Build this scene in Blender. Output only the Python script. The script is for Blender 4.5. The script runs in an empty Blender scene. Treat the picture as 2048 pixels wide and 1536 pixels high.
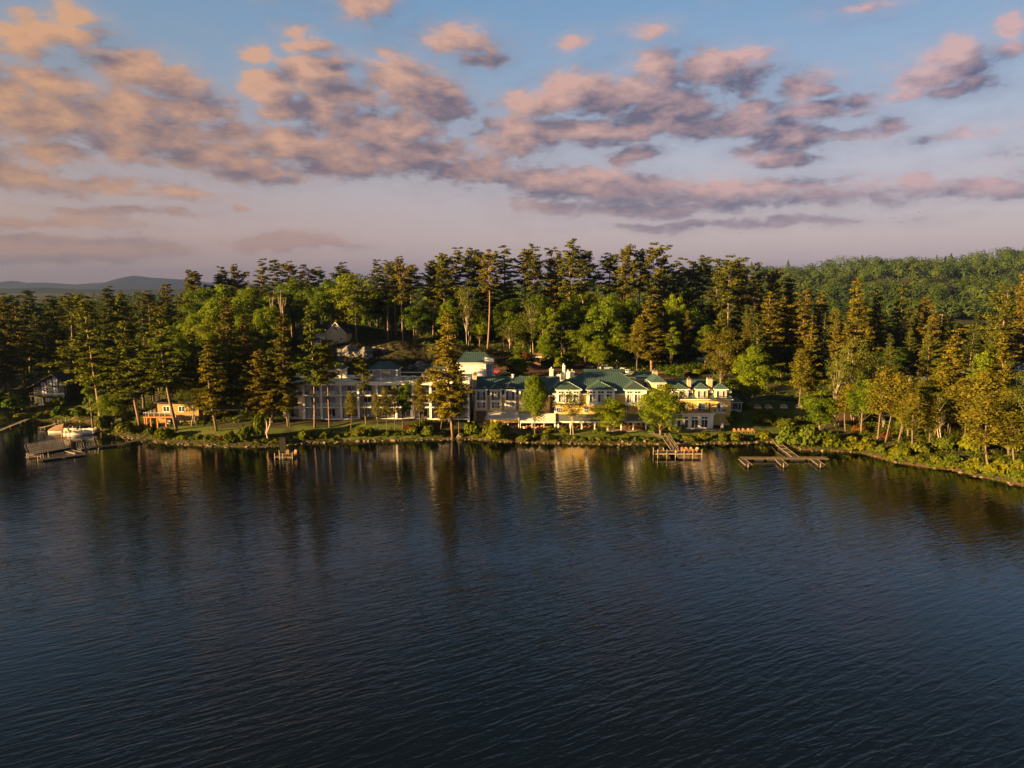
import bpy, bmesh, math, random
import numpy as np
from mathutils import Vector

random.seed(11)
rng = np.random.default_rng(11)
S = bpy.context.scene
COL = S.collection
R = math.radians

# ------------------------------------------------------------------ camera, sky, sun, exposure
F = 1409.0                    # focal length in photo pixels (2048 wide)
PITCH = R(7.8)
CAMZ = 38.0
CP, SP = math.cos(PITCH), math.sin(PITCH)
cam_d = bpy.data.cameras.new("camera")
cam_d.sensor_width = 36.0
cam_d.lens = 36.0 * F / 2048.0
cam_d.clip_start = 0.5
cam_d.clip_end = 40000.0
cam = bpy.data.objects.new("camera", cam_d)
cam.location = (0, 0, CAMZ)
cam.rotation_euler = (R(90) - PITCH, 0, 0)
COL.objects.link(cam)
S.camera = cam
S.view_settings.view_transform = 'Standard'
S.view_settings.look = 'None'
S.view_settings.gamma = 1.0
S.view_settings.use_curve_mapping = False
S.view_settings.exposure = 2.65
S.cycles.use_denoising = True
S.cycles.max_bounces = 6
S.cycles.diffuse_bounces = 2
S.cycles.glossy_bounces = 3
S.cycles.transmission_bounces = 3
S.cycles.transparent_max_bounces = 8
S.cycles.volume_bounces = 0

SUN = Vector((-0.888, -0.420, 0.188)).normalized()     # direction towards the sun
SUN_EL = math.asin(SUN.z)
sun_d = bpy.data.lights.new("sun", 'SUN')
sun_d.energy = 5.0
sun_d.angle = R(0.6)
sun_d.color = (1.0, 0.645, 0.245)
sun = bpy.data.objects.new("sun", sun_d)
sun.rotation_euler = SUN.to_track_quat('Z', 'Y').to_euler()
sun.location = (-200, -60, 120)
COL.objects.link(sun)


def ray(u, v):
    a, b = (u - 1024) / F, -(v - 768) / F
    return Vector((a, CP + b * SP, -SP + b * CP))


def at(u, v, Y):
    d = ray(u, v)
    t = Y / d.y
    return Vector((d.x * t, Y, CAMZ + d.z * t))


def at_z(u, v, z):
    d = ray(u, v)
    t = (z - CAMZ) / d.z
    return Vector((d.x * t, d.y * t, z))


def X(u, Y, z=8.0):
    return (u - 1024) / F * (Y * CP + (CAMZ - z) * SP)


def Zv(v, Y):
    return at(1024, v, Y).z


class NT:
    """small helper to write node trees as expressions"""
    def __init__(self, tree):
        self.t = tree

    def n(self, typ, **kw):
        nd = self.t.nodes.new(typ)
        for k, v in kw.items():
            setattr(nd, k, v)
        return nd

    def put(self, sock, v):
        if isinstance(v, bpy.types.NodeSocket):
            self.t.links.new(v, sock)
        elif v is not None:
            sock.default_value = v

    def m(self, op, a, b=None, c=None, clamp=False):
        nd = self.n('ShaderNodeMath', operation=op, use_clamp=clamp)
        for i, v in enumerate((a, b, c)):
            self.put(nd.inputs[i], v)
        return nd.outputs[0]

    def vm(self, op, a, b=None):
        nd = self.n('ShaderNodeVectorMath', operation=op)
        self.put(nd.inputs[0], a)
        if b is not None:
            self.put(nd.inputs[1], b)
        return nd.outputs[1] if op in ('LENGTH', 'DOT_PRODUCT', 'DISTANCE') else nd.outputs[0]

    def mix(self, f, a, b, blend='MIX'):
        nd = self.n('ShaderNodeMix', data_type='RGBA', blend_type=blend)
        nd.clamp_factor = True
        self.put(nd.inputs[0], f)
        self.put(nd.inputs[6], a if not isinstance(a, tuple) else (*a[:3], 1))
        self.put(nd.inputs[7], b if not isinstance(b, tuple) else (*b[:3], 1))
        return nd.outputs[2]

    def step(self, x, lo, hi, smooth=True):
        nd = self.n('ShaderNodeMapRange', interpolation_type='SMOOTHSTEP' if smooth else 'LINEAR')
        self.put(nd.inputs[0], x)
        nd.inputs[1].default_value, nd.inputs[2].default_value = lo, hi
        return nd.outputs[0]

    def noise(self, vec, scale, detail=3, rough=0.55, dist=0.0, out=0):
        nd = self.n('ShaderNodeTexNoise')
        self.put(nd.inputs['Vector'], vec)
        nd.inputs['Scale'].default_value = scale
        nd.inputs['Detail'].default_value = detail
        nd.inputs['Roughness'].default_value = rough
        nd.inputs['Distortion'].default_value = dist
        return nd.outputs[out]

    def ramp(self, f, stops):
        nd = self.n('ShaderNodeValToRGB')
        el = nd.color_ramp.elements
        while len(el) < len(stops):
            el.new(0.5)
        for e, (p, c) in zip(el, stops):
            e.position = p
            e.color = (*c, 1)
        self.put(nd.inputs[0], f)
        return nd.outputs[0]


# clouds: centre (photo pixel direction), half sizes in the same unit, weight
CLOUDS = [
    (130, 62, 80, 24, 1), (30, 85, 75, 36, 1), (150, 25, 40, 16, .7), (270, 140, 95, 36, 1), (350, 165, 70, 30, 1), (120, 168, 85, 32, 1),
    (0, 170, 50, 26, .9), (100, 230, 130, 48, 1.1), (250, 215, 100, 42, 1.1), (390, 218, 100, 34, 1), (300, 258, 120, 38, 1.1), (90, 296, 110, 30, 1),
    (240, 292, 90, 30, .9), (30, 350, 110, 28, .9), (190, 368, 140, 24, .9), (350, 385, 120, 14, .7), (520, 116, 34, 24, 1), (540, 178, 60, 40, 1.1), (565, 215, 70, 34, 1),
    (620, 148, 80, 36, 1.1), (690, 185, 85, 38, 1.1), (640, 218, 90, 38, 1), (790, 150, 85, 46, 1.2), (835, 185, 115, 48, 1.2), (880, 220, 80, 45, 1.1),
    (800, 255, 130, 48, 1.1), (700, 258, 110, 36, 1), (465, 262, 80, 32, 1.1), (430, 312, 90, 32, 1), (565, 292, 120, 48, 1.1), (680, 312, 140, 46, 1.1),
    (820, 302, 130, 44, 1.1), (930, 332, 120, 34, 1), (500, 342, 120, 26, 1), (1010, 352, 110, 26, 1), (735, 12, 65, 30, .9), (630, 98, 60, 14, .8), (595, 70, 36, 14, .6),
    (895, 82, 90, 32, .8), (955, 112, 50, 28, .8), (1155, 92, 34, 22, .8), (1285, 64, 58, 24, .7), (1310, 132, 75, 36, 1), (1440, 132, 85, 38, 1.15), (1500, 158, 60, 40, .9),
    (1130, 188, 95, 36, 1.1), (1060, 210, 80, 34, 1), (1235, 195, 130, 42, 1.15), (1330, 212, 115, 40, 1.1), (1050, 275, 120, 48, 1), (1165, 262, 140, 36, 1), (1280, 255, 110, 26, 1),
    (1375, 252, 90, 26, 1), (1445, 246, 85, 26, .9), (1520, 215, 50, 20, .8), (1590, 284, 120, 24, .9), (1560, 256, 90, 20, .8), (1670, 276, 70, 17, .7), (1280, 306, 56, 20, .8),
    (1480, 300, 56, 18, .8), (1560, 312, 100, 19, .8), (1645, 222, 80, 24, 1), (1725, 202, 46, 22, .9), (1810, 190, 60, 19, .9), (1850, 158, 80, 24, .9), (1900, 115, 50, 32, .8),
    (1895, 182, 80, 18, .7), (1612, 172, 62, 28, .8), (1655, 176, 34, 17, .8), (1770, 256, 55, 20, .7), (1900, 276, 90, 15, .7), (1090, 355, 220, 30, 1), (1200, 375, 260, 30, 1),
    (1450, 388, 290, 28, 1.05), (1655, 394, 190, 22, .9), (1350, 414, 260, 22, .9), (1100, 412, 120, 24, .8), (1840, 362, 70, 19, .8), (1965, 366, 80, 20, .8), (2040, 372, 50, 20, .8),
    (1500, 448, 270, 14, .75), (1300, 452, 150, 10, .6), (2020, 96, 44, 18, .8), (2040, 50, 26, 28, .8), (1725, 20, 70, 18, .6), (2030, 256, 40, 14, .7), (480, 411, 24, 9, .9),
    (560, 484, 120, 18, 1.3), (660, 491, 80, 9, 1.0), (100, 492, 240, 26, 1.6), (-60, 496, 200, 24, 1.5), (60, 440, 170, 14, .8), (250, 422, 170, 12, .6), (2300, 300, 200, 40, .9), (2500, 150, 160, 50, .9),
    (-250, 250, 230, 80, 1.1), (-300, 420, 260, 30, .9), (-150, 90, 140, 50, 1), (2350, 60, 120, 40, .8), (500, -120, 200, 60, .9), (1300, -150, 160, 50, .8), (1800, -110, 180, 40, .7),
]


def az_el(u, v):
    d = ray(u, v).normalized()
    return math.atan2(d.x, d.y), math.asin(d.z)


def cloud_group():
    g = bpy.data.node_groups.new("cloud_density", 'ShaderNodeTree')
    g.interface.new_socket("P", in_out='INPUT', socket_type='NodeSocketVector')
    g.interface.new_socket("D", in_out='OUTPUT', socket_type='NodeSocketFloat')
    k = NT(g)
    gi, go = k.n('NodeGroupInput'), k.n('NodeGroupOutput')
    P = gi.outputs[0]
    st = k.vm('MULTIPLY', P, (1.0, 2.1, 1.0))
    warp = k.noise(st, 9.0, 3, 0.6, out=1)
    warp = k.vm('MULTIPLY', k.vm('SUBTRACT', warp, (.5, .5, .5)), (.085, .040, 0))
    Q = k.vm('ADD', P, warp)
    tot = None
    for (u, v, rx, ry, w) in CLOUDS:
        a, e = az_el(u, v)
        q = k.vm('MULTIPLY', k.vm('SUBTRACT', Q, (a, e, 0)), (F / rx * .92, F / ry * .92, 0))
        ln = k.vm('LENGTH', q)
        b = k.m('MULTIPLY_ADD', ln, -0.70 * w, w * .70)
        if tot is None:
            tot = b
        else:
            nd = k.n('ShaderNodeMath', operation='SMOOTH_MAX')
            k.put(nd.inputs[0], tot)
            k.put(nd.inputs[1], b)
            nd.inputs[2].default_value = 0.12
            tot = nd.outputs[0]
    f1 = k.noise(st, 10.0, 9, 0.64)
    tot = k.m('MAXIMUM', tot, -0.42)
    f2 = k.noise(k.vm('MULTIPLY', P, (1.0, 1.7, 1.0)), 46.0, 6, 0.62, .4)
    D = k.m('ADD', tot, k.m('MULTIPLY', k.m('SUBTRACT', f1, 0.5), 1.35))
    D = k.m('ADD', D, k.m('MULTIPLY', k.m('SUBTRACT', f2, 0.5), .55))
    k.put(go.inputs[0], D)
    return g


def build_world():
    w = bpy.data.worlds.new("World")
    S.world = w
    w.use_nodes = True
    t = w.node_tree
    t.nodes.clear()
    k = NT(t)
    out = k.n('ShaderNodeOutputWorld')
    d = k.n('ShaderNodeTexCoord').outputs['Generated']
    sp = k.n('ShaderNodeSeparateXYZ')
    k.put(sp.inputs[0], d)
    x, y, z = sp.outputs
    az = k.m('ARCTAN2', x, y)
    el = k.m('ARCSINE', z)
    cb = k.n('ShaderNodeCombineXYZ')
    k.put(cb.inputs[0], az)
    k.put(cb.inputs[1], el)
    P = cb.outputs[0]
    G = cloud_group()

    def dens(p):
        nd = k.n('ShaderNodeGroup')
        nd.node_tree = G
        k.put(nd.inputs[0], p)
        return nd.outputs[0]
    D = dens(P)
    D2 = dens(k.vm('ADD', P, (-.034, .021, 0)))
    cov = k.m('MAXIMUM', k.step(D, -0.02, 0.44), k.m('MULTIPLY', k.step(D, -.45, .35), .26))
    warm = k.step(az, 0.45, -0.75, False)          # 1 towards the sun
    lit = k.m('ADD', k.m('MULTIPLY', k.m('SUBTRACT', D, D2), 1.2), .17)
    lit = k.m('ADD', lit, k.m('MULTIPLY', k.m('SUBTRACT', .50, D), .42))
    lit = k.m('ADD', lit, k.m('MULTIPLY', warm, .22), clamp=True)
    lit = k.m('ADD', lit, k.m('MULTIPLY', k.m('SUBTRACT', k.noise(k.vm('MULTIPLY', P, (1.0, 2.0, 1.0)), 30.0, 5, .65, .5), .5), .75), clamp=True)
    low = k.step(el, 0.02, 0.16)
    clit = k.mix(warm, (.66, .42, .40), (.70, .36, .155))
    cshd = k.mix(warm, (.118, .112, .178), (.225, .150, .150))
    ccol = k.mix(lit, cshd, clit)
    cools = k.mix(warm, (.215, .185, .245), (.225, .165, .170))
    ccol = k.mix(k.m('MULTIPLY', k.m('SUBTRACT', 1.0, low), .62), ccol, cools)
    eld = k.m('DIVIDE', el, 1.5708, clamp=True)
    grad = k.ramp(eld, [(0.0, (.560, .400, .395)), (.045, (.580, .445, .440)), (.10, (.480, .460, .530)), (.17, (.285, .385, .535)),
                        (.235, (.170, .320, .520)), (.34, (.056, .086, .112)), (1.0, (.015, .032, .055))])
    gwarm = k.ramp(eld, [(0.0, (.430, .260, .240)), (.045, (.460, .300, .270)), (.10, (.390, .320, .315)), (.17, (.225, .295, .375)),
                         (.235, (.150, .265, .400)), (.34, (.052, .080, .104)), (1.0, (.015, .032, .055))])
    base = k.mix(k.m('POWER', warm, 1.6), grad, gwarm)
    sky = k.n('ShaderNodeTexSky', sky_type='NISHITA')
    sky.sun_disc = False
    sky.sun_elevation = SUN_EL
    sky.sun_rotation = math.atan2(SUN.x, SUN.y)
    sky.dust_density = 1.5
    b1 = k.n('ShaderNodeBackground')
    k.put(b1.inputs[0], sky.outputs[0])
    b1.inputs[1].default_value = 0.05
    b2 = k.n('ShaderNodeBackground')
    k.put(b2.inputs[0], base)
    b2.inputs[1].default_value = 0.165
    m1 = k.n('ShaderNodeMixShader')
    m1.inputs[0].default_value = 0.92
    k.put(m1.inputs[1], b1.outputs[0])
    k.put(m1.inputs[2], b2.outputs[0])
    b3 = k.n('ShaderNodeBackground')
    k.put(b3.inputs[0], ccol)
    b3.inputs[1].default_value = 0.165
    m2 = k.n('ShaderNodeMixShader')
    k.put(m2.inputs[0], k.m('MULTIPLY', cov, k.m('MULTIPLY_ADD', low, .30, .62)))
    k.put(m2.inputs[1], m1.outputs[0])
    k.put(m2.inputs[2], b3.outputs[0])
    k.put(out.inputs[0], m2.outputs[0])
    w.cycles.sampling_method = 'MANUAL'
    w.cycles.sample_map_resolution = 256


build_world()

# ------------------------------------------------------------------ helpers: objects and meshes
def tag(o, label=None, cat=None, group=None, kind=None):
    if label: o['label'] = label
    if cat: o['category'] = cat
    if group: o['group'] = group
    if kind: o['kind'] = kind
    return o


def thing(name, label, cat, loc=(0, 0, 0), rz=0.0, group=None):
    o = bpy.data.objects.new(name, None)
    o.empty_display_size = 0.5
    o.location = loc
    o.rotation_euler = (0, 0, rz)
    COL.objects.link(o)
    return tag(o, label, cat, group)


def base_of(o):
    p = Vector((0, 0, 0))
    while o is not None:
        p += o.location
        o = o.parent
    return p


def copy_tree(o, parent=None):
    c = o.copy()
    COL.objects.link(c)
    c.parent = parent
    for ch in list(o.children):
        copy_tree(ch, c)
    return c


class MB:
    def __init__(self):
        self.v, self.f = [], []

    def add(self, vs, fs):
        o = len(self.v)
        self.v += [tuple(p) for p in vs]
        self.f += [tuple(i + o for i in f) for f in fs]
        return self

    def box(self, x0, x1, y0, y1, z0, z1):
        return self.add([(x0, y0, z0), (x1, y0, z0), (x1, y1, z0), (x0, y1, z0), (x0, y0, z1), (x1, y0, z1), (x1, y1, z1), (x0, y1, z1)],
                        [(0, 3, 2, 1), (4, 5, 6, 7), (0, 1, 5, 4), (1, 2, 6, 5), (2, 3, 7, 6), (3, 0, 4, 7)])

    def poly(self, pts):
        return self.add(pts, [tuple(range(len(pts)))])

    def slab(self, pts, dz):
        """polygon (counter-clockwise from above) with thickness dz downwards"""
        n = len(pts)
        lo = [(p[0], p[1], p[2] - dz) for p in pts]
        fs = [tuple(range(n)), tuple(range(2 * n - 1, n - 1, -1))]
        fs += [(i, i + n, (i + 1) % n + n, (i + 1) % n) for i in range(n)]
        return self.add(list(pts) + lo, fs)

    def extrude_y(self, pts, y0, y1):
        """polygon in x-z, extruded from y0 to y1"""
        n = len(pts)
        a = [(p[0], y0, p[1]) for p in pts]
        b = [(p[0], y1, p[1]) for p in pts]
        fs = [tuple(range(n)), tuple(range(2 * n - 1, n - 1, -1))]
        fs += [(i, i + n, (i + 1) % n + n, (i + 1) % n) for i in range(n)]
        return self.add(a + b, fs)

    def tube(self, p0, p1, r0, r1=None, n=6, cap=True):
        r1 = r0 if r1 is None else r1
        p0, p1 = Vector(p0), Vector(p1)
        d = (p1 - p0)
        if d.length < 1e-6:
            return self
        d.normalize()
        a = d.orthogonal().normalized()
        b = d.cross(a)
        vs = []
        for p, r in ((p0, r0), (p1, r1)):
            for i in range(n):
                t = 2 * math.pi * i / n
                vs.append(p + a * (math.cos(t) * r) + b * (math.sin(t) * r))
        fs = [(i, (i + 1) % n, (i + 1) % n + n, i + n) for i in range(n)]
        if cap:
            fs += [tuple(range(n - 1, -1, -1)), tuple(range(n, 2 * n))]
        return self.add(vs, fs)

    def path(self, pts, r, n=6):
        """one tube along a list of points; r may be a list"""
        rs = r if isinstance(r, (list, tuple)) else [r] * len(pts)
        pts = [Vector(p) for p in pts]
        vs, fs = [], []
        for i, p in enumerate(pts):
            d = (pts[min(i + 1, len(pts) - 1)] - pts[max(i - 1, 0)]).normalized()
            a = d.cross(Vector((0.31, 0.95, 0.03))).normalized()
            b = d.cross(a)
            for j in range(n):
                t = 2 * math.pi * j / n
                vs.append(p + a * (math.cos(t) * rs[i]) + b * (math.sin(t) * rs[i]))
        for i in range(len(pts) - 1):
            for j in range(n):
                fs.append((i * n + j, i * n + (j + 1) % n, (i + 1) * n + (j + 1) % n, (i + 1) * n + j))
        fs.append(tuple(range(n - 1, -1, -1)))
        fs.append(tuple(range((len(pts) - 1) * n, len(pts) * n)))
        return self.add(vs, fs)

    def lathe(self, prof, c=(0, 0, 0), n=10):
        vs, fs = [], []
        for (r, z) in prof:
            for j in range(n):
                t = 2 * math.pi * j / n
                vs.append((c[0] + math.cos(t) * r, c[1] + math.sin(t) * r, c[2] + z))
        for i in range(len(prof) - 1):
            for j in range(n):
                fs.append((i * n + j, i * n + (j + 1) % n, (i + 1) * n + (j + 1) % n, (i + 1) * n + j))
        fs.append(tuple(range(n - 1, -1, -1)))
        fs.append(tuple(range((len(prof) - 1) * n, len(prof) * n)))
        return self.add(vs, fs)

    def mesh(self, name, off=(0, 0, 0)):
        me = bpy.data.meshes.new(name)
        me.from_pydata([(p[0] - off[0], p[1] - off[1], p[2] - off[2]) for p in self.v], [], self.f)
        me.update()
        bm = bmesh.new()
        bm.from_mesh(me)
        bmesh.ops.recalc_face_normals(bm, faces=bm.faces)
        bm.to_mesh(me)
        bm.free()
        return me

    def build(self, name, mat, parent=None, smooth=False, label=None):
        off = base_of(parent) if parent else Vector((0, 0, 0))
        me = self.mesh(name, off)
        me.materials.append(mat)
        if smooth:
            me.polygons.foreach_set('use_smooth', [True] * len(me.polygons))
        o = bpy.data.objects.new(name, me)
        COL.objects.link(o)
        o.parent = parent
        if label: o['label'] = label
        return o


def ob(name, me, parent=None, loc=(0, 0, 0)):
    o = bpy.data.objects.new(name, me)
    COL.objects.link(o)
    o.parent = parent
    o.location = loc
    return o


# ------------------------------------------------------------------ materials
def mat(name, col, rough=0.7, var=0.18, scale=1.5, bump=0.0, bscale=8.0, spec=0.3, metal=0.0, col2=None, stretch=None):
    m = bpy.data.materials.new(name)
    m.use_nodes = True
    k = NT(m.node_tree)
    bs = m.node_tree.nodes['Principled BSDF']
    co = k.n('ShaderNodeTexCoord').outputs['Object']
    if stretch:
        co = k.vm('MULTIPLY', co, stretch)
    f = k.noise(co, scale, 5, 0.6)
    f2 = k.noise(co, scale * 7, 3, 0.6)
    f = k.m('ADD', k.m('MULTIPLY', f, .65), k.m('MULTIPLY', f2, .35))
    f = k.step(f, .32, .68, False)
    dark = tuple(c * (1 - var) for c in col)
    lite = tuple(min(1, c * (1 + var)) for c in (col2 or col))
    oi = k.n('ShaderNodeObjectInfo').outputs['Random']
    c = k.mix(f, dark, lite)
    c = k.mix(k.m('MULTIPLY', oi, .25), c, tuple(x * .8 for x in dark))
    k.put(bs.inputs['Base Color'], c)
    bs.inputs['Roughness'].default_value = rough
    bs.inputs['Specular IOR Level'].default_value = spec
    bs.inputs['Metallic'].default_value = metal
    if bump:
        bn = k.n('ShaderNodeBump')
        bn.inputs['Distance'].default_value = bump
        k.put(bn.inputs['Height'], k.noise(co, bscale, 4, 0.6))
        k.put(bs.inputs['Normal'], bn.outputs[0])
    return m


def siding(name, col, pitch=0.16, var=.1, rough=.6):
    """painted clapboard: narrow horizontal laps in relief"""
    m = mat(name, col, rough, var, .8)
    k = NT(m.node_tree)
    bs = m.node_tree.nodes['Principled BSDF']
    g = k.n('ShaderNodeNewGeometry').outputs['Position']
    sp = k.n('ShaderNodeSeparateXYZ')
    k.put(sp.inputs[0], g)
    h = k.m('SUBTRACT', 1.0, k.m('FRACT', k.m('DIVIDE', sp.outputs[2], pitch)))
    bn = k.n('ShaderNodeBump')
    bn.inputs['Distance'].default_value = 0.02
    k.put(bn.inputs['Height'], h)
    k.put(bs.inputs['Normal'], bn.outputs[0])
    return m


def leafmat(name, c1, c2, trans=0.35, c3=None):
    m = bpy.data.materials.new(name)
    m.use_nodes = True
    t = m.node_tree
    t.nodes.clear()
    k = NT(t)
    out = k.n('ShaderNodeOutputMaterial')
    a = k.n('ShaderNodeAttribute', attribute_name='tint').outputs['Fac']
    oi = k.n('ShaderNodeObjectInfo').outputs['Random']
    f = k.m('ADD', k.m('MULTIPLY', a, .6), k.m('MULTIPLY', oi, .4), clamp=True)
    c = k.mix(f, c1, c2)
    if c3:
        r2 = k.m('FRACT', k.m('MULTIPLY', oi, 7.31))
        c = k.mix(k.m('MULTIPLY', k.step(r2, .45, 1.0), .75), c, c3)
    di = k.n('ShaderNodeBsdfDiffuse')
    tr = k.n('ShaderNodeBsdfTranslucent')
    k.put(di.inputs[0], c)
    k.put(tr.inputs[0], c)
    mx = k.n('ShaderNodeMixShader')
    mx.inputs[0].default_value = trans
    k.put(mx.inputs[1], di.outputs[0])
    k.put(mx.inputs[2], tr.outputs[0])
    k.put(out.inputs[0], mx.outputs[0])
    return m


def glassmat(name, col, rough=0.06, spec=.7):
    m = bpy.data.materials.new(name)
    m.use_nodes = True
    k = NT(m.node_tree)
    bs = m.node_tree.nodes['Principled BSDF']
    co = k.n('ShaderNodeTexCoord').outputs['Object']
    oi = k.n('ShaderNodeObjectInfo').outputs['Random']
    f = k.noise(k.vm('ADD', co, k.vm('MULTIPLY', (40., 13., 7.), oi) if False else co), 1.2, 2)
    k.put(bs.inputs['Base Color'], k.mix(k.m('MULTIPLY', k.m('ADD', f, oi), .6), col, tuple(c * 2.6 for c in col)))
    bs.inputs['Roughness'].default_value = rough
    bs.inputs['Specular IOR Level'].default_value = spec
    return m


def clearglass(name):
    m = bpy.data.materials.new(name)
    m.use_nodes = True
    t = m.node_tree
    t.nodes.clear()
    k = NT(t)
    out = k.n('ShaderNodeOutputMaterial')
    tr = k.n('ShaderNodeBsdfTransparent')
    tr.inputs[0].default_value = (.80, .86, .85, 1)
    gl = k.n('ShaderNodeBsdfGlossy')
    gl.inputs['Roughness'].default_value = .08
    gl.inputs[0].default_value = (.8, .85, .85, 1)
    fr = k.n('ShaderNodeFresnel')
    fr.inputs[0].default_value = 1.5
    mx = k.n('ShaderNodeMixShader')
    k.put(mx.inputs[0], k.m('ADD', fr.outputs[0], .12, clamp=True))
    k.put(mx.inputs[1], tr.outputs[0])
    k.put(mx.inputs[2], gl.outputs[0])
    k.put(out.inputs[0], mx.outputs[0])
    return m


M = {
    'white': mat('white_paint', (.72, .665, .59), .55, .06, .6),
    'stucco': mat('white_stucco', (.56, .50, .48), .8, .08, .5, .01, 6),
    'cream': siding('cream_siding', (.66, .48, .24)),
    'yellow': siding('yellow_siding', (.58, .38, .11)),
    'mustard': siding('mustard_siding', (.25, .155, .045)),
    'beige': siding('beige_siding', (.50, .36, .20)),
    'roof': mat('green_standing_seam_metal', (.044, .078, .072), .38, .14, .5, spec=.6),
    'darkroof': mat('dark_shingle', (.022, .022, .026), .8, .3, 3, .01, 12),
    'greyroof': mat('blue_grey_roof', (.06, .075, .10), .7, .2, 2),
    'porchroof': mat('weathered_shingle', (.10, .11, .10), .8, .2, 2.5, .01, 10),
    'glass': glassmat('window_glass', (.016, .020, .026)),
    'curtain': glassmat('curtained_glass', (.14, .13, .145), .2, .5),
    'rail': clearglass('railing_glass'),
    'darktimber': mat('dark_stained_timber', (.022, .016, .013), .7, .3, 2),
    'redtimber': mat('orange_cedar_boards', (.36, .12, .035), .6, .25, 1.2, stretch=(1, 1, 6)),
    'brown': mat('brown_boards', (.16, .085, .045), .75, .25, 2),
    'brick': mat('tan_brick', (.42, .27, .17), .85, .2, 4, .01, 10),
    'deck': mat('weathered_dock_boards', (.030, .022, .018), .8, .35, 1.5, .005, 10, stretch=(1, 5, 1)),
    'dockedge': mat('pale_dock_fender', (.25, .185, .13), .6, .2, 2),
    'alu': mat('galvanised_tube', (.32, .28, .25), .4, .12, 2, metal=.35, spec=.5),
    'float': mat('black_float', (.02, .02, .022), .6, .2, 3),
    'adirondack': mat('golden_cedar_chair', (.30, .155, .065), .6, .2, 4),
    'wicker': mat('orange_wicker', (.34, .14, .045), .7, .25, 6),
    'canvas': mat('white_canvas', (.58, .52, .46), .8, .06, .7, .02, 1.2),
    'parasol': mat('tan_canvas', (.52, .40, .26), .8, .1, 2),
    'bark': mat('grey_brown_bark', (.105, .075, .052), .9, .35, 2, .03, 5, stretch=(3, 3, .5)),
    'pinebark': mat('reddish_pine_bark', (.15, .092, .060), .9, .35, 1.6, .03, 5, stretch=(3, 3, .5)),
    'birchbark': mat('pale_birch_bark', (.30, .23, .17), .8, .3, 2, stretch=(1, 1, 4)),
    'deadwood': mat('bleached_deadwood', (.34, .24, .17), .85, .3, 2, stretch=(3, 3, .5)),
    'pole': mat('weathered_pole_wood', (.28, .19, .12), .85, .25, 2, stretch=(4, 4, .4)),
    'wire': mat('cable_black', (.05, .045, .04), .6, .1),
    'rock': mat('grey_granite', (.105, .098, .095), .9, .45, .5, .12, 1.4, col2=(.13, .12, .115)),
    'stone': mat('shore_stone', (.125, .090, .065), .9, .4, 1.2, .05, 3),
    'asphalt': mat('worn_asphalt', (.075, .068, .066), .9, .25, .6, .01, 8),
    'redgravel': mat('red_gravel', (.24, .12, .075), .95, .25, .8, .02, 6),
    'paving': mat('terrace_paving', (.20, .155, .12), .85, .2, 1.0),
    'tyre': mat('tyre_rubber', (.015, .015, .015), .8, .1),
    'bird': mat('dark_feathers', (.02, .02, .024), .8, .2, 8),
    'red': mat('red_fabric', (.35, .03, .03), .6, .1),
    'steel': mat('rooftop_unit_metal', (.52, .50, .49), .45, .12, 2, metal=.2),
}
L = {
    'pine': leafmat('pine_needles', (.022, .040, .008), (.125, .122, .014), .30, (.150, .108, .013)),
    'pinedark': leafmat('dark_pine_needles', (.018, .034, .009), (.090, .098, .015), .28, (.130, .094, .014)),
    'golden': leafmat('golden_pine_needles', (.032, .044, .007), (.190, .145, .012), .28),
    'olivegold': leafmat('olive_gold_needles', (.026, .046, .007), (.150, .152, .013), .30),
    'maple': leafmat('bright_green_leaves', (.030, .064, .005), (.165, .195, .010), .38),
    'oak': leafmat('mid_green_leaves', (.022, .052, .006), (.110, .145, .011), .36, (.155, .158, .012)),
    'birch': leafmat('pale_birch_leaves', (.038, .058, .010), (.125, .122, .020), .34),
    'cedar': leafmat('cedar_sprays', (.032, .040, .006), (.155, .122, .011), .22),
    'spruce': leafmat('spruce_needles', (.016, .034, .016), (.050, .066, .022), .2),
    'shrub': leafmat('shrub_leaves', (.024, .044, .005), (.150, .138, .010), .30, (.060, .085, .012)),
    'russet': leafmat('russet_shrub_leaves', (.085, .030, .010), (.170, .070, .018), .3),
    'dead': leafmat('brown_dead_needles', (.10, .045, .016), (.19, .095, .03), .2),
    'brush': leafmat('dry_brush', (.016, .016, .008), (.060, .044, .018), .2),
    'far': leafmat('far_forest_leaves', (.010, .026, .006), (.056, .074, .012), .2),
}

# ------------------------------------------------------------------ terrain and water
SHORE_PX = [(0, 850), (60, 843), (130, 842), (178, 846), (206, 862), (240, 872), (282, 881), (330, 887), (420, 893), (500, 895), (552, 893), (600, 888),
            (700, 884), (762, 882), (850, 880), (940, 879), (1000, 883), (1060, 886), (1200, 889), (1300, 889), (1400, 888), (1480, 887), (1540, 884), (1562, 893),
            (1600, 900), (1660, 903), (1720, 906), (1790, 925), (1850, 935), (1900, 940), (1960, 954), (2048, 973)]
shore = [(p.x, p.y) for p in (at_z(u, v, 0) for u, v in SHORE_PX)]
shore = [(-3000, 60), (-600, 120), (-330, 142), (-235, 156), (-192, 170), (-168, 184)] + shore + [(112, 112), (126, 88), (150, 45), (200, -10), (420, -220), (3000, -900)]
LAND = np.array(shore + [(12000, -900), (12000, 12000), (-12000, 12000), (-12000, 60)])
SHORE = np.array(shore)


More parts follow.
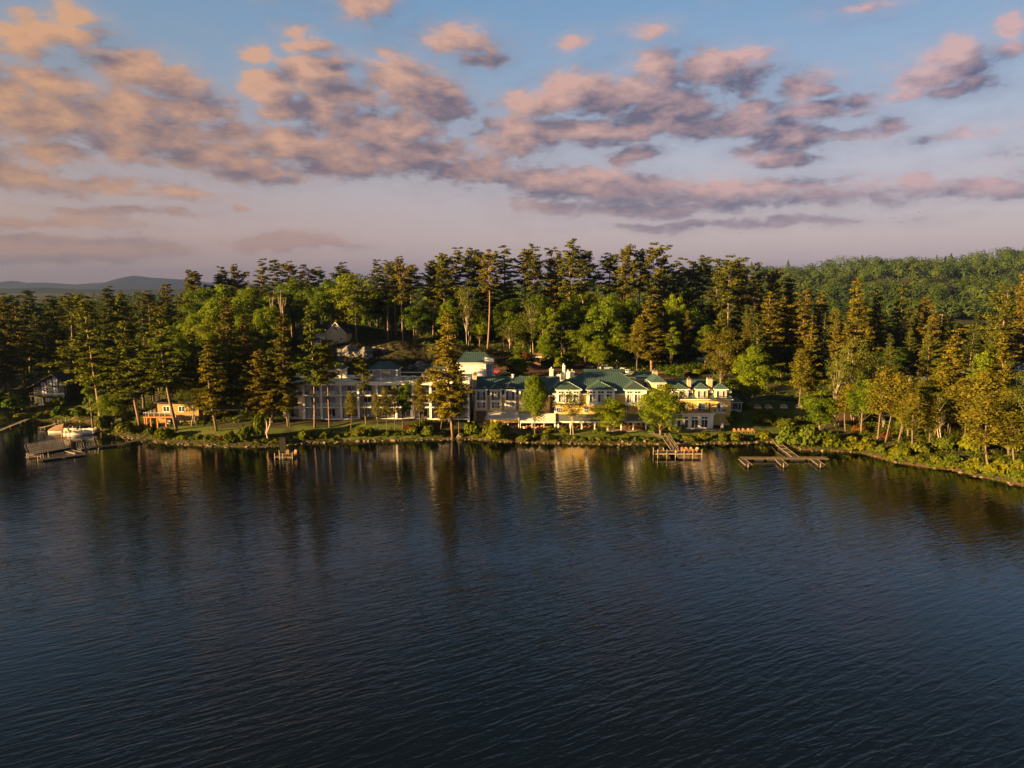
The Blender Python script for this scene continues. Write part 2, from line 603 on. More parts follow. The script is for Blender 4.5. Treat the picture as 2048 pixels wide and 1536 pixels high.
def inland(x, y):
    """signed distance to the shoreline, positive on land"""
    x, y = np.asarray(x, float), np.asarray(y, float)
    d = np.full(x.shape, 1e9)
    for (x0, y0), (x1, y1) in zip(SHORE[:-1], SHORE[1:]):
        dx, dy = x1 - x0, y1 - y0
        t = np.clip(((x - x0) * dx + (y - y0) * dy) / (dx * dx + dy * dy), 0, 1)
        d = np.minimum(d, np.hypot(x - x0 - t * dx, y - y0 - t * dy))
    ins = np.zeros(x.shape, bool)
    n = len(LAND)
    for i in range(n):
        x0, y0 = LAND[i]
        x1, y1 = LAND[(i + 1) % n]
        if y0 == y1:
            continue
        c = ((y0 > y) != (y1 > y)) & (x < (x1 - x0) * (y - y0) / (y1 - y0) + x0)
        ins ^= c
    return np.where(ins, d, -d)


CTRL = np.array([
    (-110, 182, 1.6), (-95, 176, 1.8), (-82, 174, 2.0), (-70, 172, 1.9), (-60, 175, 2.2), (-62, 184, 3.2), (-85, 184, 2.2), (-100, 192, 3.5), (-75, 195, 5),
    (-56, 184, 3.5), (-40, 184, 3.6), (-25, 184, 3.6), (-13, 184, 3.0), (-45, 177, 2.2), (-25, 176, 2.0), (-14, 176, 1.6), (-56, 197, 3.8), (-40, 198, 4.0), (-22, 199, 4.5),
    (-14, 206, 6), (-8, 200, 4), (-55, 212, 9), (-42, 214, 8.5), (-30, 216, 9.5), (-18, 220, 11), (-50, 226, 16), (-36, 226, 15.5), (-54, 234, 20), (-38, 236, 20.2), (-22, 238, 19.6), (-10, 238, 17.5),
    (2, 236, 15), (-62, 258, 22), (-32, 262, 22), (0, 262, 18), (-80, 215, 9), (-95, 225, 12), (-108, 255, 17), (-85, 250, 19), (-80, 300, 23), (-30, 300, 21), (20, 300, 17),
    (-8, 181, 1.2), (10, 180, 1.0), (28, 180, .95), (45, 182, .95), (58, 182, 1.0), (-5, 192, 1.6), (20, 194, 2), (45, 193, 1.8), (5, 213, 7.5), (22, 214, 8), (32, 222, 9.6), (45, 218, 8.0),
    (30, 236, 10.2), (46, 234, 9.6), (60, 232, 8.6), (62, 246, 9.5), (14, 230, 11), (15, 250, 14), (40, 262, 12.5), (70, 270, 11),
    (66, 188, 1.8), (64, 198, 3.4), (72, 200, 4.0), (84, 203, 4.4), (90, 196, 3.8), (76, 213, 5.6), (80, 184, 1.5), (70, 180, 1.2),
    (96, 182, 2.4), (102, 200, 4.5), (92, 238, 7.5), (122, 258, 7), (132, 212, 5), (140, 172, 3), (116, 162, 1.8), (112, 172, 2.4), (150, 152, 2.2), (160, 230, 5), (200, 300, 6), (150, 330, 7), (250, 260, 5),
    (-140, 205, 3.2), (-128, 206, 3.6), (-136, 216, 5.2), (-150, 240, 8), (-175, 205, 3.5), (-230, 190, 3.5), (-230, 262, 10), (-250, 380, 9), (-160, 320, 14), (-330, 200, 5),
    (0, 420, 11), (60, 380, 11), (-120, 450, 12), (-200, 520, 6), (-600, 700, 5), (200, 390, 4), (270, 410, -.8), (300, 450, -3), (420, 480, -3), (360, 560, -3), (480, 620, -3), (300, 640, -2), (600, 560, -3),
    (240, 460, 2), (230, 560, 2.5), (220, 650, 4), (330, 720, 5), (470, 730, 6), (620, 720, 8), (760, 700, 10), (100, 560, 6), (430, 820, 26), (600, 820, 32), (760, 820, 40), (300, 830, 22), (200, 860, 24),
    (350, 920, 44), (520, 930, 56), (700, 930, 66), (900, 950, 84), (320, 1020, 55), (520, 1050, 66), (730, 1050, 78), (950, 1060, 92), (200, 960, 40), (100, 900, 30), (0, 900, 26), (-130, 900, 29), (-260, 950, 20),
    (200, 1400, 45), (700, 1500, 70), (-400, 1500, 12), (-1000, 1200, 6), (-1500, 2500, 14), (0, 2600, 22), (1500, 2500, 60), (-3000, 5000, 20), (0, 6000, 24), (3000, 5000, 40), (-6000, 2500, 8), (6000, 2500, 40),
    (-900, 400, 5), (1200, 400, 12), (1500, 1000, 80), (150, 60, 3), (300, 100, 5), (500, -100, 5),
], float)


def height(x, y):
    x, y = np.atleast_1d(np.asarray(x, float)), np.atleast_1d(np.asarray(y, float))
    num, den = np.zeros(x.shape), np.zeros(x.shape)
    for cx, cy, cz in CTRL:
        w = 1.0 / ((x - cx) ** 2 + (y - cy) ** 2 + 16.0) ** 1.7
        num += w * cz
        den += w
    hh = num / den
    sd = inland(x, y)
    s1 = np.clip(sd / 2.2, 0, 1)
    s1 = s1 * s1 * (3 - 2 * s1)
    s2 = np.clip(sd / 9.0, 0, 1)
    s2 = s2 * s2 * (3 - 2 * s2)
    bank = .75 * s1
    land = np.where(hh > .75, bank + (hh - .75) * s2, np.where(hh < .3, hh * s2 + bank * (1 - s2), np.minimum(bank, hh)))
    return np.where(sd > 0, land, -np.minimum(3.6, -sd * .4))


def hz(x, y):
    return float(height(x, y)[0])


def gnd(u, v):
    """point of the terrain seen at photo pixel (u, v)"""
    d = ray(u, v)
    ts = np.linspace(120, 420, 1201) / d.y
    z = CAMZ + d.z * ts
    h = height(d.x * ts, d.y * ts)
    i = int(np.argmax(z <= h))
    t = ts[i] if z[i] <= h[i] else ts[-1]
    return Vector((d.x * t, d.y * t, CAMZ + d.z * t))


def axis(lo, hi, step, far_lo, far_hi, grow=1.22):
    a = list(np.arange(lo, hi + .01, step))
    s, p = step, a[-1]
    while p < far_hi:
        s *= grow
        p += s
        a.append(min(p, far_hi))
    s, p, b = step, a[0], []
    while p > far_lo:
        s *= grow
        p -= s
        b.append(max(p, far_lo))
    return np.array(b[::-1] + a)


def build_ground():
    xs = axis(-170, 160, 1.5, -9000, 9000, 1.14)
    ys = axis(128, 262, 1.5, -1400, 8000, 1.09)
    XX, YY = np.meshgrid(xs, ys)
    Z = height(XX.ravel(), YY.ravel())
    x, y = XX.ravel(), YY.ravel()
    sd = inland(x, y)
    near = (sd > 3) & (y < 300)
    Z = Z + np.where(near, .04 * np.sin(x * .9 + 1.3 * np.sin(y * .4)) * np.sin(y * .7 + x * .2), 0) * np.clip((sd - 3) / 10, 0, 1)
    nx, ny = len(xs), len(ys)
    idx = np.arange(nx * ny).reshape(ny, nx)
    q = np.stack([idx[:-1, :-1], idx[:-1, 1:], idx[1:, 1:], idx[1:, :-1]], -1).reshape(-1, 4)
    me = bpy.data.meshes.new("ground")
    me.from_pydata(np.stack([x, y, Z], 1).tolist(), [], q.tolist())
    me.update()
    me.polygons.foreach_set('use_smooth', [True] * len(me.polygons))
    # what grows where: lawns by the shore and the hilltop house, bare red soil, forest floor elsewhere
    lawn = np.zeros(len(x))

    def blob(cx, cy, rx, ry, w=1.0):
        r = np.hypot((x - cx) / rx, (y - cy) / ry)
        return w * np.clip(1.6 - r * 1.2, 0, 1)
    for b in [(-68, 173, 12, 5), (-82, 176, 8, 5), (70, 186, 14, 8), (76, 198, 16, 10), (40, 176, 40, 5, .8), (-4, 176, 6, 5), (-38, 240, 24, 2.6), (-52, 238, 10, 4), (-38, 176, 22, 5, .8), (-132, 202, 12, 5, .7)]:
        lawn = np.maximum(lawn, blob(*b))
    dirt = np.zeros(len(x))
    for b in [(12, 226, 20, 9), (-12, 224, 14, 9), (40, 222, 30, 8, .9), (-30, 208, 24, 6, .6), (92, 188, 6, 6, .6)]:
        dirt = np.maximum(dirt, blob(*b))
    dirt = np.maximum(dirt, np.clip(1.2 - np.abs(sd) / 1.2, 0, 1))
    for nm, arr in (('lawn', lawn), ('dirt', dirt)):
        a = me.attributes.new(nm, 'FLOAT', 'POINT')
        a.data.foreach_set('value', arr.astype(np.float32))
    m = bpy.data.materials.new("ground_cover")
    m.use_nodes = True
    k = NT(m.node_tree)
    bs = m.node_tree.nodes['Principled BSDF']
    co = k.n('ShaderNodeTexCoord').outputs['Object']
    n1 = k.noise(co, .25, 6, .65)
    n2 = k.noise(co, 2.2, 5, .7)
    n3 = k.noise(co, .06, 3, .6)
    floor_c = k.mix(n2, (.022, .024, .010), (.060, .050, .022))
    grass = k.mix(n2, (.050, .075, .014), (.105, .120, .026))
    grass = k.mix(k.step(n1, .5, .75), grass, (.125, .105, .035))
    soil = k.mix(n2, (.045, .026, .017), (.125, .064, .036))
    la = k.n('ShaderNodeAttribute', attribute_name='lawn').outputs['Fac']
    da = k.n('ShaderNodeAttribute', attribute_name='dirt').outputs['Fac']
    c = k.mix(k.step(k.m('ADD', la, k.m('MULTIPLY', k.m('SUBTRACT', n1, .5), .8)), .35, .6), floor_c, grass)
    c = k.mix(k.step(k.m('ADD', da, k.m('MULTIPLY', k.m('SUBTRACT', n1, .5), .9)), .4, .7), c, soil)
    c = k.mix(k.m('MULTIPLY', n3, .25), c, (.03, .035, .015))
    k.put(bs.inputs['Base Color'], c)
    bs.inputs['Roughness'].default_value = .95
    bs.inputs['Specular IOR Level'].default_value = .1
    bn = k.n('ShaderNodeBump')
    bn.inputs['Distance'].default_value = .15
    k.put(bn.inputs['Height'], n2)
    k.put(bs.inputs['Normal'], bn.outputs[0])
    me.materials.append(m)
    tag(ob("ground", me), "wooded lake shore rising from lawns to a forested hill", kind='structure')


def build_lake():
    m = bpy.data.materials.new("lake_water")
    m.use_nodes = True
    k = NT(m.node_tree)
    bs = m.node_tree.nodes['Principled BSDF']
    co = k.n('ShaderNodeTexCoord').outputs['Object']
    sx = k.n('ShaderNodeSeparateXYZ')
    k.put(sx.inputs[0], co)

    def crest(deg, along, across):
        c_, s_ = math.cos(R(deg)), math.sin(R(deg))
        u = k.m('ADD', k.m('MULTIPLY', sx.outputs[0], c_ * along), k.m('MULTIPLY', sx.outputs[1], s_ * along))
        v = k.m('ADD', k.m('MULTIPLY', sx.outputs[0], -s_ * across), k.m('MULTIPLY', sx.outputs[1], c_ * across))
        cb = k.n('ShaderNodeCombineXYZ')
        k.put(cb.inputs[0], u)
        k.put(cb.inputs[1], v)
        return cb.outputs[0]
    a = k.noise(crest(28, .22, 1.0), 1.35, 3, .45, .6)
    b = k.noise(crest(14, .45, 1.0), 2.4, 2, .5, .3)
    gust = k.step(k.noise(co, .022, 3, .6), .34, .66)
    sp = k.n('ShaderNodeSeparateXYZ')
    k.put(sp.inputs[0], co)
    calm = k.step(sp.outputs[1], 168, 118)           # sheltered water under the bank lies smoother
    amp = k.m('MULTIPLY', k.m('MULTIPLY_ADD', gust, .75, .5), k.m('MULTIPLY_ADD', calm, .72, .28))
    h = k.m('ADD', k.m('MULTIPLY', a, .105), k.m('MULTIPLY', b, .028))
    bn = k.n('ShaderNodeBump')
    bn.inputs['Distance'].default_value = 1.0
    bn.inputs['Strength'].default_value = 1.0
    k.put(bn.inputs['Height'], k.m('MULTIPLY', h, amp))
    k.put(bs.inputs['Normal'], bn.outputs[0])
    k.put(bs.inputs['Base Color'], k.mix(gust, (.0008, .0018, .0028), (.0012, .0024, .0036)))
    bs.inputs['Roughness'].default_value = .05
    bs.inputs['IOR'].default_value = 1.5
    bs.inputs['Specular IOR Level'].default_value = .5
    me = bpy.data.meshes.new("lake")
    me.from_pydata([(-8900, -1350, 0), (8900, -1350, 0), (8900, 1500, 0), (-8900, 1500, 0)], [], [(0, 1, 2, 3)])
    me.materials.append(m)
    tag(ob("lake", me), "dark rippled lake reflecting the wooded shore", kind='structure')


build_ground()
build_lake()


def mountains():
    """low blue ranges on the skyline"""
    def rng_strip(name, Y, prof, depth, mt, label):
        us = np.linspace(-700, 2750, 240)
        pv = np.interp(us, [p[0] for p in prof], [p[1] for p in prof])
        rr = np.random.default_rng(5)
        jit = np.convolve(rr.normal(0, 1, len(us)), np.ones(5) / 5, 'same') * .9
        vs, fs = [], []
        rows = [(0, 1.0), (-.25, .8), (-.5, .5), (-.8, .2), (-1, 0)]
        for (dy, s) in rows:
            for u, v, j in zip(us, pv, jit):
                y = Y + dy * depth
                top = at(u, v + j, Y)
                vs.append((top.x * (1 + dy * .02), y, top.z * s + 5 * (1 - s)))
        for (dy, s) in [(.6, .3), (1, 0)]:
            for u, v in zip(us, pv):
                top = at(u, v, Y)
                vs.append((top.x, Y + dy * depth, top.z * s + 5 * (1 - s)))
        n = len(us)
        order = [4, 3, 2, 1, 0, 5, 6]
        for a, b in zip(order[:-1], order[1:]):
            for i in range(n - 1):
                fs.append((a * n + i, a * n + i + 1, b * n + i + 1, b * n + i))
        me = bpy.data.meshes.new(name)
        me.from_pydata(vs, [], fs)
        me.update()
        me.materials.append(mt)
        tag(ob(name, me), label, kind='structure')
    mm = mat('distant_woodland', (.018, .026, .018), .95, .4, .02, spec=.05)
    rng_strip("mountains", 6900, [(-700, 572), (-200, 568), (0, 566), (28, 560), (44, 566), (100, 565), (150, 568), (225, 564), (250, 553), (272, 551), (300, 555), (360, 559), (420, 566), (700, 571), (1000, 574), (2750, 574)], 900, mm, "faint blue mountains on the far skyline")
    rng_strip("hills", 3300, [(-700, 580), (0, 577), (90, 575), (180, 578), (300, 579), (420, 578), (700, 577), (830, 570), (1000, 572), (2750, 576)], 700, mm, "low dark wooded ridge below the mountains")


mountains()


def haze():
    me = MB().box(-9300, 9300, -1500, 8400, -4.8, 230).mesh("haze")
    m = bpy.data.materials.new("thin_evening_haze")
    m.use_nodes = True
    t = m.node_tree
    t.nodes.clear()
    k = NT(t)
    out = k.n('ShaderNodeOutputMaterial')
    pv = k.n('ShaderNodeVolumePrincipled')
    pv.inputs['Color'].default_value = (.36, .52, 1.0, 1)
    pv.inputs['Density'].default_value = 1.1e-4
    pv.inputs['Anisotropy'].default_value = .85
    t.links.new(pv.outputs[0], out.inputs['Volume'])
    me.materials.append(m)
    tag(ob("haze", me), kind='stuff')


# ------------------------------------------------------------------ vegetation meshes
def leaf_mesh(name, C, N, Ls, Ws, tint, material):
    n = len(C)
    N = N / (np.linalg.norm(N, axis=1, keepdims=True) + 1e-9)
    r = rng.normal(size=(n, 3))
    T = np.cross(N, r)
    T /= np.linalg.norm(T, axis=1, keepdims=True) + 1e-9
    B = np.cross(N, T)
    Ls, Ws = Ls[:, None] * .5, Ws[:, None] * .5
    Q = np.stack([C - T * Ls, C - B * Ws + N * Ws * .3, C + T * Ls, C + B * Ws + N * Ws * .3], 1).astype(np.float32)
    me = bpy.data.meshes.new(name)
    me.vertices.add(4 * n)
    me.vertices.foreach_set('co', Q.ravel())
    me.loops.add(4 * n)
    me.loops.foreach_set('vertex_index', np.arange(4 * n, dtype=np.int32))
    me.polygons.add(n)
    me.polygons.foreach_set('loop_start', np.arange(0, 4 * n, 4, dtype=np.int32))
    me.update(calc_edges=True)
    a = me.attributes.new('tint', 'FLOAT', 'FACE')
    a.data.foreach_set('value', np.clip(tint, 0, 1).astype(np.float32))
    me.materials.append(material)
    return me


class Leaves:
    def __init__(self):
        self.C, self.N, self.L, self.W, self.T = [], [], [], [], []

    def clump(self, c, rad, n, size, up=.3, shell=.6, tint=.5, out=.8, aspect=.62, flat_normal=0.0):
        d = rng.normal(size=(n, 3))
        d /= np.linalg.norm(d, axis=1, keepdims=True)
        d[:, 2] = np.where(d[:, 2] < -.35, -d[:, 2], d[:, 2])
        rr = shell + (1.08 - shell) * rng.random((n, 1))
        self.C.append(np.array(c) + d * rr * np.array(rad))
        nn = d * out + rng.normal(size=(n, 3)) * .45 + np.array([0, 0, up])
        self.N.append(nn)
        s = size * rng.uniform(.65, 1.3, n)
        self.L.append(s)
        self.W.append(s * aspect)
        self.T.append(np.clip(tint + rng.normal(0, .18, n), 0, 1))

    def mesh(self, name, material):
        return leaf_mesh(name, np.concatenate(self.C), np.concatenate(self.N), np.concatenate(self.L), np.concatenate(self.W), np.concatenate(self.T), material)


def bent(p0, p1, bend, n=7):
    p0, p1 = Vector(p0), Vector(p1)
    off = Vector((rng.normal(), rng.normal(), 0)) * bend
    return [p0.lerp(p1, i / n) + off * math.sin(math.pi * i / n) for i in range(n + 1)]


def rad_list(r0, r1, n=7, p=.8):
    return [r1 + (r0 - r1) * (1 - i / n) ** p for i in range(n + 1)]


def make_pine(style, lm, bark, Ht=26.0, steady=False):
    lv, tr = Leaves(), MB()
    st = {'cone': dict(cb=.20, R=4.2, pw=.70, sp=.75, gap=.06, up0=-6, up1=38),
          'tall': dict(cb=.30, R=4.0, pw=.50, sp=.80, gap=.14, up0=-8, up1=48),
          'broad': dict(cb=.24, R=4.8, pw=.55, sp=.82, gap=.10, up0=-8, up1=45),
          'mid': dict(cb=.37, R=4.3, pw=.60, sp=.80, gap=.10, up0=-8, up1=42),
          'high': dict(cb=.56, R=3.8, pw=.45, sp=.75, gap=.10, up0=-2, up1=52)}[style]
    st = dict(st)
    if not steady:
        st['cb'] *= rng.uniform(.82, 1.15); st['R'] *= rng.uniform(.85, 1.18); st['pw'] *= rng.uniform(.75, 1.3); st['sp'] *= rng.uniform(.8, 1.25); st['gap'] += rng.uniform(-.03, .10); st['up1'] += rng.uniform(-14, 12)
    axisp = bent((0, 0, -.6), (rng.normal(0, .5), rng.normal(0, .5), Ht), .35, 8)
    tr.path(axisp, rad_list(.25, .04, 8), 7)
    zb = st['cb'] * Ht
    z = zb
    az0 = rng.uniform(0, 6.28)
    while z < Ht - .3:
        t = (z - zb) / (Ht - zb)
        prof = max(.07, (1 - t) ** st['pw']) * (min(1, .55 + t * 2.2))
        nb = rng.integers(4, 7) if t < .85 else 3
        a0 = rng.uniform(0, 6.28)
        wf = rng.uniform(.62, 1.18)
        for b in range(nb):
            if rng.random() < st['gap']:
                continue
            az = a0 + b * 6.283 / nb + rng.normal(0, .25)
            ln = st['R'] * prof * wf * rng.uniform(.5, 1.25) * (1 + .22 * math.cos(az - az0))
            if rng.random() < .06:
                ln *= 1.3
            ln = max(ln, .55)
            el = R(st['up0'] + (st['up1'] - st['up0']) * t ** 1.2 + rng.normal(0, 6))
            i = min(7, int(z / Ht * 8))
            f = z / Ht * 8 - i
            p0 = np.array(axisp[i].lerp(axisp[i + 1], f)) + np.array([0, 0, rng.normal(0, .28)])
            d = np.array([math.cos(az) * math.cos(el), math.sin(az) * math.cos(el), math.sin(el)])
            p1 = p0 + d * ln + np.array([0, 0, .10 * ln])
            if ln > 1.2:
                tr.tube(p0, p0 * .35 + p1 * .65, .055, .02, 3, False)
            nc = max(1, int(round(ln / .80)))
            tb = rng.uniform(.2, .8)
            for c in range(nc):
                s = 1.0 if nc == 1 else .30 + .70 * (c + .5) / nc
                cc = p0 + (p1 - p0) * s + rng.normal(0, .13, 3)
                sz = rng.uniform(.52, .95) * (.75 + .25 * (1 - t))
                lv.clump(cc, (sz * 1.15, sz * 1.15, sz * .62), int(30 + 26 * sz), .50, .65, .2, tb + .15 * (s - .5), .55, .48)
        z += st['sp'] * rng.uniform(.7, 1.3)
    for _ in range(10):                                   # dead stubs on the bare stem
        zz = rng.uniform(.12, st['cb']) * Ht
        a = rng.uniform(0, 6.28)
        ln = rng.uniform(.5, 1.8)
        tr.tube((0, 0, zz), (math.cos(a) * ln, math.sin(a) * ln, zz - .1), .04, .012, 3, False)
    return ('pine', Ht, st['R'], tr, lv, lm, bark)


def make_decid(lm, bark, Ht=16.0, Rr=5.0, cb=.22, nb=46, per=170, leaf=.42, prof='round', stems=1):
    lv, tr = Leaves(), MB()
    zc = Ht * (cb + 1) / 2
    hzr = Ht * (1 - cb) / 2
    pts = []
    for i in range(nb):
        d = rng.normal(size=3)
        d /= np.linalg.norm(d)
        rr = rng.uniform(.45, .86) if i > nb // 6 else rng.uniform(0, .45)
        p = d * rr
        w = 1.0
        if prof == 'oval':
            w = 1.0 - .35 * max(0, p[2])
        elif prof == 'column':
            w = 1.0 - .55 * max(0, p[2]) ** 1.0
        elif prof == 'vase':
            w = .72 + .45 * (p[2] + .5)
        c = np.array([p[0] * Rr * w, p[1] * Rr * w, zc + p[2] * hzr])
        c[:2] += rng.normal(0, .06 * Rr, 2)
        pts.append(c)
        s = Rr * rng.uniform(.23, .38)
        sc = s * (1.0 if prof != 'column' else .9)
        lv.clump(c, (sc, sc, sc * .72), int(per * rng.uniform(.7, 1.2)), leaf, .25, .55, rng.uniform(.15, .85), .95)
    for s_ in range(stems):
        b = (0, 0, -.5) if stems == 1 else (rng.normal(0, .3), rng.normal(0, .3), -.5)
        top = (rng.normal(0, .4) + (0 if stems == 1 else rng.normal(0, Rr * .3)), rng.normal(0, .4), Ht * .82)
        ax = bent(b, top, .3, 7)
        tr.path(ax, rad_list(.028 * Ht * (.70 if stems == 1 else .25), .03), 7)
        for c in pts[s_::max(2, stems * 2)]:
            zz = max(cb * Ht * .9, c[2] - rng.uniform(.25, .45) * abs(c[2] - cb * Ht * .6) - .8)
            i = min(6, int(max(0, zz) / (Ht * .82) * 7))
            p0 = ax[i]
            tr.tube(p0, p0.lerp(Vector(c), .85), .075, .02, 4, False)
    return ('decid', Ht, Rr, tr, lv, lm, bark)


def make_cedar(lm, bark, Ht=11.0, Rr=1.9, cb=.42):
    lv, tr = Leaves(), MB()
    ax = bent((0, 0, -.5), (rng.normal(0, .3), rng.normal(0, .3), Ht * .95), .22, 7)
    tr.path(ax, rad_list(.10, .02), 6)
    n = 34
    for i in range(n):
        t = (i + rng.random()) / n
        z = Ht * (cb + (1 - cb) * t)
        w = Rr * (math.sin(math.pi * min(1, .22 + .78 * t)) ** .7) * rng.uniform(.55, 1.0) * (1 if t < .75 else .8)
        a = i * 2.4 + rng.normal(0, .4)
        c = np.array([math.cos(a) * w * .62, math.sin(a) * w * .62, z]) + np.array(ax[min(7, int(z / Ht * 7))]) * np.array([1, 1, 0])
        s = .42 * Rr * rng.uniform(.7, 1.25)
        lv.clump(c, (s, s, s * 1.05), 110, .27, .25, .4, rng.uniform(.2, .8), .8, .5)
        if i % 4 == 0:
            tr.tube(ax[min(6, int(z / Ht * 7))], c, .035, .01, 3, False)
    for _ in range(5):
        zz = rng.uniform(.2, cb) * Ht
        a = rng.uniform(0, 6.28)
        tr.tube((0, 0, zz), (math.cos(a) * .8, math.sin(a) * .8, zz + .1), .025, .01, 3, False)
    return ('cedar', Ht, Rr, tr, lv, lm, bark)


def make_spruce(lm, bark, Ht=14.0, Rr=2.8):
    lv, tr = Leaves(), MB()
    tr.path(bent((0, 0, -.4), (0, 0, Ht), .1, 6), rad_list(.2, .02, 6), 6)
    z = Ht * .08
    while z < Ht:
        t = z / Ht
        ln0 = Rr * (1 - t) ** .9
        nb = max(4, int(9 * (1 - t)) + 3)
        for b in range(nb):
            a = b * 6.283 / nb + rng.uniform(0, .6)
            ln = ln0 * rng.uniform(.7, 1.1)
            for s in np.linspace(.35, 1, max(1, int(ln / .6))):
                c = (math.cos(a) * ln * s, math.sin(a) * ln * s, z - .18 * ln * s)
                lv.clump(c, (.42, .42, .2), 22, .30, .6, .3, rng.uniform(.2, .8), .5, .4)
        z += .62
    return ('spruce', Ht, Rr, tr, lv, lm, bark)


def make_snag(Ht=15.0, forks=5):
    tr = MB()
    ax = bent((0, 0, -.5), (rng.normal(0, .4), 0, Ht * .62), .25, 6)
    tr.path(ax, rad_list(.26, .12, 6), 7)
    for i in range(forks):
        a = rng.uniform(0, 6.28)
        r = rng.uniform(.4, 1.6)
        p0 = ax[6] if i < 3 else ax[4]
        p1 = (p0.x + math.cos(a) * r, p0.y + math.sin(a) * r, Ht * rng.uniform(.85, 1.0))
        b = bent(p0, p1, .25, 4)
        tr.path(b, rad_list(.11, .03, 4), 5)
        for j in range(2):
            q = b[2 + j]
            tr.tube(q, (q.x + rng.normal(0, .5), q.y + rng.normal(0, .5), q.z + rng.uniform(.5, 1.4)), .035, .01, 3, False)
    return tr


PROTO = {}


def proto(key, spec, variants):
    out = []
    for _ in range(variants):
        kind, Ht, Rr, tr, lv, lm, bark = spec()
        tm = tr.mesh("trunk")
        tm.materials.append(bark)
        tm.polygons.foreach_set('use_smooth', [True] * len(tm.polygons))
        out.append((Ht, Rr, tm, lv.mesh("crown", lm)))
    PROTO[key] = out


PB, GB, BB = M['pinebark'], M['bark'], M['birchbark']
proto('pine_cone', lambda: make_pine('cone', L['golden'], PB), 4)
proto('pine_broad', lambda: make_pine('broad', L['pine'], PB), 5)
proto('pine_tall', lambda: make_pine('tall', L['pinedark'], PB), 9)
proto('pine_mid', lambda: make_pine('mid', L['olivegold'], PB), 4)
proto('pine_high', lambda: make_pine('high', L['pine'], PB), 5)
proto('maple', lambda: make_decid(L['maple'], GB, 16, 5.0, .20, 54, 190, .40, 'oval'), 4)
proto('dense', lambda: make_decid(L['maple'], GB, 15, 5.2, .14, 84, 210, .36, 'oval'), 3)
proto('oak', lambda: make_decid(L['oak'], GB, 18, 5.6, .26, 56, 170, .46, 'round'), 5)
proto('goldround', lambda: make_decid(L['cedar'], GB, 16, 5.4, .14, 90, 210, .36, 'round'), 1)
proto('slim', lambda: make_decid(L['maple'], GB, 17, 3.3, .18, 44, 120, .36, 'column'), 4)
proto('birch', lambda: make_decid(L['birch'], BB, 15, 4.2, .28, 46, 85, .30, 'vase', 2), 4)
proto('cedar', lambda: make_cedar(L['cedar'], GB), 5)
proto('spruce', lambda: make_spruce(L['spruce'], GB), 3)
proto('ivytree', lambda: make_decid(L['maple'], GB, 12, 4.2, -.02, 60, 150, .36, 'vase'), 2)
proto('deadpine', lambda: make_pine('cone', L['dead'], PB), 1)

_state = rng.bit_generator.state
proto('pine_full', lambda: make_pine('cone', L['golden'], PB, 26.0, True), 3)
rng.bit_generator.state = _state

TREE_NAME = {'pine_full': 'pine_tree', 'pine_cone': 'pine_tree', 'pine_broad': 'pine_tree', 'pine_tall': 'pine_tree', 'pine_high': 'pine_tree', 'pine_mid': 'pine_tree', 'maple': 'maple_tree', 'dense': 'maple_tree', 'goldround': 'leafy_tree', 'oak': 'leafy_tree', 'slim': 'leafy_tree',
             'birch': 'birch_tree', 'cedar': 'cedar_tree', 'spruce': 'spruce_tree', 'ivytree': 'ivy_covered_tree', 'deadpine': 'dead_pine_tree'}


def plant(key, x, y, ht, width, label, group=None, lean=(0, 0), var=None, sink=0.0):
    """a tree as a thing: an Empty at its foot with its trunk and its crown"""
    ps = PROTO[key]
    Ht, Rr, tm, cm = ps[(int(rng.integers(len(ps))) if var is None else var) % len(ps)]
    z = hz(x, y) - sink
    o = thing(TREE_NAME[key], label, "tree", (x, y, z), rng.uniform(0, 6.28), group)
    sxy = width / (2 * Rr * .95)
    o.scale = (sxy, sxy, ht / Ht)
    if lean != (0, 0):
        o.rotation_mode = 'ZXY' if False else 'XYZ'
        # lean about x and y in world axes: spin is put on the children instead
        rz = o.rotation_euler.z
        o.rotation_euler = (R(lean[1]), R(lean[0]), 0)
        a = ob("trunk", tm, o); b = ob("crown", cm, o)
        a.rotation_euler.z = b.rotation_euler.z = rz
    else:
        ob("trunk", tm, o)
        ob("crown", cm, o)
    return o


def tree_px(key, u, Y, vtop, wpx, label, group=None, lean=(0, 0), var=None):
    x = X(u, Y, 8)
    z = hz(x, Y)
    x = X(u, Y, z)
    z = hz(x, Y)
    ht = at(u, vtop, Y).z - z
    w = wpx / F * (Y * CP + (CAMZ - z) * SP)
    PLACED.append((x, Y, w / 2))
    return plant(key, x, Y, ht, w, label, group, lean, var)


PLACED = []

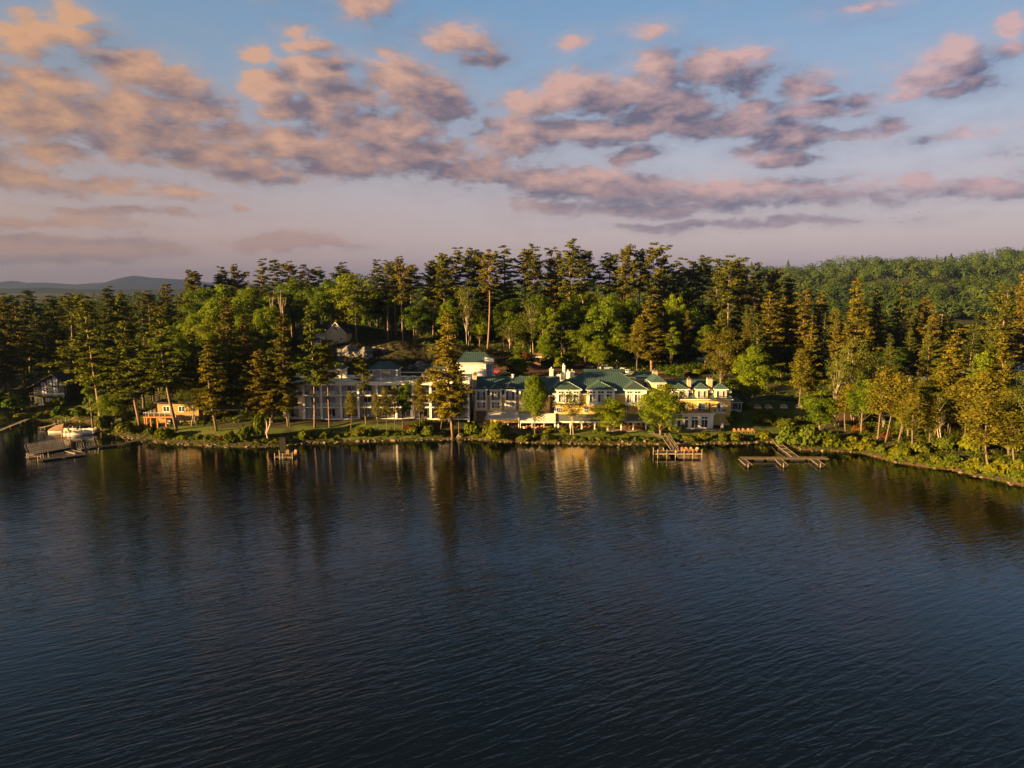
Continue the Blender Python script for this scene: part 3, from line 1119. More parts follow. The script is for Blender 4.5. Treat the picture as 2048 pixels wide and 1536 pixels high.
# ------------------------------------------------------------------ trees one can point to: (kind, photo u of the foot, distance, photo v of the top, crown width in photo px, label, lean)
TREES = [
    # point on the west: tall pines by the small yellow cottage
    ('pine_mid', 205, 187, 592, 120, "broad dark pine at the bay edge, westernmost of the sunlit pines above the pontoon boat", (0, 0)),
    ('pine_broad', 246, 189, 588, 105, "big full pine rising behind the leaning trunk beside the yellow cottage", (0, 0)),
    ('pine_mid', 281, 182, 640, 92, "pine with a long bare trunk leaning just west of the yellow cottage terrace", (-4, 0)),
    ('pine_mid', 354, 177, 617, 112, "tall pine with bare orange-lit trunk standing before the yellow cottage wall", (-2.5, 0)),
    ('pine_cone', 434, 175, 684, 86, "golden pine on the shore lawn in front of the orange timber deck", (-2, 0)),
    ('pine_broad', 400, 190, 668, 60, "shaded pine tucked behind the yellow cottage roof", (0, 0)),
    ('pine_tall', 463, 193, 600, 66, "slender pine with thin crown above the orange timber deck", (0, 0)),
    ('deadpine', 497, 197, 628, 36, "dead pine with rusty brown needles among the green hillside trees", (0, 0)),
    ('pine_high', 545, 181, 708, 74, "pine with high crown and two-tone trunk nearest the split dead snag", (-2, 0)),
    ('pine_full', 577, 178, 632, 84, "golden conical pine standing over the gangway of the small shore dock", (-1, 0)),
    ('pine_mid', 629, 177, 615, 86, "tall golden pine with leaning trunk before the first balconies of the white hotel", (-3, 0)),
    ('pine_high', 659, 178, 690, 56, "dark pine with straight orange trunk before the third balcony bay", (-1, 0)),
    ('pine_high', 733, 179, 722, 52, "small-crowned pine with a long leaning orange trunk before the middle of the white hotel", (-2, 0)),
    ('pine_full', 906, 175, 625, 100, "largest golden pine, overlapping the end of the white hotel", (-2, 0)),
    ('cedar', 918, 175, 748, 36, "slim golden cedar beside the largest golden pine", (1, 0)),
    ('cedar', 580, 176, 783, 25, "little cedar tuft on a bare stem beside the small shore dock gangway", (-2, 0)),
    ('cedar', 701, 176.5, 788, 30, "round-headed cedar on a straight pale stem, alone on the hotel bank", (0, 0)),
    ('cedar', 756, 175, 790, 24, "thin pale cedar, first of the cluster below the hotel pavilion", (-2, 0)),
    ('cedar', 775, 175, 780, 30, "bright pointed cedar, second of the cluster below the hotel pavilion", (-1, 0)),
    ('cedar', 789, 176, 778, 26, "brownish cedar with straight lit stem, third of the cluster below the hotel pavilion", (0, 0)),
    ('oak', 806, 178, 758, 38, "leaning green broadleaf on a curved orange stem before the white hotel", (3, 0)),
    ('cedar', 839, 177, 762, 32, "upright cedar with thin lit stem between the leaning broadleaf and the largest pine", (0, 0)),
    ('cedar', 881, 179, 786, 36, "spreading dark cedar low before the hotel ground floor", (0, 0)),
    ('pine_broad', -62, 206, 640, 120, "dark pine at the bay edge, outermost at the west", (0, 0)),
    ('pine_broad', -18, 203, 610, 110, "dark pine at the bay edge beside the pale gangway", (0, 0)),
    ('pine_broad', 22, 211, 600, 105, "dark shaded pine just west of the timber chalet", (0, 0)),
    ('pine_tall', 52, 219, 612, 80, "dark shaded pine behind the west eave of the timber chalet", (0, 0)),
    ('pine_broad', 518, 177.5, 700, 84, "olive pine on the shore between the tall thicket and the split dead trunk", (0, 0)),
    # in front of the inn
    ('dense', 1070, 174, 743, 54, "tall bright green maple in front of the white dining canopies", (0, 0)),
    ('birch', 1142, 173, 772, 66, "airy white-stemmed birch clump before the porch of the yellow inn", (0, 0)),
    ('dense', 1220, 174.5, 794, 72, "low round maple before the open porch of the yellow inn", (0, 0)),
    ('dense', 1322, 174, 766, 102, "big dense round maple by the gangway of the chair dock", (0, 0)),
    # behind and beside the inn
    ('goldround', 1442, 222, 650, 88, "large round golden-green tree beyond the east end of the inn", (0, 0)),
    ('dense', 1505, 199, 688, 82, "bright maple on the upper lawn next to the screened gazebo", (0, 0)),
    ('cedar', 1595, 192, 703, 52, "rusty golden conifer with a bare stem at the lawn edge", (0, 0)),
    ('pine_cone', 1613, 194, 655, 62, "taller pine just behind the rusty golden conifer at the lawn edge", (0, 0)),
    ('pine_full', 1304, 232, 590, 94, "big golden conifer beside the driveway behind the inn", (0, 0)),
    ('cedar', 1273, 232, 640, 44, "thin reddish conifer with twin lit stems beside the driveway", (0, 0)),
    ('spruce', 1365, 214, 727, 22, "small pointed spruce on the planted bank behind the inn", (0, 0)),
    ('maple', 1035, 214, 706, 56, "bushy maple behind the inn next to the white stair tower", (0, 0)),
    # east shore
    ('ivytree', 1640, 178, 778, 76, "ivy-wrapped tree rising from the big shore hedge", (0, 0)),
    ('birch', 1672, 182, 700, 60, "grey-green tree with ivied trunk behind the ivy-wrapped tree", (0, 0)),
    ('birch', 1706, 186, 664, 84, "tall grey-green tree with leaning orange stems east of the lawn", (-5, 0)),
    ('birch', 1742, 190, 694, 82, "white-trunked birch with open forked crown east of the lawn", (0, 0)),
    ('birch', 1800, 182, 735, 80, "leafy pale green tree above the leaning shoreline cedars", (0, 0)),
    ('cedar', 1755, 162, 742, 70, "shoreline cedar with an ivied stem, first east of the big hedge", (2, 0)),
    ('cedar', 1770, 161, 752, 60, "shoreline cedar with strongly slanted ivied stem", (8, 0)),
    ('cedar', 1826, 152, 792, 62, "shoreline cedar on two thin straight stems", (0, 0)),
    ('cedar', 1857, 153, 800, 50, "shoreline cedar on a crooked stem tilting over the bank", (-5, 0)),
    ('pine_full', 1899, 168, 658, 100, "tall golden pine with a forked top on the east bank", (1, 0)),
    ('maple', 1962, 182, 695, 74, "light green maple before the white gabled house", (0, 0)),
    ('cedar', 1978, 139, 800, 90, "big shoreline cedar on a pair of leaning pale stems", (-5, 0)),
    ('cedar', 2018, 146, 782, 80, "dense golden cedar with forked stem at the east edge of the shore", (-3, 0)),
    ('cedar', 1925, 156, 770, 84, "wide golden cedar clump below the tall forked pine", (-2, 0)),
    ('birch', 2052, 140, 760, 80, "leafy tree at the very east edge of the shore", (0, 0)),
    ('pine_high', 1997, 212, 580, 84, "solitary pine with a bare orange trunk standing before the pond", (0, 0)),
    ('pine_high', 1852, 196, 672, 56, "flat-topped pine with bare pale limbs above the shadowed cabins", (0, 0)),
    ('cedar', 1947, 150, 748, 84, "ragged golden cedar between the wide cedar clump and the paired leaning stems", (-2, 0)),
    ('birch', 1880, 160, 768, 74, "leafy tree low before the forked golden pine", (0, 0)),
    ('pine_cone', 1984, 172, 664, 84, "golden pine before the hidden white gable fronts", (0, 0)),
    ('birch', 2036, 152, 716, 100, "broad leafy tree covering the long blue-grey roof end", (0, 0)),
    ('cedar', 1796, 160, 768, 62, "golden cedar between the ivied stems and the straight stems", (2, 0)),
    ('maple', 1722, 170, 752, 70, "green tree rising behind the first leaning shoreline cedar", (0, 0)),
    ('cedar', 1692, 174, 772, 54, "golden cedar just east of the ivy-wrapped tree", (0, 0)),
    ('cedar', 2030, 138, 826, 84, "low golden cedar leaning over the easternmost water", (-6, 0)),
    ('cedar', 1868, 166, 742, 60, "straight golden cedar beside the dark shadowed cabin", (0, 0)),
    ('birch', 386, 180.5, 764, 64, "yellow-green tree half covering the cottage's east windows", (0, 0)),
    ('cedar', 409, 180, 768, 48, "feathery golden conifer between cottage and orange deck", (0, 0)),
    # golden pines east of the lawn
    ('pine_cone', 1530, 236, 584, 72, "golden pine with a bright bare stem, westernmost of the row behind the upper lawn", (0, 0)),
    ('pine_cone', 1563, 240, 592, 60, "golden pine second from the west in the row behind the upper lawn", (0, 0)),
    ('pine_broad', 1606, 238, 578, 84, "wide golden pine with twin stems in the row behind the upper lawn", (0, 0)),
    ('pine_cone', 1640, 246, 586, 60, "narrow golden pine between the twin-stemmed pine and the tallest of the row", (0, 0)),
    ('pine_full', 1702, 236, 558, 80, "tallest golden pine in the row behind the upper lawn", (0, 0)),
    ('pine_broad', 1752, 240, 576, 62, "orange-stemmed pine next to the tallest of the golden row", (0, 0)),
    ('pine_broad', 1793, 243, 574, 68, "pine with an open forked crown near the east end of the golden row", (0, 0)),
    ('pine_broad', 1834, 245, 592, 60, "easternmost pine of the golden row behind the upper lawn", (0, 0)),
    ('pine_broad', 2040, 228, 548, 90, "golden pine at the east edge of the picture above the dark roof", (0, 0)),
    # behind the inn: bright young broadleaves
    ('slim', 1085, 243, 606, 52, "yellow-green tree with forked lit stem left of the tall service pole", (0, 0)),
    ('birch', 1062, 246, 584, 64, "open yellow-green tree above the brown shed", (0, 0)),
    ('slim', 1105, 241, 598, 36, "narrow tree with reddish dead top beside the tall service pole", (0, 0)),
    ('birch', 1020, 244, 640, 56, "sunlit sapling clump behind the white stair tower", (0, 0)),
    ('slim', 1182, 258, 556, 44, "pointed bright green poplar on the slope behind the service poles", (0, 0)),
    ('oak', 1205, 246, 598, 82, "rounded bright green tree over the driveway bend", (0, 0)),
    ('oak', 1150, 244, 650, 62, "low bright green tree just beyond the tall service pole", (0, 0)),
    ('maple', 1255, 250, 596, 60, "bright green tree rising west of the big golden conifer", (0, 0)),
    ('maple', 1345, 262, 578, 48, "pale yellow-green tree standing bright in the dark woods", (0, 0)),
    ('dense', 1045, 250, 628, 58, "full bright tree between the stair tower and the brown shed, up the slope", (0, 0)),
    ('dense', 1128, 251, 604, 58, "full bright tree rising directly behind the tall service pole", (0, 0)),
    ('dense', 1172, 242, 646, 56, "bushy lime-green tree midway between the two service poles", (0, 0)),
    ('dense', 1236, 243, 652, 54, "bushy green tree just east of the crossarm pole", (0, 0)),
    ('dense', 1196, 238, 678, 46, "low bushy tree at the foot of the crossarm pole slope", (0, 0)),
    ('dense', 1092, 240, 668, 40, "low bushy tree just above the brown shed roof", (0, 0)),
    ('dense', 1010, 252, 600, 62, "bright full tree just west of the open yellow-green tree above the shed", (0, 0)),
    ('dense', 1080, 257, 582, 60, "tall full green crown behind the forked yellow-green tree", (0, 0)),
    ('dense', 1150, 257, 588, 62, "tall full green crown behind the transformer pole", (0, 0)),
    ('dense', 1222, 256, 584, 60, "tall full green crown behind the crossarm pole", (0, 0)),
    ('dense', 958, 249, 618, 50, "bright full tree beside the tall bare pine trunk", (0, 0)),
    ('dense', 900, 248, 596, 54, "green crown among the pine trunks behind the largest golden pine", (0, 0)),
    ('dense', 438, 232, 592, 78, "bright rounded crown low on the west hill face", (0, 0)),
    ('dense', 540, 228, 606, 70, "bright rounded crown below the bare hillside snags", (0, 0)),
    ('dense', 486, 226, 628, 64, "bright rounded crown just above the rusty dead pine", (0, 0)),
    ('dense', 392, 228, 626, 66, "green rounded crown above the cottage pines", (0, 0)),
    ('slim', 186, 190, 728, 40, "young lime-green tree at the edge of the shaded bay", (0, 0)),
    ('dense', 226, 186, 782, 62, "bright leafy tree low between the two big bay pines", (0, 0)),
    ('dense', 254, 189, 752, 50, "green tree filling the gap before the leaning pine trunk", (0, 0)),
    ('birch', 374, 187, 742, 44, "thin yellow-green tree over the cottage roof", (0, 0)),
    ('pine_broad', 458, 189, 722, 66, "dark shaded pine over the pale pool house", (0, 0)),
    ('pine_broad', 492, 187, 738, 60, "dark shaded pine at the east corner of the orange deck", (0, 0)),
    # hill on the west
    ('oak', 590, 256, 552, 66, "round bright tree on the hilltop directly above the golden conical pine", (0, 0)),
    ('oak', 712, 246, 542, 96, "largest round tree beside the beige hill house", (0, 0)),
    ('oak', 662, 256, 552, 70, "round tree directly behind the chimney of the beige hill house", (0, 0)),
    ('maple', 455, 246, 560, 84, "bright crown topping the west shoulder of the hill", (0, 0)),
    ('maple', 505, 242, 566, 76, "bright green tree beside the bare snags on the hill", (0, 0)),
    ('oak', 410, 244, 572, 70, "bright green tree at the west foot of the hill crest", (0, 0)),
    ('pine_high', 776, 250, 522, 46, "thin-stemmed pine by the hilltop clearing, nearest the house", (0, 0)),
    ('pine_high', 806, 248, 516, 62, "tall umbrella-topped pine at the east end of the hilltop clearing", (0, 0)),
    ('pine_high', 792, 256, 528, 56, "pine between the thin-stemmed and the umbrella-topped pines on the hilltop", (0, 0)),
    ('pine_high', 975, 240, 503, 62, "tall pine with a long bare trunk rising above the white stair tower", (0, 0)),
    ('birch', 935, 246, 552, 52, "bright green tree among the tall dark trunks on the slope", (0, 0)),
]
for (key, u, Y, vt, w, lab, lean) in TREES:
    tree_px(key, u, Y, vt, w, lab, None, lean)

SKYLINE_PINES = [(530, 270, 522, 44), (546, 266, 518, 46), (585, 274, 526, 46), (612, 270, 531, 44), (640, 276, 537, 44), (688, 272, 527, 50), (754, 266, 523, 44), (822, 262, 534, 40),
                 (866, 254, 526, 46), (890, 252, 512, 52), (918, 262, 500, 56), (941, 258, 498, 50), (958, 264, 512, 44), (1014, 264, 497, 60), (1052, 268, 500, 52), (1068, 262, 498, 46),
                 (1096, 266, 500, 50), (1132, 262, 490, 62), (1112, 272, 505, 46), (1165, 266, 502, 52), (1214, 268, 508, 56), (1250, 262, 496, 44), (1279, 266, 500, 44), (1305, 262, 490, 56),
                 (1326, 272, 515, 46), (1348, 280, 521, 52), (1376, 278, 518, 44), (1398, 284, 513, 42), (1426, 270, 519, 54), (1456, 262, 515, 56), (1474, 276, 522, 46), (1500, 270, 530, 50), (1538, 276, 546, 52), (1572, 282, 556, 50),
                 (396, 262, 545, 46), (452, 268, 536, 46), (480, 272, 531, 40), (380, 270, 558, 44), (330, 262, 566, 50), (300, 262, 584, 44), (232, 258, 576, 52), (60, 250, 582, 60), (20, 256, 590, 60), (110, 262, 594, 60), (150, 246, 588, 60)]
SKYLINE_MARKS = [(0, "over the dark woods behind the bay"), (260, "over the west shoulder of the hill"), (500, "over the hilltop above the dead snags"), (650, "over the beige hill house"), (845, "over the largest golden pine"), (955, "over the white stair tower"), (1090, "over the tall service pole"), (1200, "over the crossarm pole"), (1335, "over the gap east of the big golden conifer"), (1490, "over the golden row behind the upper lawn")]
ORDW = ['first', 'second', 'third', 'fourth', 'fifth', 'sixth', 'seventh', 'eighth']
SEEN = {}
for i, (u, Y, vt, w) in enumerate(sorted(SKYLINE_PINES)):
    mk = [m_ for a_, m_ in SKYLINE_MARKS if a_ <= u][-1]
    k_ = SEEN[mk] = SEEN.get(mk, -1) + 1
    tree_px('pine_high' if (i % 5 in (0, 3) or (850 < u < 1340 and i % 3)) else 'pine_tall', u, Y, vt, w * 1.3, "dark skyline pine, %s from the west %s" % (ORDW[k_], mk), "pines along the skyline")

for (u, Y, vt) in ((563, 236, 578), (539, 238, 588)):
    p = at(u, vt, Y)
    z = hz(p.x, Y)
    t = thing("dead_snag", "bleached bare snag with a %s on the green hillside" % ("split forked top" if u > 550 else "reddish twiggy top"), "dead tree", (p.x, Y, z))
    o = make_snag(p.z - z, 6)
    me = o.mesh("trunk"); me.materials.append(M['deadwood'])
    ob("trunk", me, t)
p = gnd(538, 884)
t = thing("dead_snag", "split broken dead trunk at the water's edge beside the small shore dock", "dead tree", (p.x, p.y, p.z))
mb = MB().path([(0, 0, -.4), (-.5, 0, 2.2), (-.3, 0, 4.0), (-.5, .1, 5.4)], [.22, .2, .15, .06], 7).path([(-.4, 0, 2.2), (.5, 0, 4.4), (.55, 0, 6.0)], [.2, .17, .07], 7).path([(-.45, 0, 2.0), (-1.4, 0, 3.4), (-2.0, 0, 3.8)], [.08, .05, .02], 5)
me = mb.mesh("trunk"); me.materials.append(M['deadwood']); ob("trunk", me, t)

# ------------------------------------------------------------------ the woods behind: trees nothing tells apart
SKY = [(0, 592), (60, 580), (150, 592), (190, 588), (240, 580), (300, 588), (380, 562), (440, 550), (500, 532), (560, 532), (640, 542), (720, 548), (800, 540), (826, 556), (836, 612), (856, 606), (868, 560), (900, 545),
       (960, 540), (1000, 545), (1100, 530), (1190, 548), (1240, 545), (1320, 535), (1400, 540), (1480, 545), (1560, 568), (1640, 590), (1750, 596), (1850, 606), (1960, 610), (2048, 570), (2300, 560)]


def vmin(u):
    return float(np.interp(u, [p[0] for p in SKY], [p[1] for p in SKY]))


def clear_of(x, y, r):
    for (px, py, pr) in PLACED:
        if (x - px) ** 2 + (y - py) ** 2 < (r + pr * .35) ** 2:
            return False
    return True


KEEP = [(-76, -48, 202, 246), (-62, -8, 180, 212), (-12, 66, 176, 212), (-6, 42, 210, 235), (30, 68, 205, 236), (-56, -6, 212, 246), (-140, -118, 196, 214), (60, 90, 182, 206), (104, 150, 195, 214)]


def free(x, y, extra=()):
    return not any(a < x < b and c < y < d for a, b, c, d in list(KEEP) + list(extra))


FILL = [
    # x0, x1, y0, y1, count, mix, height range, spacing, label, group
    (-205, -112, 216, 330, 70, [('pine_broad', 5), ('pine_tall', 2), ('oak', 2), ('spruce', 1)], (17, 25), 4.2, "shaded dark tree in the woods behind the bay", "trees in the dark woods behind the bay"),
    (-112, -56, 192, 262, 62, [('oak', 4), ('maple', 4), ('slim', 3), ('birch', 2), ('pine_tall', 1)], (13, 19), 3.6, "green tree in the mixed wood climbing the hill west of the white hotel", "trees climbing the west hill"),
    (-95, 2, 247, 330, 44, [('oak', 5), ('pine_tall', 2), ('maple', 3)], (13, 18), 4.8, "green tree in the wood on top of the hill", "trees on top of the hill"),
    (-14, 72, 244, 330, 62, [('oak', 5), ('maple', 3), ('slim', 3), ('pine_tall', 2), ('birch', 1)], (14, 21), 4.0, "green tree in the wood above the driveway", "trees above the driveway"),
    (66, 170, 212, 330, 84, [('pine_tall', 5), ('pine_broad', 3), ('oak', 2), ('spruce', 1)], (17, 25), 4.4, "dark pine wood tree east of the inn", "trees in the dark wood east of the inn"),
    (92, 150, 165, 212, 46, [('birch', 3), ('oak', 2), ('cedar', 3), ('maple', 2)], (7, 13), 3.8, "leafy tree on the crowded east bank", "trees on the east bank"),
    (150, 280, 220, 390, 46, [('pine_broad', 3), ('oak', 3), ('birch', 2)], (13, 20), 6.5, "mixed woodland tree before the far pond", "trees before the far pond"),
    (-275, -184, 172, 250, 44, [('pine_broad', 3), ('pine_tall', 2)], (20, 25), 5.0, "tall pine on the headland west of the bay", "pines on the west headland"),
]
SPECIES = {'pine_broad': 'spreading dark pine', 'pine_tall': 'tall narrow dark pine', 'oak': 'round-crowned green tree', 'maple': 'bright leafy tree', 'slim': 'slim upright leafy tree', 'birch': 'airy pale-barked tree', 'cedar': 'golden cedar', 'spruce': 'small pointed spruce'}
SPOTS = {
    "trees in the dark woods behind the bay": [(40, "above the pale gangway"), (150, "behind the timber chalet"), (260, "behind the big bay pines"), (360, "behind the leaning pine by the cottage"), (9999, "at the west foot of the hill")],
    "trees climbing the west hill": [(380, "above the yellow cottage"), (450, "above the orange deck"), (530, "around the bare hillside snags"), (600, "behind the golden conical pine"), (9999, "by the beige hill house")],
    "trees on top of the hill": [(500, "on the west shoulder of the hill"), (640, "on the hilltop behind the golden conical pine"), (760, "in the wood behind the beige hill house"), (880, "in the wood behind the hilltop clearing"), (9999, "in the wood above the white stair tower")],
    "trees above the driveway": [(1010, "in the wood above the stair tower"), (1090, "in the wood above the brown shed"), (1180, "in the wood behind the transformer pole"), (1270, "in the wood behind the crossarm pole"), (9999, "in the wood behind the big golden conifer")],
    "trees in the dark wood east of the inn": [(1460, "in the wood behind the round golden-green tree"), (1560, "in the wood above the upper lawn"), (1660, "in the wood behind the golden pine row"), (1760, "in the wood above the forked birch"), (9999, "in the wood behind the dark cabin")],
    "trees on the east bank": [(1720, "on the bank behind the big shore hedge"), (1800, "on the bank among the ivied cedar stems"), (1880, "on the bank behind the straight cedar stems"), (1960, "on the bank below the forked golden pine"), (9999, "on the bank below the white houses")],
    "trees before the far pond": [(1800, "west of the far pond"), (1930, "at the near edge of the far pond"), (2048, "between the white houses and the far pond"), (9999, "past the long blue-grey roof")],
    "pines on the west headland": [(9999, "on the headland west of the bay")],
}


def spot_label(key, u, y, y0, y1, grp):
    where = [w_ for lim, w_ in SPOTS[grp] if u <= lim][0]
    row = "front" if y < y0 + (y1 - y0) * .33 else ("middle" if y < y0 + (y1 - y0) * .67 else "rear")
    return "%s %s, %s rank" % (SPECIES[key], where, row)


for (x0, x1, y0, y1, cnt, mixk, hr, sp, lab, grp) in FILL:
    keys = [k_ for k_, w in mixk for _ in range(w)]
    made, tries = 0, 0
    while made < cnt and tries < cnt * 40:
        tries += 1
        x, y = rng.uniform(x0, x1), rng.uniform(y0, y1)
        if grp.startswith("pines on the west") and x > -176 - (y - 172) * .5:
            continue
        if inland(np.array([x]), np.array([y]))[0] < 3 or not free(x, y) or not clear_of(x, y, sp * .5):
            continue
        z = hz(x, y)
        if z < .6:
            continue
        dep = y * CP + (CAMZ - z) * SP
        u = 1024 + x * F / dep
        if 1925 < u < 2060 and 330 < y and made % 3:            # keep the pond in view
            continue
        key = keys[int(rng.integers(len(keys)))]
        ht = rng.uniform(*hr) * (.62 if key in ('slim', 'birch', 'oak', 'maple') and hr[1] > 22 else 1.0)
        zmax = at(u, vmin(u) + rng.uniform(2, 22), y).z if -80 < u < 2150 else 99
        ht = min(ht, zmax - z)
        if ht < 6:
            continue
        wid = ht * {'pine_broad': .40, 'pine_tall': .33, 'pine_cone': .36, 'oak': .70, 'maple': .66, 'slim': .46, 'birch': .55, 'cedar': .36, 'spruce': .38}[key] * rng.uniform(.85, 1.15)
        PLACED.append((x, y, wid / 2))
        plant(key, x, y, ht, wid, spot_label(key, u, y, y0, y1, grp), grp)
        made += 1


# ------------------------------------------------------------------ far woods: one mass of crowns on the hill across the pond
def far_woods(name, label, rects, n, size, leafn, leafsz):
    C, N, Ls, Tn = [], [], [], []
    cnt = 0
    xs, ys = [], []
    for (x0, x1, y0, y1, w) in rects:
        m_ = int(n * w)
        xs.append(rng.uniform(x0, x1, m_)); ys.append(rng.uniform(y0, y1, m_))
    xs, ys = np.concatenate(xs), np.concatenate(ys)
    zs = height(xs, ys)
    ok = zs > .8
    xs, ys, zs = xs[ok], ys[ok], zs[ok]
    for x, y, z in zip(xs, ys, zs):
        r = rng.uniform(*size)
        hh = r * rng.uniform(1.7, 2.3)
        conif = rng.random() < .03
        k_ = leafn
        d = rng.normal(size=(k_, 3))
        d /= np.linalg.norm(d, axis=1, keepdims=True)
        d[:, 2] = np.abs(d[:, 2]) * np.where(rng.random(k_) < .3, -.5, 1)
        d[:, 1] = np.where(rng.random(k_) < .65, -np.abs(d[:, 1]), d[:, 1])
        lump = 1 + .22 * np.sin(d[:, 0] * 5 + x) * np.sin(d[:, 2] * 5 + y) + .15 * np.sin(d[:, 1] * 7 + z)
        if conif:
            tt = rng.random(k_)
            P = np.stack([d[:, 0] * (1 - tt) * r * .75, d[:, 1] * (1 - tt) * r * .75, hh * (.35 + .95 * tt)], 1)
        else:
            P = d * lump[:, None] * np.array([r, r, r * .95]) + np.array([0, 0, hh - r])
        C.append(P + np.array([x, y, z]))
        N.append(d * 1.1 + rng.normal(size=(k_, 3)) * .28 + np.array([0, 0, .2]))
        Ls.append(rng.uniform(.7, 1.3, k_) * leafsz)
        Tn.append(np.clip(rng.uniform(0, 1) + rng.normal(0, .15, k_), 0, 1))
    Ls = np.concatenate(Ls)
    me = leaf_mesh(name, np.concatenate(C), np.concatenate(N), Ls, Ls * .75, np.concatenate(Tn), L['far'])
    tag(ob(name, me), label, kind='stuff')


far_woods("far_forest", "wooded hillside across the far pond", [(180, 800, 700, 830, .36), (170, 980, 830, 960, .30), (200, 1050, 960, 1060, .16), (-260, 190, 640, 920, .12), (60, 260, 420, 700, .06)], 2300, (6.0, 9.5), 170, 1.85)
far_woods("far_forest", "low distant forest beyond the bay", [(-420, -140, 345, 640, .4), (-140, 190, 340, 640, .35), (-800, 0, 640, 1500, .25)], 1400, (5, 8), 80, 2.2)
# ------------------------------------------------------------------ building kit
def window(root, x0, x1, z0, z1, y, panes=2, rows=1, fr=.10, glass='glass', name='window', depth=.10, frame='white'):
    """framed window standing proud of the wall plane y (facing -y), its panes as sub-parts"""
    mb = MB()
    yf = y - depth
    mb.box(x0, x1, yf, y + .02, z0, z0 + fr).box(x0, x1, yf, y + .02, z1 - fr, z1)
    mb.box(x0, x0 + fr, yf, y + .02, z0 + fr, z1 - fr).box(x1 - fr, x1, yf, y + .02, z0 + fr, z1 - fr)
    w = (x1 - x0 - fr) / panes
    h = (z1 - z0 - fr) / rows
    for i in range(1, panes):
        c = x0 + fr / 2 + i * w
        mb.box(c - fr * .4, c + fr * .4, yf + .012, y + .02, z0 + fr, z1 - fr)
    for j in range(1, rows):
        c = z0 + fr / 2 + j * h
        mb.box(x0 + fr, x1 - fr, yf + .024, y + .018, c - fr * .3, c + fr * .3)
    o = mb.build(name, M[frame], root)
    for i in range(panes):
        a = x0 + fr / 2 + i * w
        MB().box(a + fr * .5, a + w - fr * .5, y - depth * .45, y - depth * .25, z0 + fr * .9, z1 - fr * .9).build('pane', M['curtain' if (glass == 'mixed' and i % 2) else ('glass' if glass == 'mixed' else glass)], o)
    return o


def rail_run(root, pts, z, h=1.0, glass=True, matn='white', step=1.6, name='railing'):
    mb = MB()
    for (a, b) in zip(pts[:-1], pts[1:]):
        a, b = Vector((a[0], a[1], z)), Vector((b[0], b[1], z))
        ln = (b - a).length
        n = max(1, int(round(ln / step)))
        up = Vector((0, 0, h))
        mb.tube(a + up, b + up, .045, n=4)
        for i in range(n + 1):
            p = a.lerp(b, i / n)
            mb.tube(p, p + up, .04, n=4)
        if not glass:
            m_ = max(2, int(ln / .22))
            for i in range(1, m_):
                p = a.lerp(b, i / m_)
                mb.tube(p + Vector((0, 0, .1)), p + up, .018, n=3, cap=False)
            mb.tube(a + Vector((0, 0, .1)), b + Vector((0, 0, .1)), .03, n=4)
    o = mb.build(name, M[matn], root)
    if glass:
        for (a, b) in zip(pts[:-1], pts[1:]):
            d = Vector((b[0] - a[0], b[1] - a[1], 0)).normalized()
            nrm = Vector((-d.y, d.x, 0)) * .012
            a3, b3 = Vector((a[0], a[1], z + .1)) + d * .06, Vector((b[0], b[1], z + .1)) - d * .06
            up = Vector((0, 0, h - .18))
            MB().slab([a3 - nrm + up, b3 - nrm + up, b3 + nrm + up, a3 + nrm + up], h - .18).build('glass_panel', M['rail'], o)
    return o


def seams(mb, a, b, c, d, pitch=.62, hgt=.07, wid=.06):
    """standing seams on the roof quad a-b (eave) to d-c (ridge)"""
    a, b, c, d = map(Vector, (a, b, c, d))
    nrm = (b - a).cross(d - a)
    if nrm.length < 1e-6:
        nrm = (b - a).cross(c - a)
    nrm.normalize()
    if nrm.z < 0:
        nrm = -nrm
    ex = (b - a).normalized()
    ln = (b - a).length
    n = max(1, int(ln / pitch))
    slope = nrm.cross(ex)
    if slope.z < 0:
        slope = -slope
    # clip each seam line against the polygon's upper edges
    def pr(p):
        q = p - a
        return q.dot(ex), q.dot(slope)
    poly = [pr(p) for p in (a, b, c, d)]
    for i in range(n + 1):
        s = (i + .5) * ln / (n + 1)
        top = 0
        for (p, q) in zip(poly, poly[1:] + poly[:1]):
            if (p[0] - s) * (q[0] - s) < 0:
                t = (s - p[0]) / (q[0] - p[0])
                top = max(top, p[1] + t * (q[1] - p[1]))
        if top > .3:
            p0 = a + ex * s + nrm * .003
            p1 = p0 + slope * (top - .05)
            w = ex * wid / 2
            h = nrm * hgt
            mb.add([p0 - w, p0 + w, p0 + w + h, p0 - w + h, p1 - w, p1 + w, p1 + w + h, p1 - w + h], [(0, 1, 2, 3), (5, 4, 7, 6), (0, 3, 7, 4), (1, 5, 6, 2), (3, 2, 6, 7)])


def hip_roof(root, x0, x1, y0, y1, ze, zr, rx0, rx1, ry, th=.22, matn='roof', seam=True, name='roof', fascia='white', pitch=.62):
    """hipped roof with white eave board; ridge from (rx0, ry) to (rx1, ry)"""
    A, B, C, D = (x0, y0, ze), (x1, y0, ze), (x1, y1, ze), (x0, y1, ze)
    P, Q = (rx0, ry, zr), (rx1, ry, zr)
    mb = MB()
    mb.add([A, B, C, D, P, Q], [(0, 1, 5, 4), (1, 2, 5), (2, 3, 4, 5), (3, 0, 4), (3, 2, 1, 0)])
    if seam:
        seams(mb, A, B, Q, P, pitch)
        seams(mb, D, A, P, P, pitch)
        seams(mb, B, C, Q, Q, pitch)
    for (p, q) in ((A, P), (B, Q), (P, Q)):
        mb.tube(Vector(p) + Vector((0, 0, .03)), Vector(q) + Vector((0, 0, .03)), .07, n=4)
    o = mb.build(name, M[matn], root)
    if fascia:
        MB().box(x0 + .02, x1 - .02, y0 + .02, y1 - .02, ze - th, ze - .004).build('eave_board', M[fascia], o)
    return o


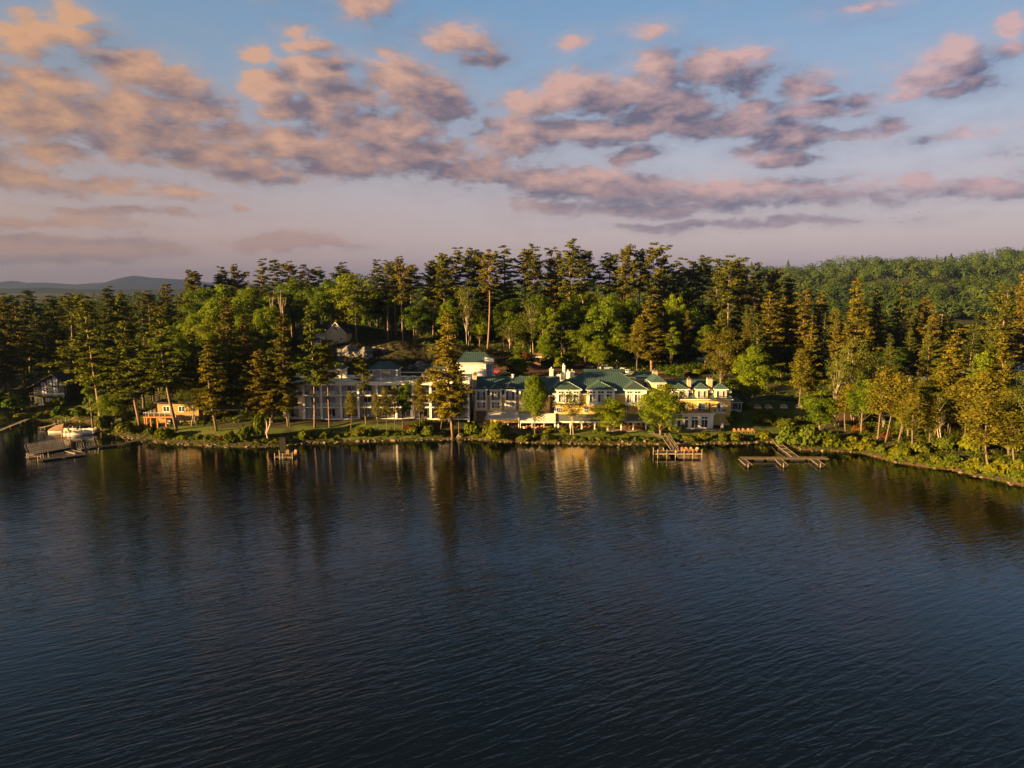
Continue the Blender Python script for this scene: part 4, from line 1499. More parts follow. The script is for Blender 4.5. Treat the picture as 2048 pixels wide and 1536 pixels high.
def gable_roof(root, x0, x1, y0, y1, ze, zr, ry, matn='roof', seam=True, name='roof', fascia='white', ze2=None):
    ze2 = ze if ze2 is None else ze2
    A, B, C, D, P, Q = (x0, y0, ze), (x1, y0, ze), (x1, y1, ze2), (x0, y1, ze2), (x0, ry, zr), (x1, ry, zr)
    mb = MB()
    up = Vector((0, 0, .18))
    for q in ((A, B, Q, P), (C, D, P, Q)):
        mb.slab([Vector(p) for p in q], .18)
    if seam:
        seams(mb, A, B, Q, P)
    mb.tube(Vector(P) + Vector((0, 0, .03)), Vector(Q) + Vector((0, 0, .03)), .08, n=4)
    o = mb.build(name, M[matn], root)
    if fascia:
        MB().box(x0, x1, y0 - .05, y0 + .06, ze - .26, ze - .02).build('eave_board', M[fascia], o)
    return o


def hip_dormer_roof(root, x0, x1, yf, yb, ze, za, run=1.3, name='dormer_roof'):
    """dormer roof with a hipped front: front triangle, two side slopes running back"""
    xc = (x0 + x1) / 2
    A, B, C, D = (x0, yf, ze), (x1, yf, ze), (x1, yb, ze), (x0, yb, ze)
    P, Q = (xc, yf + run, za), (xc, yb, za)
    mb = MB().add([A, B, C, D, P, Q], [(0, 1, 4), (1, 2, 5, 4), (3, 0, 4, 5), (2, 3, 5), (3, 2, 1, 0)])
    seams(mb, A, B, P, P, .5)
    seams(mb, B, C, Q, P, .5)
    seams(mb, D, A, P, Q, .5)
    for (p, q) in ((A, P), (B, P), (P, Q)):
        mb.tube(Vector(p) + Vector((0, 0, .01)), Vector(q) + Vector((0, 0, .01)), .03, n=4)
    o = mb.build(name, M['roof'], root)
    MB().box(x0 + .03, x1 - .03, yf + .03, yb, ze - .2, ze - .004).build('eave_board', M['white'], o)
    return o


def chimney(root, x0, x1, y0, y1, z0, z1, matn='brick', label=None):
    o = MB().box(x0, x1, y0, y1, z0, z1).build('chimney', M[matn], root, label=label)
    xm, ym = (x0 + x1) / 2, (y0 + y1) / 2
    MB().box(x0 - .08, x1 + .08, y0 - .08, y1 + .08, z1 - .3, z1 - .12).box(x0 - .1, x1 + .1, y0 - .1, y1 + .1, z1, z1 + .12).lathe([(.22, 0), (.18, .45)], (xm, ym, z1 + .12), 8).build('chimney_cap', M['darkroof' if matn != 'white' else 'steel'], o)
    return o


def chair_mesh():
    """moulded garden armchair, one small mesh"""
    mb = MB().box(-.27, .27, -.27, .27, .36, .43).add([(-.27, .22, .43), (.27, .22, .43), (.25, .40, .95), (-.25, .40, .95), (-.27, .28, .43), (.27, .28, .43), (.25, .46, .95), (-.25, .46, .95)],
                                                   [(0, 1, 2, 3), (5, 4, 7, 6), (0, 3, 7, 4), (1, 5, 6, 2), (3, 2, 6, 7), (0, 4, 5, 1)])
    for sx in (-1, 1):
        mb.box(sx * .30 - .04, sx * .30 + .04, -.27, .30, .60, .65)
        for sy in (-.24, .24):
            mb.tube((sx * .26, sy, 0), (sx * .29, sy, .62), .03, n=4)
    return mb.mesh('chair')


CHAIR = {}
for nm, mt in (('white', 'white'), ('wicker', 'wicker')):
    CHAIR[nm] = chair_mesh()
    CHAIR[nm].materials.append(M[mt])
CHAIR['cedar'] = CHAIR['wicker']


def seat_at(nm, x, y, z, rz, label, group, name='armchair'):
    o = ob(name, CHAIR[nm], None, (x, y, z))
    o.rotation_euler.z = rz
    tag(o, label, 'chair', group)
    return o


def table_thing(x, y, z, label, group, top='white', r=.45, cloth=False):
    t = thing('dining_table', label, 'table', (x, y, z), 0, group)
    MB().lathe([(r * .98, .70), (r, .72), (r, .75), (r * .98, .76)], (x, y, z), 12).build('table_top', M[top], t)
    if cloth:
        MB().lathe([(r * 1.12, .1), (r * 1.02, .69)], (x, y, z), 12).build('tablecloth', M[top], t)
    else:
        MB().tube((x, y, z + .03), (x, y, z + .70), .05).lathe([(.28, 0), (.28, .04)], (x, y, z), 10).build('leg', M[top], t)
    return t


ORD = ['first', 'second', 'third', 'fourth', 'fifth', 'sixth', 'seventh', 'eighth', 'ninth', 'tenth', 'eleventh', 'twelfth']

# ------------------------------------------------------------------ the white balcony hotel
HY = 184.0
cols = [X(u, HY, 8) for u in (568, 608, 643, 682, 717, 754, 792, 827, 861, 898, 937)]
hb = [3.55, 6.72, 9.88, 13.05]
hotel = thing('balcony_hotel', "long white hotel with three storeys of balconies and green-roofed pavilions on its terrace", 'building', (cols[5], HY + 6, 3.0))
BY = HY + 2.3
MB().box(cols[0] - .1, cols[10] + .2, BY, HY + 14, 1.5, hb[3] - .02).build('wall', M['stucco'], hotel)
for lvl in range(3):
    MB().box(cols[0] - .25, cols[10] + .25, HY - .15, BY - .003, hb[lvl] - .30, hb[lvl]).build('balcony_slab', M['white'], hotel)
MB().box(cols[0] - .3, cols[6], HY - .35, HY + 14.2, hb[3] - .55, hb[3] + .42).build('roof_parapet', M['white'], hotel)
MB().box(cols[6] + .003, cols[10] + .3, HY - .42, HY + 14.2, hb[3] - .45, hb[3] + .75).build('roof_parapet', M['white'], hotel)
for i, x in enumerate(cols):
    MB().box(x - .26, x + .26, HY - .22, HY + .28, 1.5, hb[3] - .56).build('column', M['white'], hotel)
    MB().box(x - .10, x + .10, HY + .283, BY - .003, 1.5, hb[3] - .56).build('dividing_wall', M['stucco'], hotel)
for b in range(10):
    xa, xb = cols[b] + .30, cols[b + 1] - .30
    for lvl in range(3):
        z = hb[lvl]
        # sliding door of two leaves, sometimes offset, and a narrow side light
        off = (0.25, .9, .5, 1.1)[(b * 3 + lvl * 2) % 4]
        wd = 2.3 if (b + lvl) % 3 else 2.75
        window(hotel, xa + off, min(xb - .1, xa + off + wd), z + .04, z + 2.35, BY, 2, 1, .11, 'mixed' if (b * 5 + lvl * 3) % 4 < 2 else 'glass', 'sliding_door')
        if lvl:
            rail_run(hotel, [(xa - .02, HY - .02), (xb + .02, HY - .02)], z, 1.02)
for b in range(10):
    for lvl in range(3):
        n = 2 if (b * 7 + lvl) % 3 else 1
        for c in range(n):
            x = cols[b] + .95 + c * 1.15 + ((b * 3 + lvl) % 3) * .45
            seat_at('white', x, HY + .95, hb[lvl] + .005, rng.uniform(-.5, .5), "white plastic armchair on a balcony of the white hotel", "white chairs on the hotel balconies")
# roof pavilions, terrace rail and furniture
zt = hb[3] + .43
for i, (u0, u1, post) in enumerate(((640, 686, 3.0), (734, 797, 3.0), (857, 910, 3.0))):
    yF, yB = HY + 1.4, HY + 8
    x0, x1 = X(u0, yF, 15), X(u1, yF, 15)
    for xx in (x0 + .5, x1 - .5):
        for yy in (yF + .5, yB - .5):
            MB().box(xx - .16, xx + .16, yy - .16, yy + .16, zt + (.33 if i == 2 else 0), zt + post - .22).build('pavilion_post', M['white'], hotel)
    MB().box(x0 + .7, x1 - .7, yB - .45, yB - .15, zt, zt + post - .25).build('pavilion_wall', M['stucco'], hotel)
    MB().box(x0 + .5 + (x1 - x0) * .35, x0 + .5 + (x1 - x0) * .35 + .25, yF + .4, yF + .65, zt, zt + post - .23).build('pavilion_post', M['white'], hotel)
    hip_roof(hotel, x0, x1, yF - .3, yB + .3, zt + post, zt + post + 1.75, x0 + (x1 - x0) * .32, x0 + (x1 - x0) * .68, (yF + yB) / 2, name='pavilion_roof')
rail_run(hotel, [(cols[0], HY - .2), (cols[6] - .2, HY - .2)], zt, .95, True, 'white', 1.5)
rail_run(hotel, [(cols[6] + .2, HY - .25), (cols[10], HY - .25)], zt + .33, .95, True, 'white', 1.5)
x0, x1 = X(800, HY + 9, 15), X(855, HY + 9, 15)
MB().box(x0, x1, HY + 9, HY + 9.5, zt + .3, zt + 1.2).build('planter_wall', M['darktimber'], hotel)
MB().box(x0 - .1, x1 + .1, HY + 8.9, HY + 9.6, zt + 1.205, zt + 1.4).build('planter_cap', M['white'], hotel)
for i, u in enumerate((808, 826, 846)):
    x = X(u, HY + 3.5, 14)
    z = zt + .33
    t = thing('hot_tub' if False else 'round_daybed', "round pale daybed on the roof terrace, %s from the middle pavilion" % ORD[i], 'daybed', (x, HY + 3.5, z), 0, "round daybeds on the roof terrace")
    MB().lathe([(.95, 0), (1.05, .2), (1.05, .42), (.98, .5)], (x, HY + 3.5, z), 14).build('base', M['darktimber' if i < 1 else 'brown'], t)
    MB().lathe([(.98, .502), (.95, .66), (.8, .72)], (x, HY + 3.5, z), 14).build('mattress', M['canvas'], t)
for i, (u, yy) in enumerate(((655, 3), (668, 4), (700, 3), (712, 3.4), (742, 4), (762, 3), (775, 4), (870, 3.5), (886, 4))):
    table_thing(X(u, HY + yy, 14), HY + yy, zt + (.33 if u > 792 else .0), "small white table on the hotel roof terrace", "white tables on the roof terrace", 'white', .42)
    seat_at('white', X(u + 6, HY + yy, 14), HY + yy, zt + (.33 if u > 792 else .0), rng.uniform(0, 6), "white armchair on the hotel roof terrace", "white chairs on the roof terrace")

# stair tower at the end of the hotel
TY = 203.0
tx0, tx1 = X(917, TY, 12), X(985, TY, 12)
tower = thing('stair_tower', "plain white block with a green hipped roof behind the hotel end", 'building', ((tx0 + tx1) / 2, TY + 5, 5))
ze = Zv(725, TY)
MB().box(tx0, tx1 - 1.9, TY, TY + 9, 4, ze - .25).build('wall', M['stucco'], tower)
MB().box(tx1 - 1.897, tx1, TY + 1.2, TY + 8.8, 4, ze - .25).build('wall', M['stucco'], tower)
window(tower, tx1 - 1.75, tx1 - .15, ze - 4.2, ze - .7, TY + 1.2, 2, 2, .1, 'curtain')
MB().box(tx1 - 2.1, tx1 - 1.9, TY - .06, TY + .0, 4, ze - .26).build('corner_board', M['white'], tower)
MB().box((tx0 + tx1) / 2 - 1.2, (tx0 + tx1) / 2 - 1.08, TY - .04, TY, 4, ze - .26).build('corner_board', M['white'], tower)
hip_roof(tower, tx0 - .5, tx1 + .5, TY - .7, TY + 9.6, ze, Zv(705, TY + 4), tx0 + 1.5, tx1 - 2.5, TY + 4.5)
MB().extrude_y([(tx1 - 2.2, ze + .35), (tx1 + .35, ze + .35), (tx1 + .35, ze + 1.0), (tx1 - 2.2, ze + 1.55)], TY - .2, TY + 3).build('roof_gable', M['white'], tower)

# ------------------------------------------------------------------ the yellow inn
IY = 186.0
inn = thing('lakeside_inn', "long yellow inn with green metal roofs, white bays, dormers and chimneys", 'building', (X(1200, IY, 5), IY + 6, 1.0))


def ix(u, y=IY, z=8):
    return X(u, y, z)


# west wing: walls, roof, four bays with hipped dormer roofs
ax0, ax1 = ix(948), ix(1100)
zE = Zv(790, IY)
MB().box(ax0, ax1, IY, IY + 10, .3, zE - .2).build('wall', M['yellow'], inn)
gable_roof(inn, ax0 - .2, ax1 + 3, IY - .55, IY + 12.5, zE, Zv(753, IY + 6.5), IY + 6.5)
MB().extrude_y([(ax0 + .02, zE - .25)], 0, 0) if False else None
MB().add([(ax0, IY, zE - .25), (ax0, IY + 10, zE - .25), (ax0, IY + 6.5, Zv(753, IY + 6.5) - .25), (ax0 + .25, IY, zE - .25), (ax0 + .25, IY + 10, zE - .25), (ax0 + .25, IY + 6.5, Zv(753, IY + 6.5) - .25)],
         [(0, 2, 1), (3, 4, 5), (0, 3, 5, 2), (1, 2, 5, 4), (0, 1, 4, 3)]).build('gable_wall', M['yellow'], inn)
for (u0, u1) in ((951, 974), (980, 1003), (1009, 1032), (1038, 1064)):
    y = IY - .75
    x0, x1 = ix(u0, y), ix(u1, y)
    zt_, zb_ = Zv(780, y), Zv(821, y)
    MB().box(x0, x1, y, IY + 5, zb_, zt_).build('bay', M['white'], inn)
    MB().box(x0 + .33, x1 - .33, y - .035, y, zb_ + .1, zb_ + .75).build('bay_panel', M['cream'], inn)
    window(inn, x0 + .32, x1 - .32, Zv(800, y), Zv(782, y), y, 3, 1, .10, 'mixed', 'sliding_door')
    window(inn, x0 + .36, x1 - .36, Zv(816.5, y), Zv(804, y), y, 3, 2, .10, 'mixed' if u0 < 1000 else 'curtain')
    mb = MB()
    zr = Zv(800, y) + .08
    for k_ in range(9):
        xx = x0 + .35 + (x1 - x0 - .7) * k_ / 8
        mb.tube((xx, y - .16, zr), (xx, y - .16, zr + .5), .025, n=3)
    mb.box(x0 + .3, x1 - .3, y - .2, y - .12, zr + .5, zr + .58).box(x0 + .3, x1 - .3, y - .2, y - .12, zr - .02, zr + .05)
    mb.build('railing', M['brown'], inn)
    big = u0 > 1030
    hip_dormer_roof(inn, x0 - (.45 if big else .28), x1 + (1.2 if big else .28), y - .35, IY + (6.3 if big else 4.6), zt_ + .2, Zv(763 if big else 768.5, IY + .5), 1.4 if not big else 2.2)
for (u0, u1) in ((974, 980), (1003, 1009), (1032, 1038)):
    MB().box(ix(u0) + .02, ix(u1) - .02, IY - .42, IY, Zv(791, IY), Zv(789, IY)).build('band_board', M['white'], inn)
chimney(inn, ix(946.5), ix(953.5), IY + .3, IY + 1.6, 2, Zv(748, IY + 1))
MB().lathe([(.28, 0), (.28, 1.0), (.36, 1.0), (.36, 1.2)], (ix(1026, 192), 192, Zv(757, 192)), 8).build('roof_vent', M['white'], inn)
MB().box(ix(953, IY - .6), ix(972, IY - .6), IY - .5, IY - .02, 1.0, Zv(822, IY)).build('stone_base', M['stone'], inn)
for u in (956, 962, 968):
    MB().lathe([(.34, 0), (.40, .05), (.34, .1)], (ix(u, IY - .6), IY - .58, Zv(827, IY)), 10).build('wall_lamp', M['brown'], inn)
# angled wall between the wings
BY2 = 184.4
p0 = (ix(1095, 190), 190.0)
p1 = (ix(1112.5, BY2), BY2)
zB = Zv(787, BY2)
d = Vector((p1[0] - p0[0], p1[1] - p0[1], 0)).normalized()
nn = Vector((d.y, -d.x, 0))
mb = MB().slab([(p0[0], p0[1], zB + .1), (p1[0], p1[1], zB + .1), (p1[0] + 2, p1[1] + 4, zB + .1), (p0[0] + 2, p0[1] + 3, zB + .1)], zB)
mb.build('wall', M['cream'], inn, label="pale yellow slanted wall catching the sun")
for (s0, s1, za, zc) in ((.16, .42, 7.9, 9.7), (.60, .84, 7.9, 9.7), (.16, .42, 4.7, 6.4), (.60, .84, 4.7, 6.4)):
    L_ = math.hypot(p1[0] - p0[0], p1[1] - p0[1])
    a3 = Vector((p0[0], p0[1], 0)) + d * L_ * s0 + nn * .06
    b3 = Vector((p0[0], p0[1], 0)) + d * L_ * s1 + nn * .06
    w_ = MB().slab([a3 + Vector((0, 0, zc)), b3 + Vector((0, 0, zc)), b3 - nn * .07 + Vector((0, 0, zc)), a3 - nn * .07 + Vector((0, 0, zc))], zc - za).build('window', M['white'], inn)
    i3, j3 = a3.lerp(b3, .1) + nn * .02, a3.lerp(b3, .9) + nn * .02
    MB().slab([i3 + Vector((0, 0, zc - .12)), j3 + Vector((0, 0, zc - .12)), j3 - nn * .015 + Vector((0, 0, zc - .12)), i3 - nn * .015 + Vector((0, 0, zc - .12))], zc - za - .24).build('pane', M['glass'], w_)
# centre block with the great hipped roof and three white bays
bx0, bx1 = p1[0], ix(1302, BY2)
MB().box(bx0, bx1, BY2, BY2 + 14, .3, zB - .2).build('wall', M['yellow'], inn)
MB().box(bx0 - .12, bx0 + .14, BY2 - .05, BY2 + .1, .3, zB - .21).build('corner_board', M['white'], inn)
hip_roof(inn, bx0 - 1.0, bx1 + .5, BY2 - .5, BY2 + 15, zB, Zv(744.5, 193), ix(1168, 193), ix(1238, 193), 193.0)
for (u0, u1, wins, base) in ((1114, 1160, ((1116, 1128), (1131, 1143), (1146, 1158)), False), (1175, 1229, ((1178, 1191), (1195, 1208), (1212, 1225)), True), (1251, 1293, ((1253, 1264), (1268, 1281)), True)):
    y = BY2 - .85
    x0, x1 = ix(u0, y), ix(u1, y)
    zt_, zb_ = Zv(780, y), Zv(811, y)
    MB().box(x0, x1, y, BY2 + 4, zb_ + (0 if base else .5), zt_).build('bay', M['white'], inn)
    MB().box(x0 - .12, x1 + .12, y - .10, BY2 - .003, Zv(806.5, y) - .12, Zv(806.5, y) + .02).build('bay_sill', M['white'], inn)
    for (wa, wb) in wins:
        window(inn, ix(wa, y), ix(wb, y), Zv(805, y), Zv(787.6, y), y, 2, 1, .13, 'mixed', 'french_window')
        window(inn, ix(wa, y), ix(wb, y), Zv(787, y), Zv(782, y), y, 2, 1, .09, 'glass')
    hip_dormer_roof(inn, x0 - .5, x1 + .5, y - .4, 191.5, zt_ + .1, Zv(762, BY2 + 2.4), 2.9)
for (wa, wb, va, vb) in ((1113.5, 1122, 815, 825), (1168, 1177, 813, 825), (1248, 1258, 813.5, 823), (1279, 1288, 814, 824), (1225, 1233, 814, 824)):
    window(inn, ix(wa, BY2), ix(wb, BY2), Zv(vb, BY2), Zv(va, BY2), BY2, 2, 2, .1, 'glass')
# porch along the centre block
PY = 180.3
px0, px1 = ix(1108, PY), ix(1296, PY)
A, B, C, D = (px0, PY - .2, Zv(842, PY)), (px1, PY - .2, Zv(842, PY)), (px1 - .5, BY2, Zv(828, BY2)), (px0 + .5, BY2, Zv(828, BY2))
MB().slab([A, B, C, D], .12).build('porch_roof', M['porchroof'], inn)
MB().box(px0, px1, PY - .28, PY - .14, Zv(842, PY) - .42, Zv(842, PY) - .02).build('porch_beam', M['white'], inn)
MB().box(px0 - .6, px1 + .6, PY - 1.0, BY2 - .003, -.2, 1.18).build('porch_floor', M['paving'], inn)
MB().box(bx0 + .3, bx1 - .3, BY2 - .06, BY2 - .004, 1.19, Zv(830, BY2) - .1).build('porch_wall', M['cream'], inn)
for u in (1110, 1117, 1141, 1164, 1190, 1216, 1243, 1267, 1293):
    x = ix(u, PY)
    MB().box(x - .13, x + .13, PY - .1, PY + .16, 1.18, Zv(842, PY) - .3).build('porch_post', M['white'], inn)
for u in (1120, 1129, 1147, 1172, 1182, 1200, 1225, 1252, 1262, 1278, 1288):
    window(inn, ix(u - 3.4, BY2), ix(u + 3.4, BY2), 1.5, 3.6, BY2 - .065, 1, 1, .1, 'glass', depth=.06)
# east wing: mansard, dormers, sun room
cx0, cx1 = bx1 - .3, ix(1462)
zM = Zv(798, IY)
MB().box(cx0, cx1, IY + .003, IY + 10, .3, zM - .15).build('wall', M['yellow'], inn)
mb = MB()
zr = Zv(761.5, IY + 4)
A, B, C, D = (cx0, IY - .5, zM), (cx1 + .5, IY - .5, zM), (cx1 + .5, IY + 10.5, zM), (cx0, IY + 10.5, zM)
P, Q, Rr_, S_ = (cx0, IY + 3.6, zr), (cx1 - 3.2, IY + 3.6, zr), (cx1 - 3.2, IY + 7, zr), (cx0, IY + 7, zr)
mb.add([A, B, C, D, P, Q, Rr_, S_], [(0, 1, 5, 4), (1, 2, 6, 5), (2, 3, 7, 6), (4, 5, 6, 7), (3, 0, 4, 7), (3, 2, 1, 0)])
seams(mb, A, B, Q, P)
seams(mb, B, C, Rr_, Q)
for (p, q) in ((B, Q), (P, Q), (Q, Rr_)):
    mb.tube(Vector(p) + Vector((0, 0, .03)), Vector(q) + Vector((0, 0, .03)), .07, n=4)
rf = mb.build('roof', M['roof'], inn)
MB().box(cx0, cx1 + .48, IY - .48, IY + 10.4, zM - .24, zM - .004).build('eave_board', M['white'], rf)
for i, (u0, u1) in enumerate(((1340, 1376), (1391, 1415), (1429, 1453))):
    y = IY - .15
    x0, x1 = ix(u0, y), ix(u1, y)
    zt_, zb_ = Zv(779, y), zM + .003
    MB().box(x0, x1, y, IY + 4, zb_, zt_).build('dormer', M['white' if i == 0 else 'cream'], inn)
    a_ = x0 + .4 if i else ix(1357, y)
    window(inn, a_, x1 - .4, zb_ + .25, zt_ - .3, y, 3 if i else 2, 1, .1, 'mixed', 'sliding_door')
    rail_run(inn, [(a_ - .25, y - .5), (x1 - .15, y - .5)], zb_ + .02, .75, False, 'brown', 1.2)
    hip_dormer_roof(inn, x0 - .35, x1 + .35, y - .45, IY + 4.5, zt_ + .16, Zv(766.5, IY + .8), 1.35)
for i, (u0, u1) in enumerate(((1358, 1373), (1396, 1412), (1434, 1449))):
    y = IY
    za = Zv(823, y)
    window(inn, ix(u0), ix(u1), za, Zv(805, y), y, 2, 1, .12, 'mixed', 'sliding_door')
    x0, x1 = ix(u0 - 2, y - 1.2), ix(u1 + 2.5, y - 1.2)
    if i == 2:
        MB().box(x0, x1, y - 1.3, y, za - .30, za - .02).build('balcony_floor', M['white'], inn)
    rail_run(inn, [(x0, y - .05), (x0, y - 1.2), (x1, y - 1.2), (x1, y - .05)], za, .95, True, 'white', 1.2)
sy = IY - 4.0
sx0, sx1 = ix(1340, sy), ix(1428, sy)
zs = Zv(829.5, sy)
MB().box(sx0, sx1, sy, IY, .5, zs).build('sun_room', M['white'], inn)
MB().box(sx0 - .3, sx1 + .3, sy - .35, IY - .003, zs + .003, zs + .42).build('sun_room_roof', M['white'], inn)
MB().box(sx0 - .1, sx1 + .1, sy - .15, IY - .3, zs + .424, zs + .47).build('roof_deck', M['brown'], inn)
for (u0, u1) in ((1344, 1352), (1355, 1363), (1370, 1378), (1383.5, 1398), (1403, 1417)):
    n = 2 if u1 - u0 > 10 else 1
    window(inn, ix(u0, sy), ix(u1, sy), 1.35, Zv(839, sy), sy, n, 1, .12, 'glass', 'french_window')
    window(inn, ix(u0, sy), ix(u1, sy), Zv(838, sy), Zv(833, sy), sy, n, 1, .1, 'glass')
for u in (1380.5, 1400.5, 1420):
    MB().box(ix(u, sy) - .12, ix(u, sy) + .12, sy - .1, sy, 1.1, zs).build('pilaster', M['white'], inn)
for i, u in enumerate((1386, 1419.5)):
    x = ix(u, IY - 1.5)
    t = thing('potted_cypress', "slim dark cypress in a pot on the sun room roof, %s" % ("below the chimney" if i == 0 else "between two balconies"), 'plant', (x, IY - 1.5, zs + .47))
    MB().lathe([(.22, 0), (.3, .5), (.26, .5)], (x, IY - 1.5, zs + .47), 8).build('pot', M['brown'], t)
    lv = Leaves()
    for k_ in range(9):
        r_ = .3 * math.sin(math.pi * min(1, .25 + .08 * k_)) if k_ < 6 else .3 * (9 - k_) / 4
        lv.clump((0, 0, .6 + k_ * .2), (r_, r_, .2), 40, .16, .5, .4, .4, .8, .5)
    ob('foliage', lv.mesh('foliage', L['spruce']), t)
# look-out dormer with its own gable between centre and east wing
gx0, gx1 = ix(1303), ix(1329)
zg = Zv(766, IY)
MB().box(gx0, gx1, IY - .1, IY + 6, zM, zg).build('dormer', M['cream'], inn)
window(inn, ix(1311.5), ix(1321.5), Zv(777.5, IY), Zv(768, IY), IY - .1, 2, 2, .1, 'glass')
hip_dormer_roof(inn, gx0 - .4, gx1 + .4, IY - .5, IY + 7, zg + .15, Zv(751.5, IY + 1), 1.3)
chimney(inn, ix(1374.5, 187), ix(1381, 187), 187, 188.1, 9, Zv(757.5, 187))
chimney(inn, ix(1414, 187), ix(1423.5, 187), 187, 188.4, 9, Zv(756, 187))
chimney(inn, ix(1305, 196), ix(1314, 196), 196, 197.3, 9, Zv(741, 196))
for u in (1381, 1420.5, 1457.5):
    y = IY + .9
    x = ix(u, y)
    MB().box(x - .45, x + .45, y - .45, y + .3, Zv(785.5, y), Zv(779, y)).box(x - .32, x + .32, y - .48, y - .44, Zv(785, y), Zv(779.6, y)).build('roof_ventilator', M['white'], inn)
# rear roofs and kitchen plant
rx0, rx1 = ix(1085, 200), ix(1165, 200)
zq = Zv(760, 200)
MB().box(rx0, rx1, 199, 209, 4, zq).build('kitchen_block', M['stucco'], inn)
for (u0, u1, va, vb, y0, y1, mt) in ((1099, 1107, 738, 759, 200, 201.2, 'steel'), (1112, 1121, 749, 759, 200.5, 202, 'white'), (1122, 1131, 747, 758, 202, 203.4, 'steel'), (1133, 1140, 744, 757, 201, 202.4, 'white'), (1141, 1149, 743, 755, 203, 204.5, 'steel'), (1125, 1130, 731, 748, 204.5, 205.3, 'white')):
    xa, xb = X(u0, y0, 13), X(u1, y0, 13)
    z0_, z1_ = zq + .003, Zv(va, y0)
    mb = MB().box(xa, xb, y0, y1, z0_, z1_)
    mb.box(xa - .08, xb + .08, y0 - .08, y1 + .08, z1_ - .25, z1_ - .1)
    mb.tube(((xa + xb) / 2, (y0 + y1) / 2, z1_), ((xa + xb) / 2, (y0 + y1) / 2, z1_ + .5), .2, n=8)
    mb.box(xa + .1, xb - .1, y0 - .03, y0, z0_ + .3, z1_ - .4)
    mb.build('rooftop_unit', M[mt], inn)
gable_roof(inn, ix(1168, 204), ix(1248, 204), 200, 209, Zv(748, 200), Zv(738.5, 205), 205, name='rear_roof')
gable_roof(inn, ix(1268, 199), ix(1306, 199), 196.5, 204, Zv(757, 196.5), Zv(744, 200), 200, name='rear_roof')
MB().box(ix(1176, 203), ix(1304, 203), 200.4, 208, 3, Zv(756, 200)).build('rear_wall', M['cream'], inn)


# ------------------------------------------------------------------ dining canopies and their furniture
def canopy(u0, u1, vb, vf, yb, yf, label, posts):
    x0, x1 = X(u0, yf, 4), X(u1, yf, 4)
    xb0, xb1 = X(u0, yb, 5), X(u1, yb, 5)
    zb_, zf_ = Zv(vb, yb), Zv(vf, yf)
    t = thing('dining_canopy', label, 'canopy', ((x0 + x1) / 2, (yf + yb) / 2, hz((x0 + x1) / 2, yf)))
    n, mrow = 8, 5
    vs, fs = [], []
    for j in range(mrow + 1):
        s = j / mrow
        for i in range(n + 1):
            q = i / n
            sag = -.10 * math.sin(math.pi * (q * 4 % 1)) * math.sin(math.pi * s)
            vs.append((x0 + (x1 - x0) * q + (xb0 - x0) * s * (1 - q) + (xb1 - x1) * s * q, yf + (yb - yf) * s, zf_ + (zb_ - zf_) * s + sag))
    for j in range(mrow):
        for i in range(n):
            a_ = j * (n + 1) + i
            fs.append((a_, a_ + 1, a_ + n + 2, a_ + n + 1))
    MB().add(vs, fs).build('roof_cloth', M['canvas'], t, True)
    MB().box(x0, x1, yf - .04, yf - .01, zf_ - .38, zf_ + .02).build('valance', M['canvas'], t)
    for u in posts:
        x = X(u, yf, 3)
        MB().tube((x, yf + .06, hz(x, yf) - .1), (x, yf + .06, zf_ - .05), .07, n=6).build('post', M['white'], t)
    return t


canopy(972.5, 1038.5, 822.5, 836, 185.2, 179.6, "white sloping canopy over the west end of the dining terrace", (973, 994, 1016, 1037.5))
canopy(1040, 1111, 826.5, 843, 184.2, 179.2, "white canopy with a deeper front behind the tall bright maple", (1041, 1064, 1088, 1110))
tx0, tx1 = X(966, 180), X(1114, 180)
t = MB().box(tx0, tx1, 178.6, 185.2, -.2, 1.22).build('dining_terrace', M['paving'])
tag(t, "low paved terrace under the white dining canopies", 'terrace')
for u, yy in ((980, 181), (990, 182.5), (1002, 181), (1013, 182.6), (1024, 181), (1033, 182.4), (1050, 181), (1062, 182.3), (1073, 180.6), (1085, 182.2), (1098, 181)):
    x = X(u, yy, 2)
    table_thing(x, yy, 1.22, "white-clothed round table under the dining canopies", "tables under the dining canopies", 'canvas', .5, True)
    for k_ in range(3):
        a_ = k_ * 2.1 + u
        seat_at('wicker', x + math.cos(a_) * .95, yy + math.sin(a_) * .95, 1.22, a_ + 1.57, "orange-brown chair at a table under the dining canopies", "chairs under the dining canopies", 'dining_chair')
for u, yy in ((1122, 181.6), (1132, 182.2), (1146, 181.4), (1156, 182.3), (1170, 181.5), (1180, 182.3), (1196, 181.4), (1207, 182.2), (1222, 181.5), (1234, 182.3), (1250, 181.5), (1260, 182), (1275, 181.4), (1286, 182.2)):
    x = X(u, yy, 2)
    table_thing(x, yy, 1.185, "small wooden table on the open porch of the inn", "tables on the inn porch", 'wicker', .4)
    for k_ in range(2):
        seat_at('wicker', x + (-.75, .75)[k_], yy - .1, 1.185, (1.57, -1.57)[k_], "orange wicker armchair on the open porch of the inn", "armchairs on the inn porch", 'wicker_armchair')

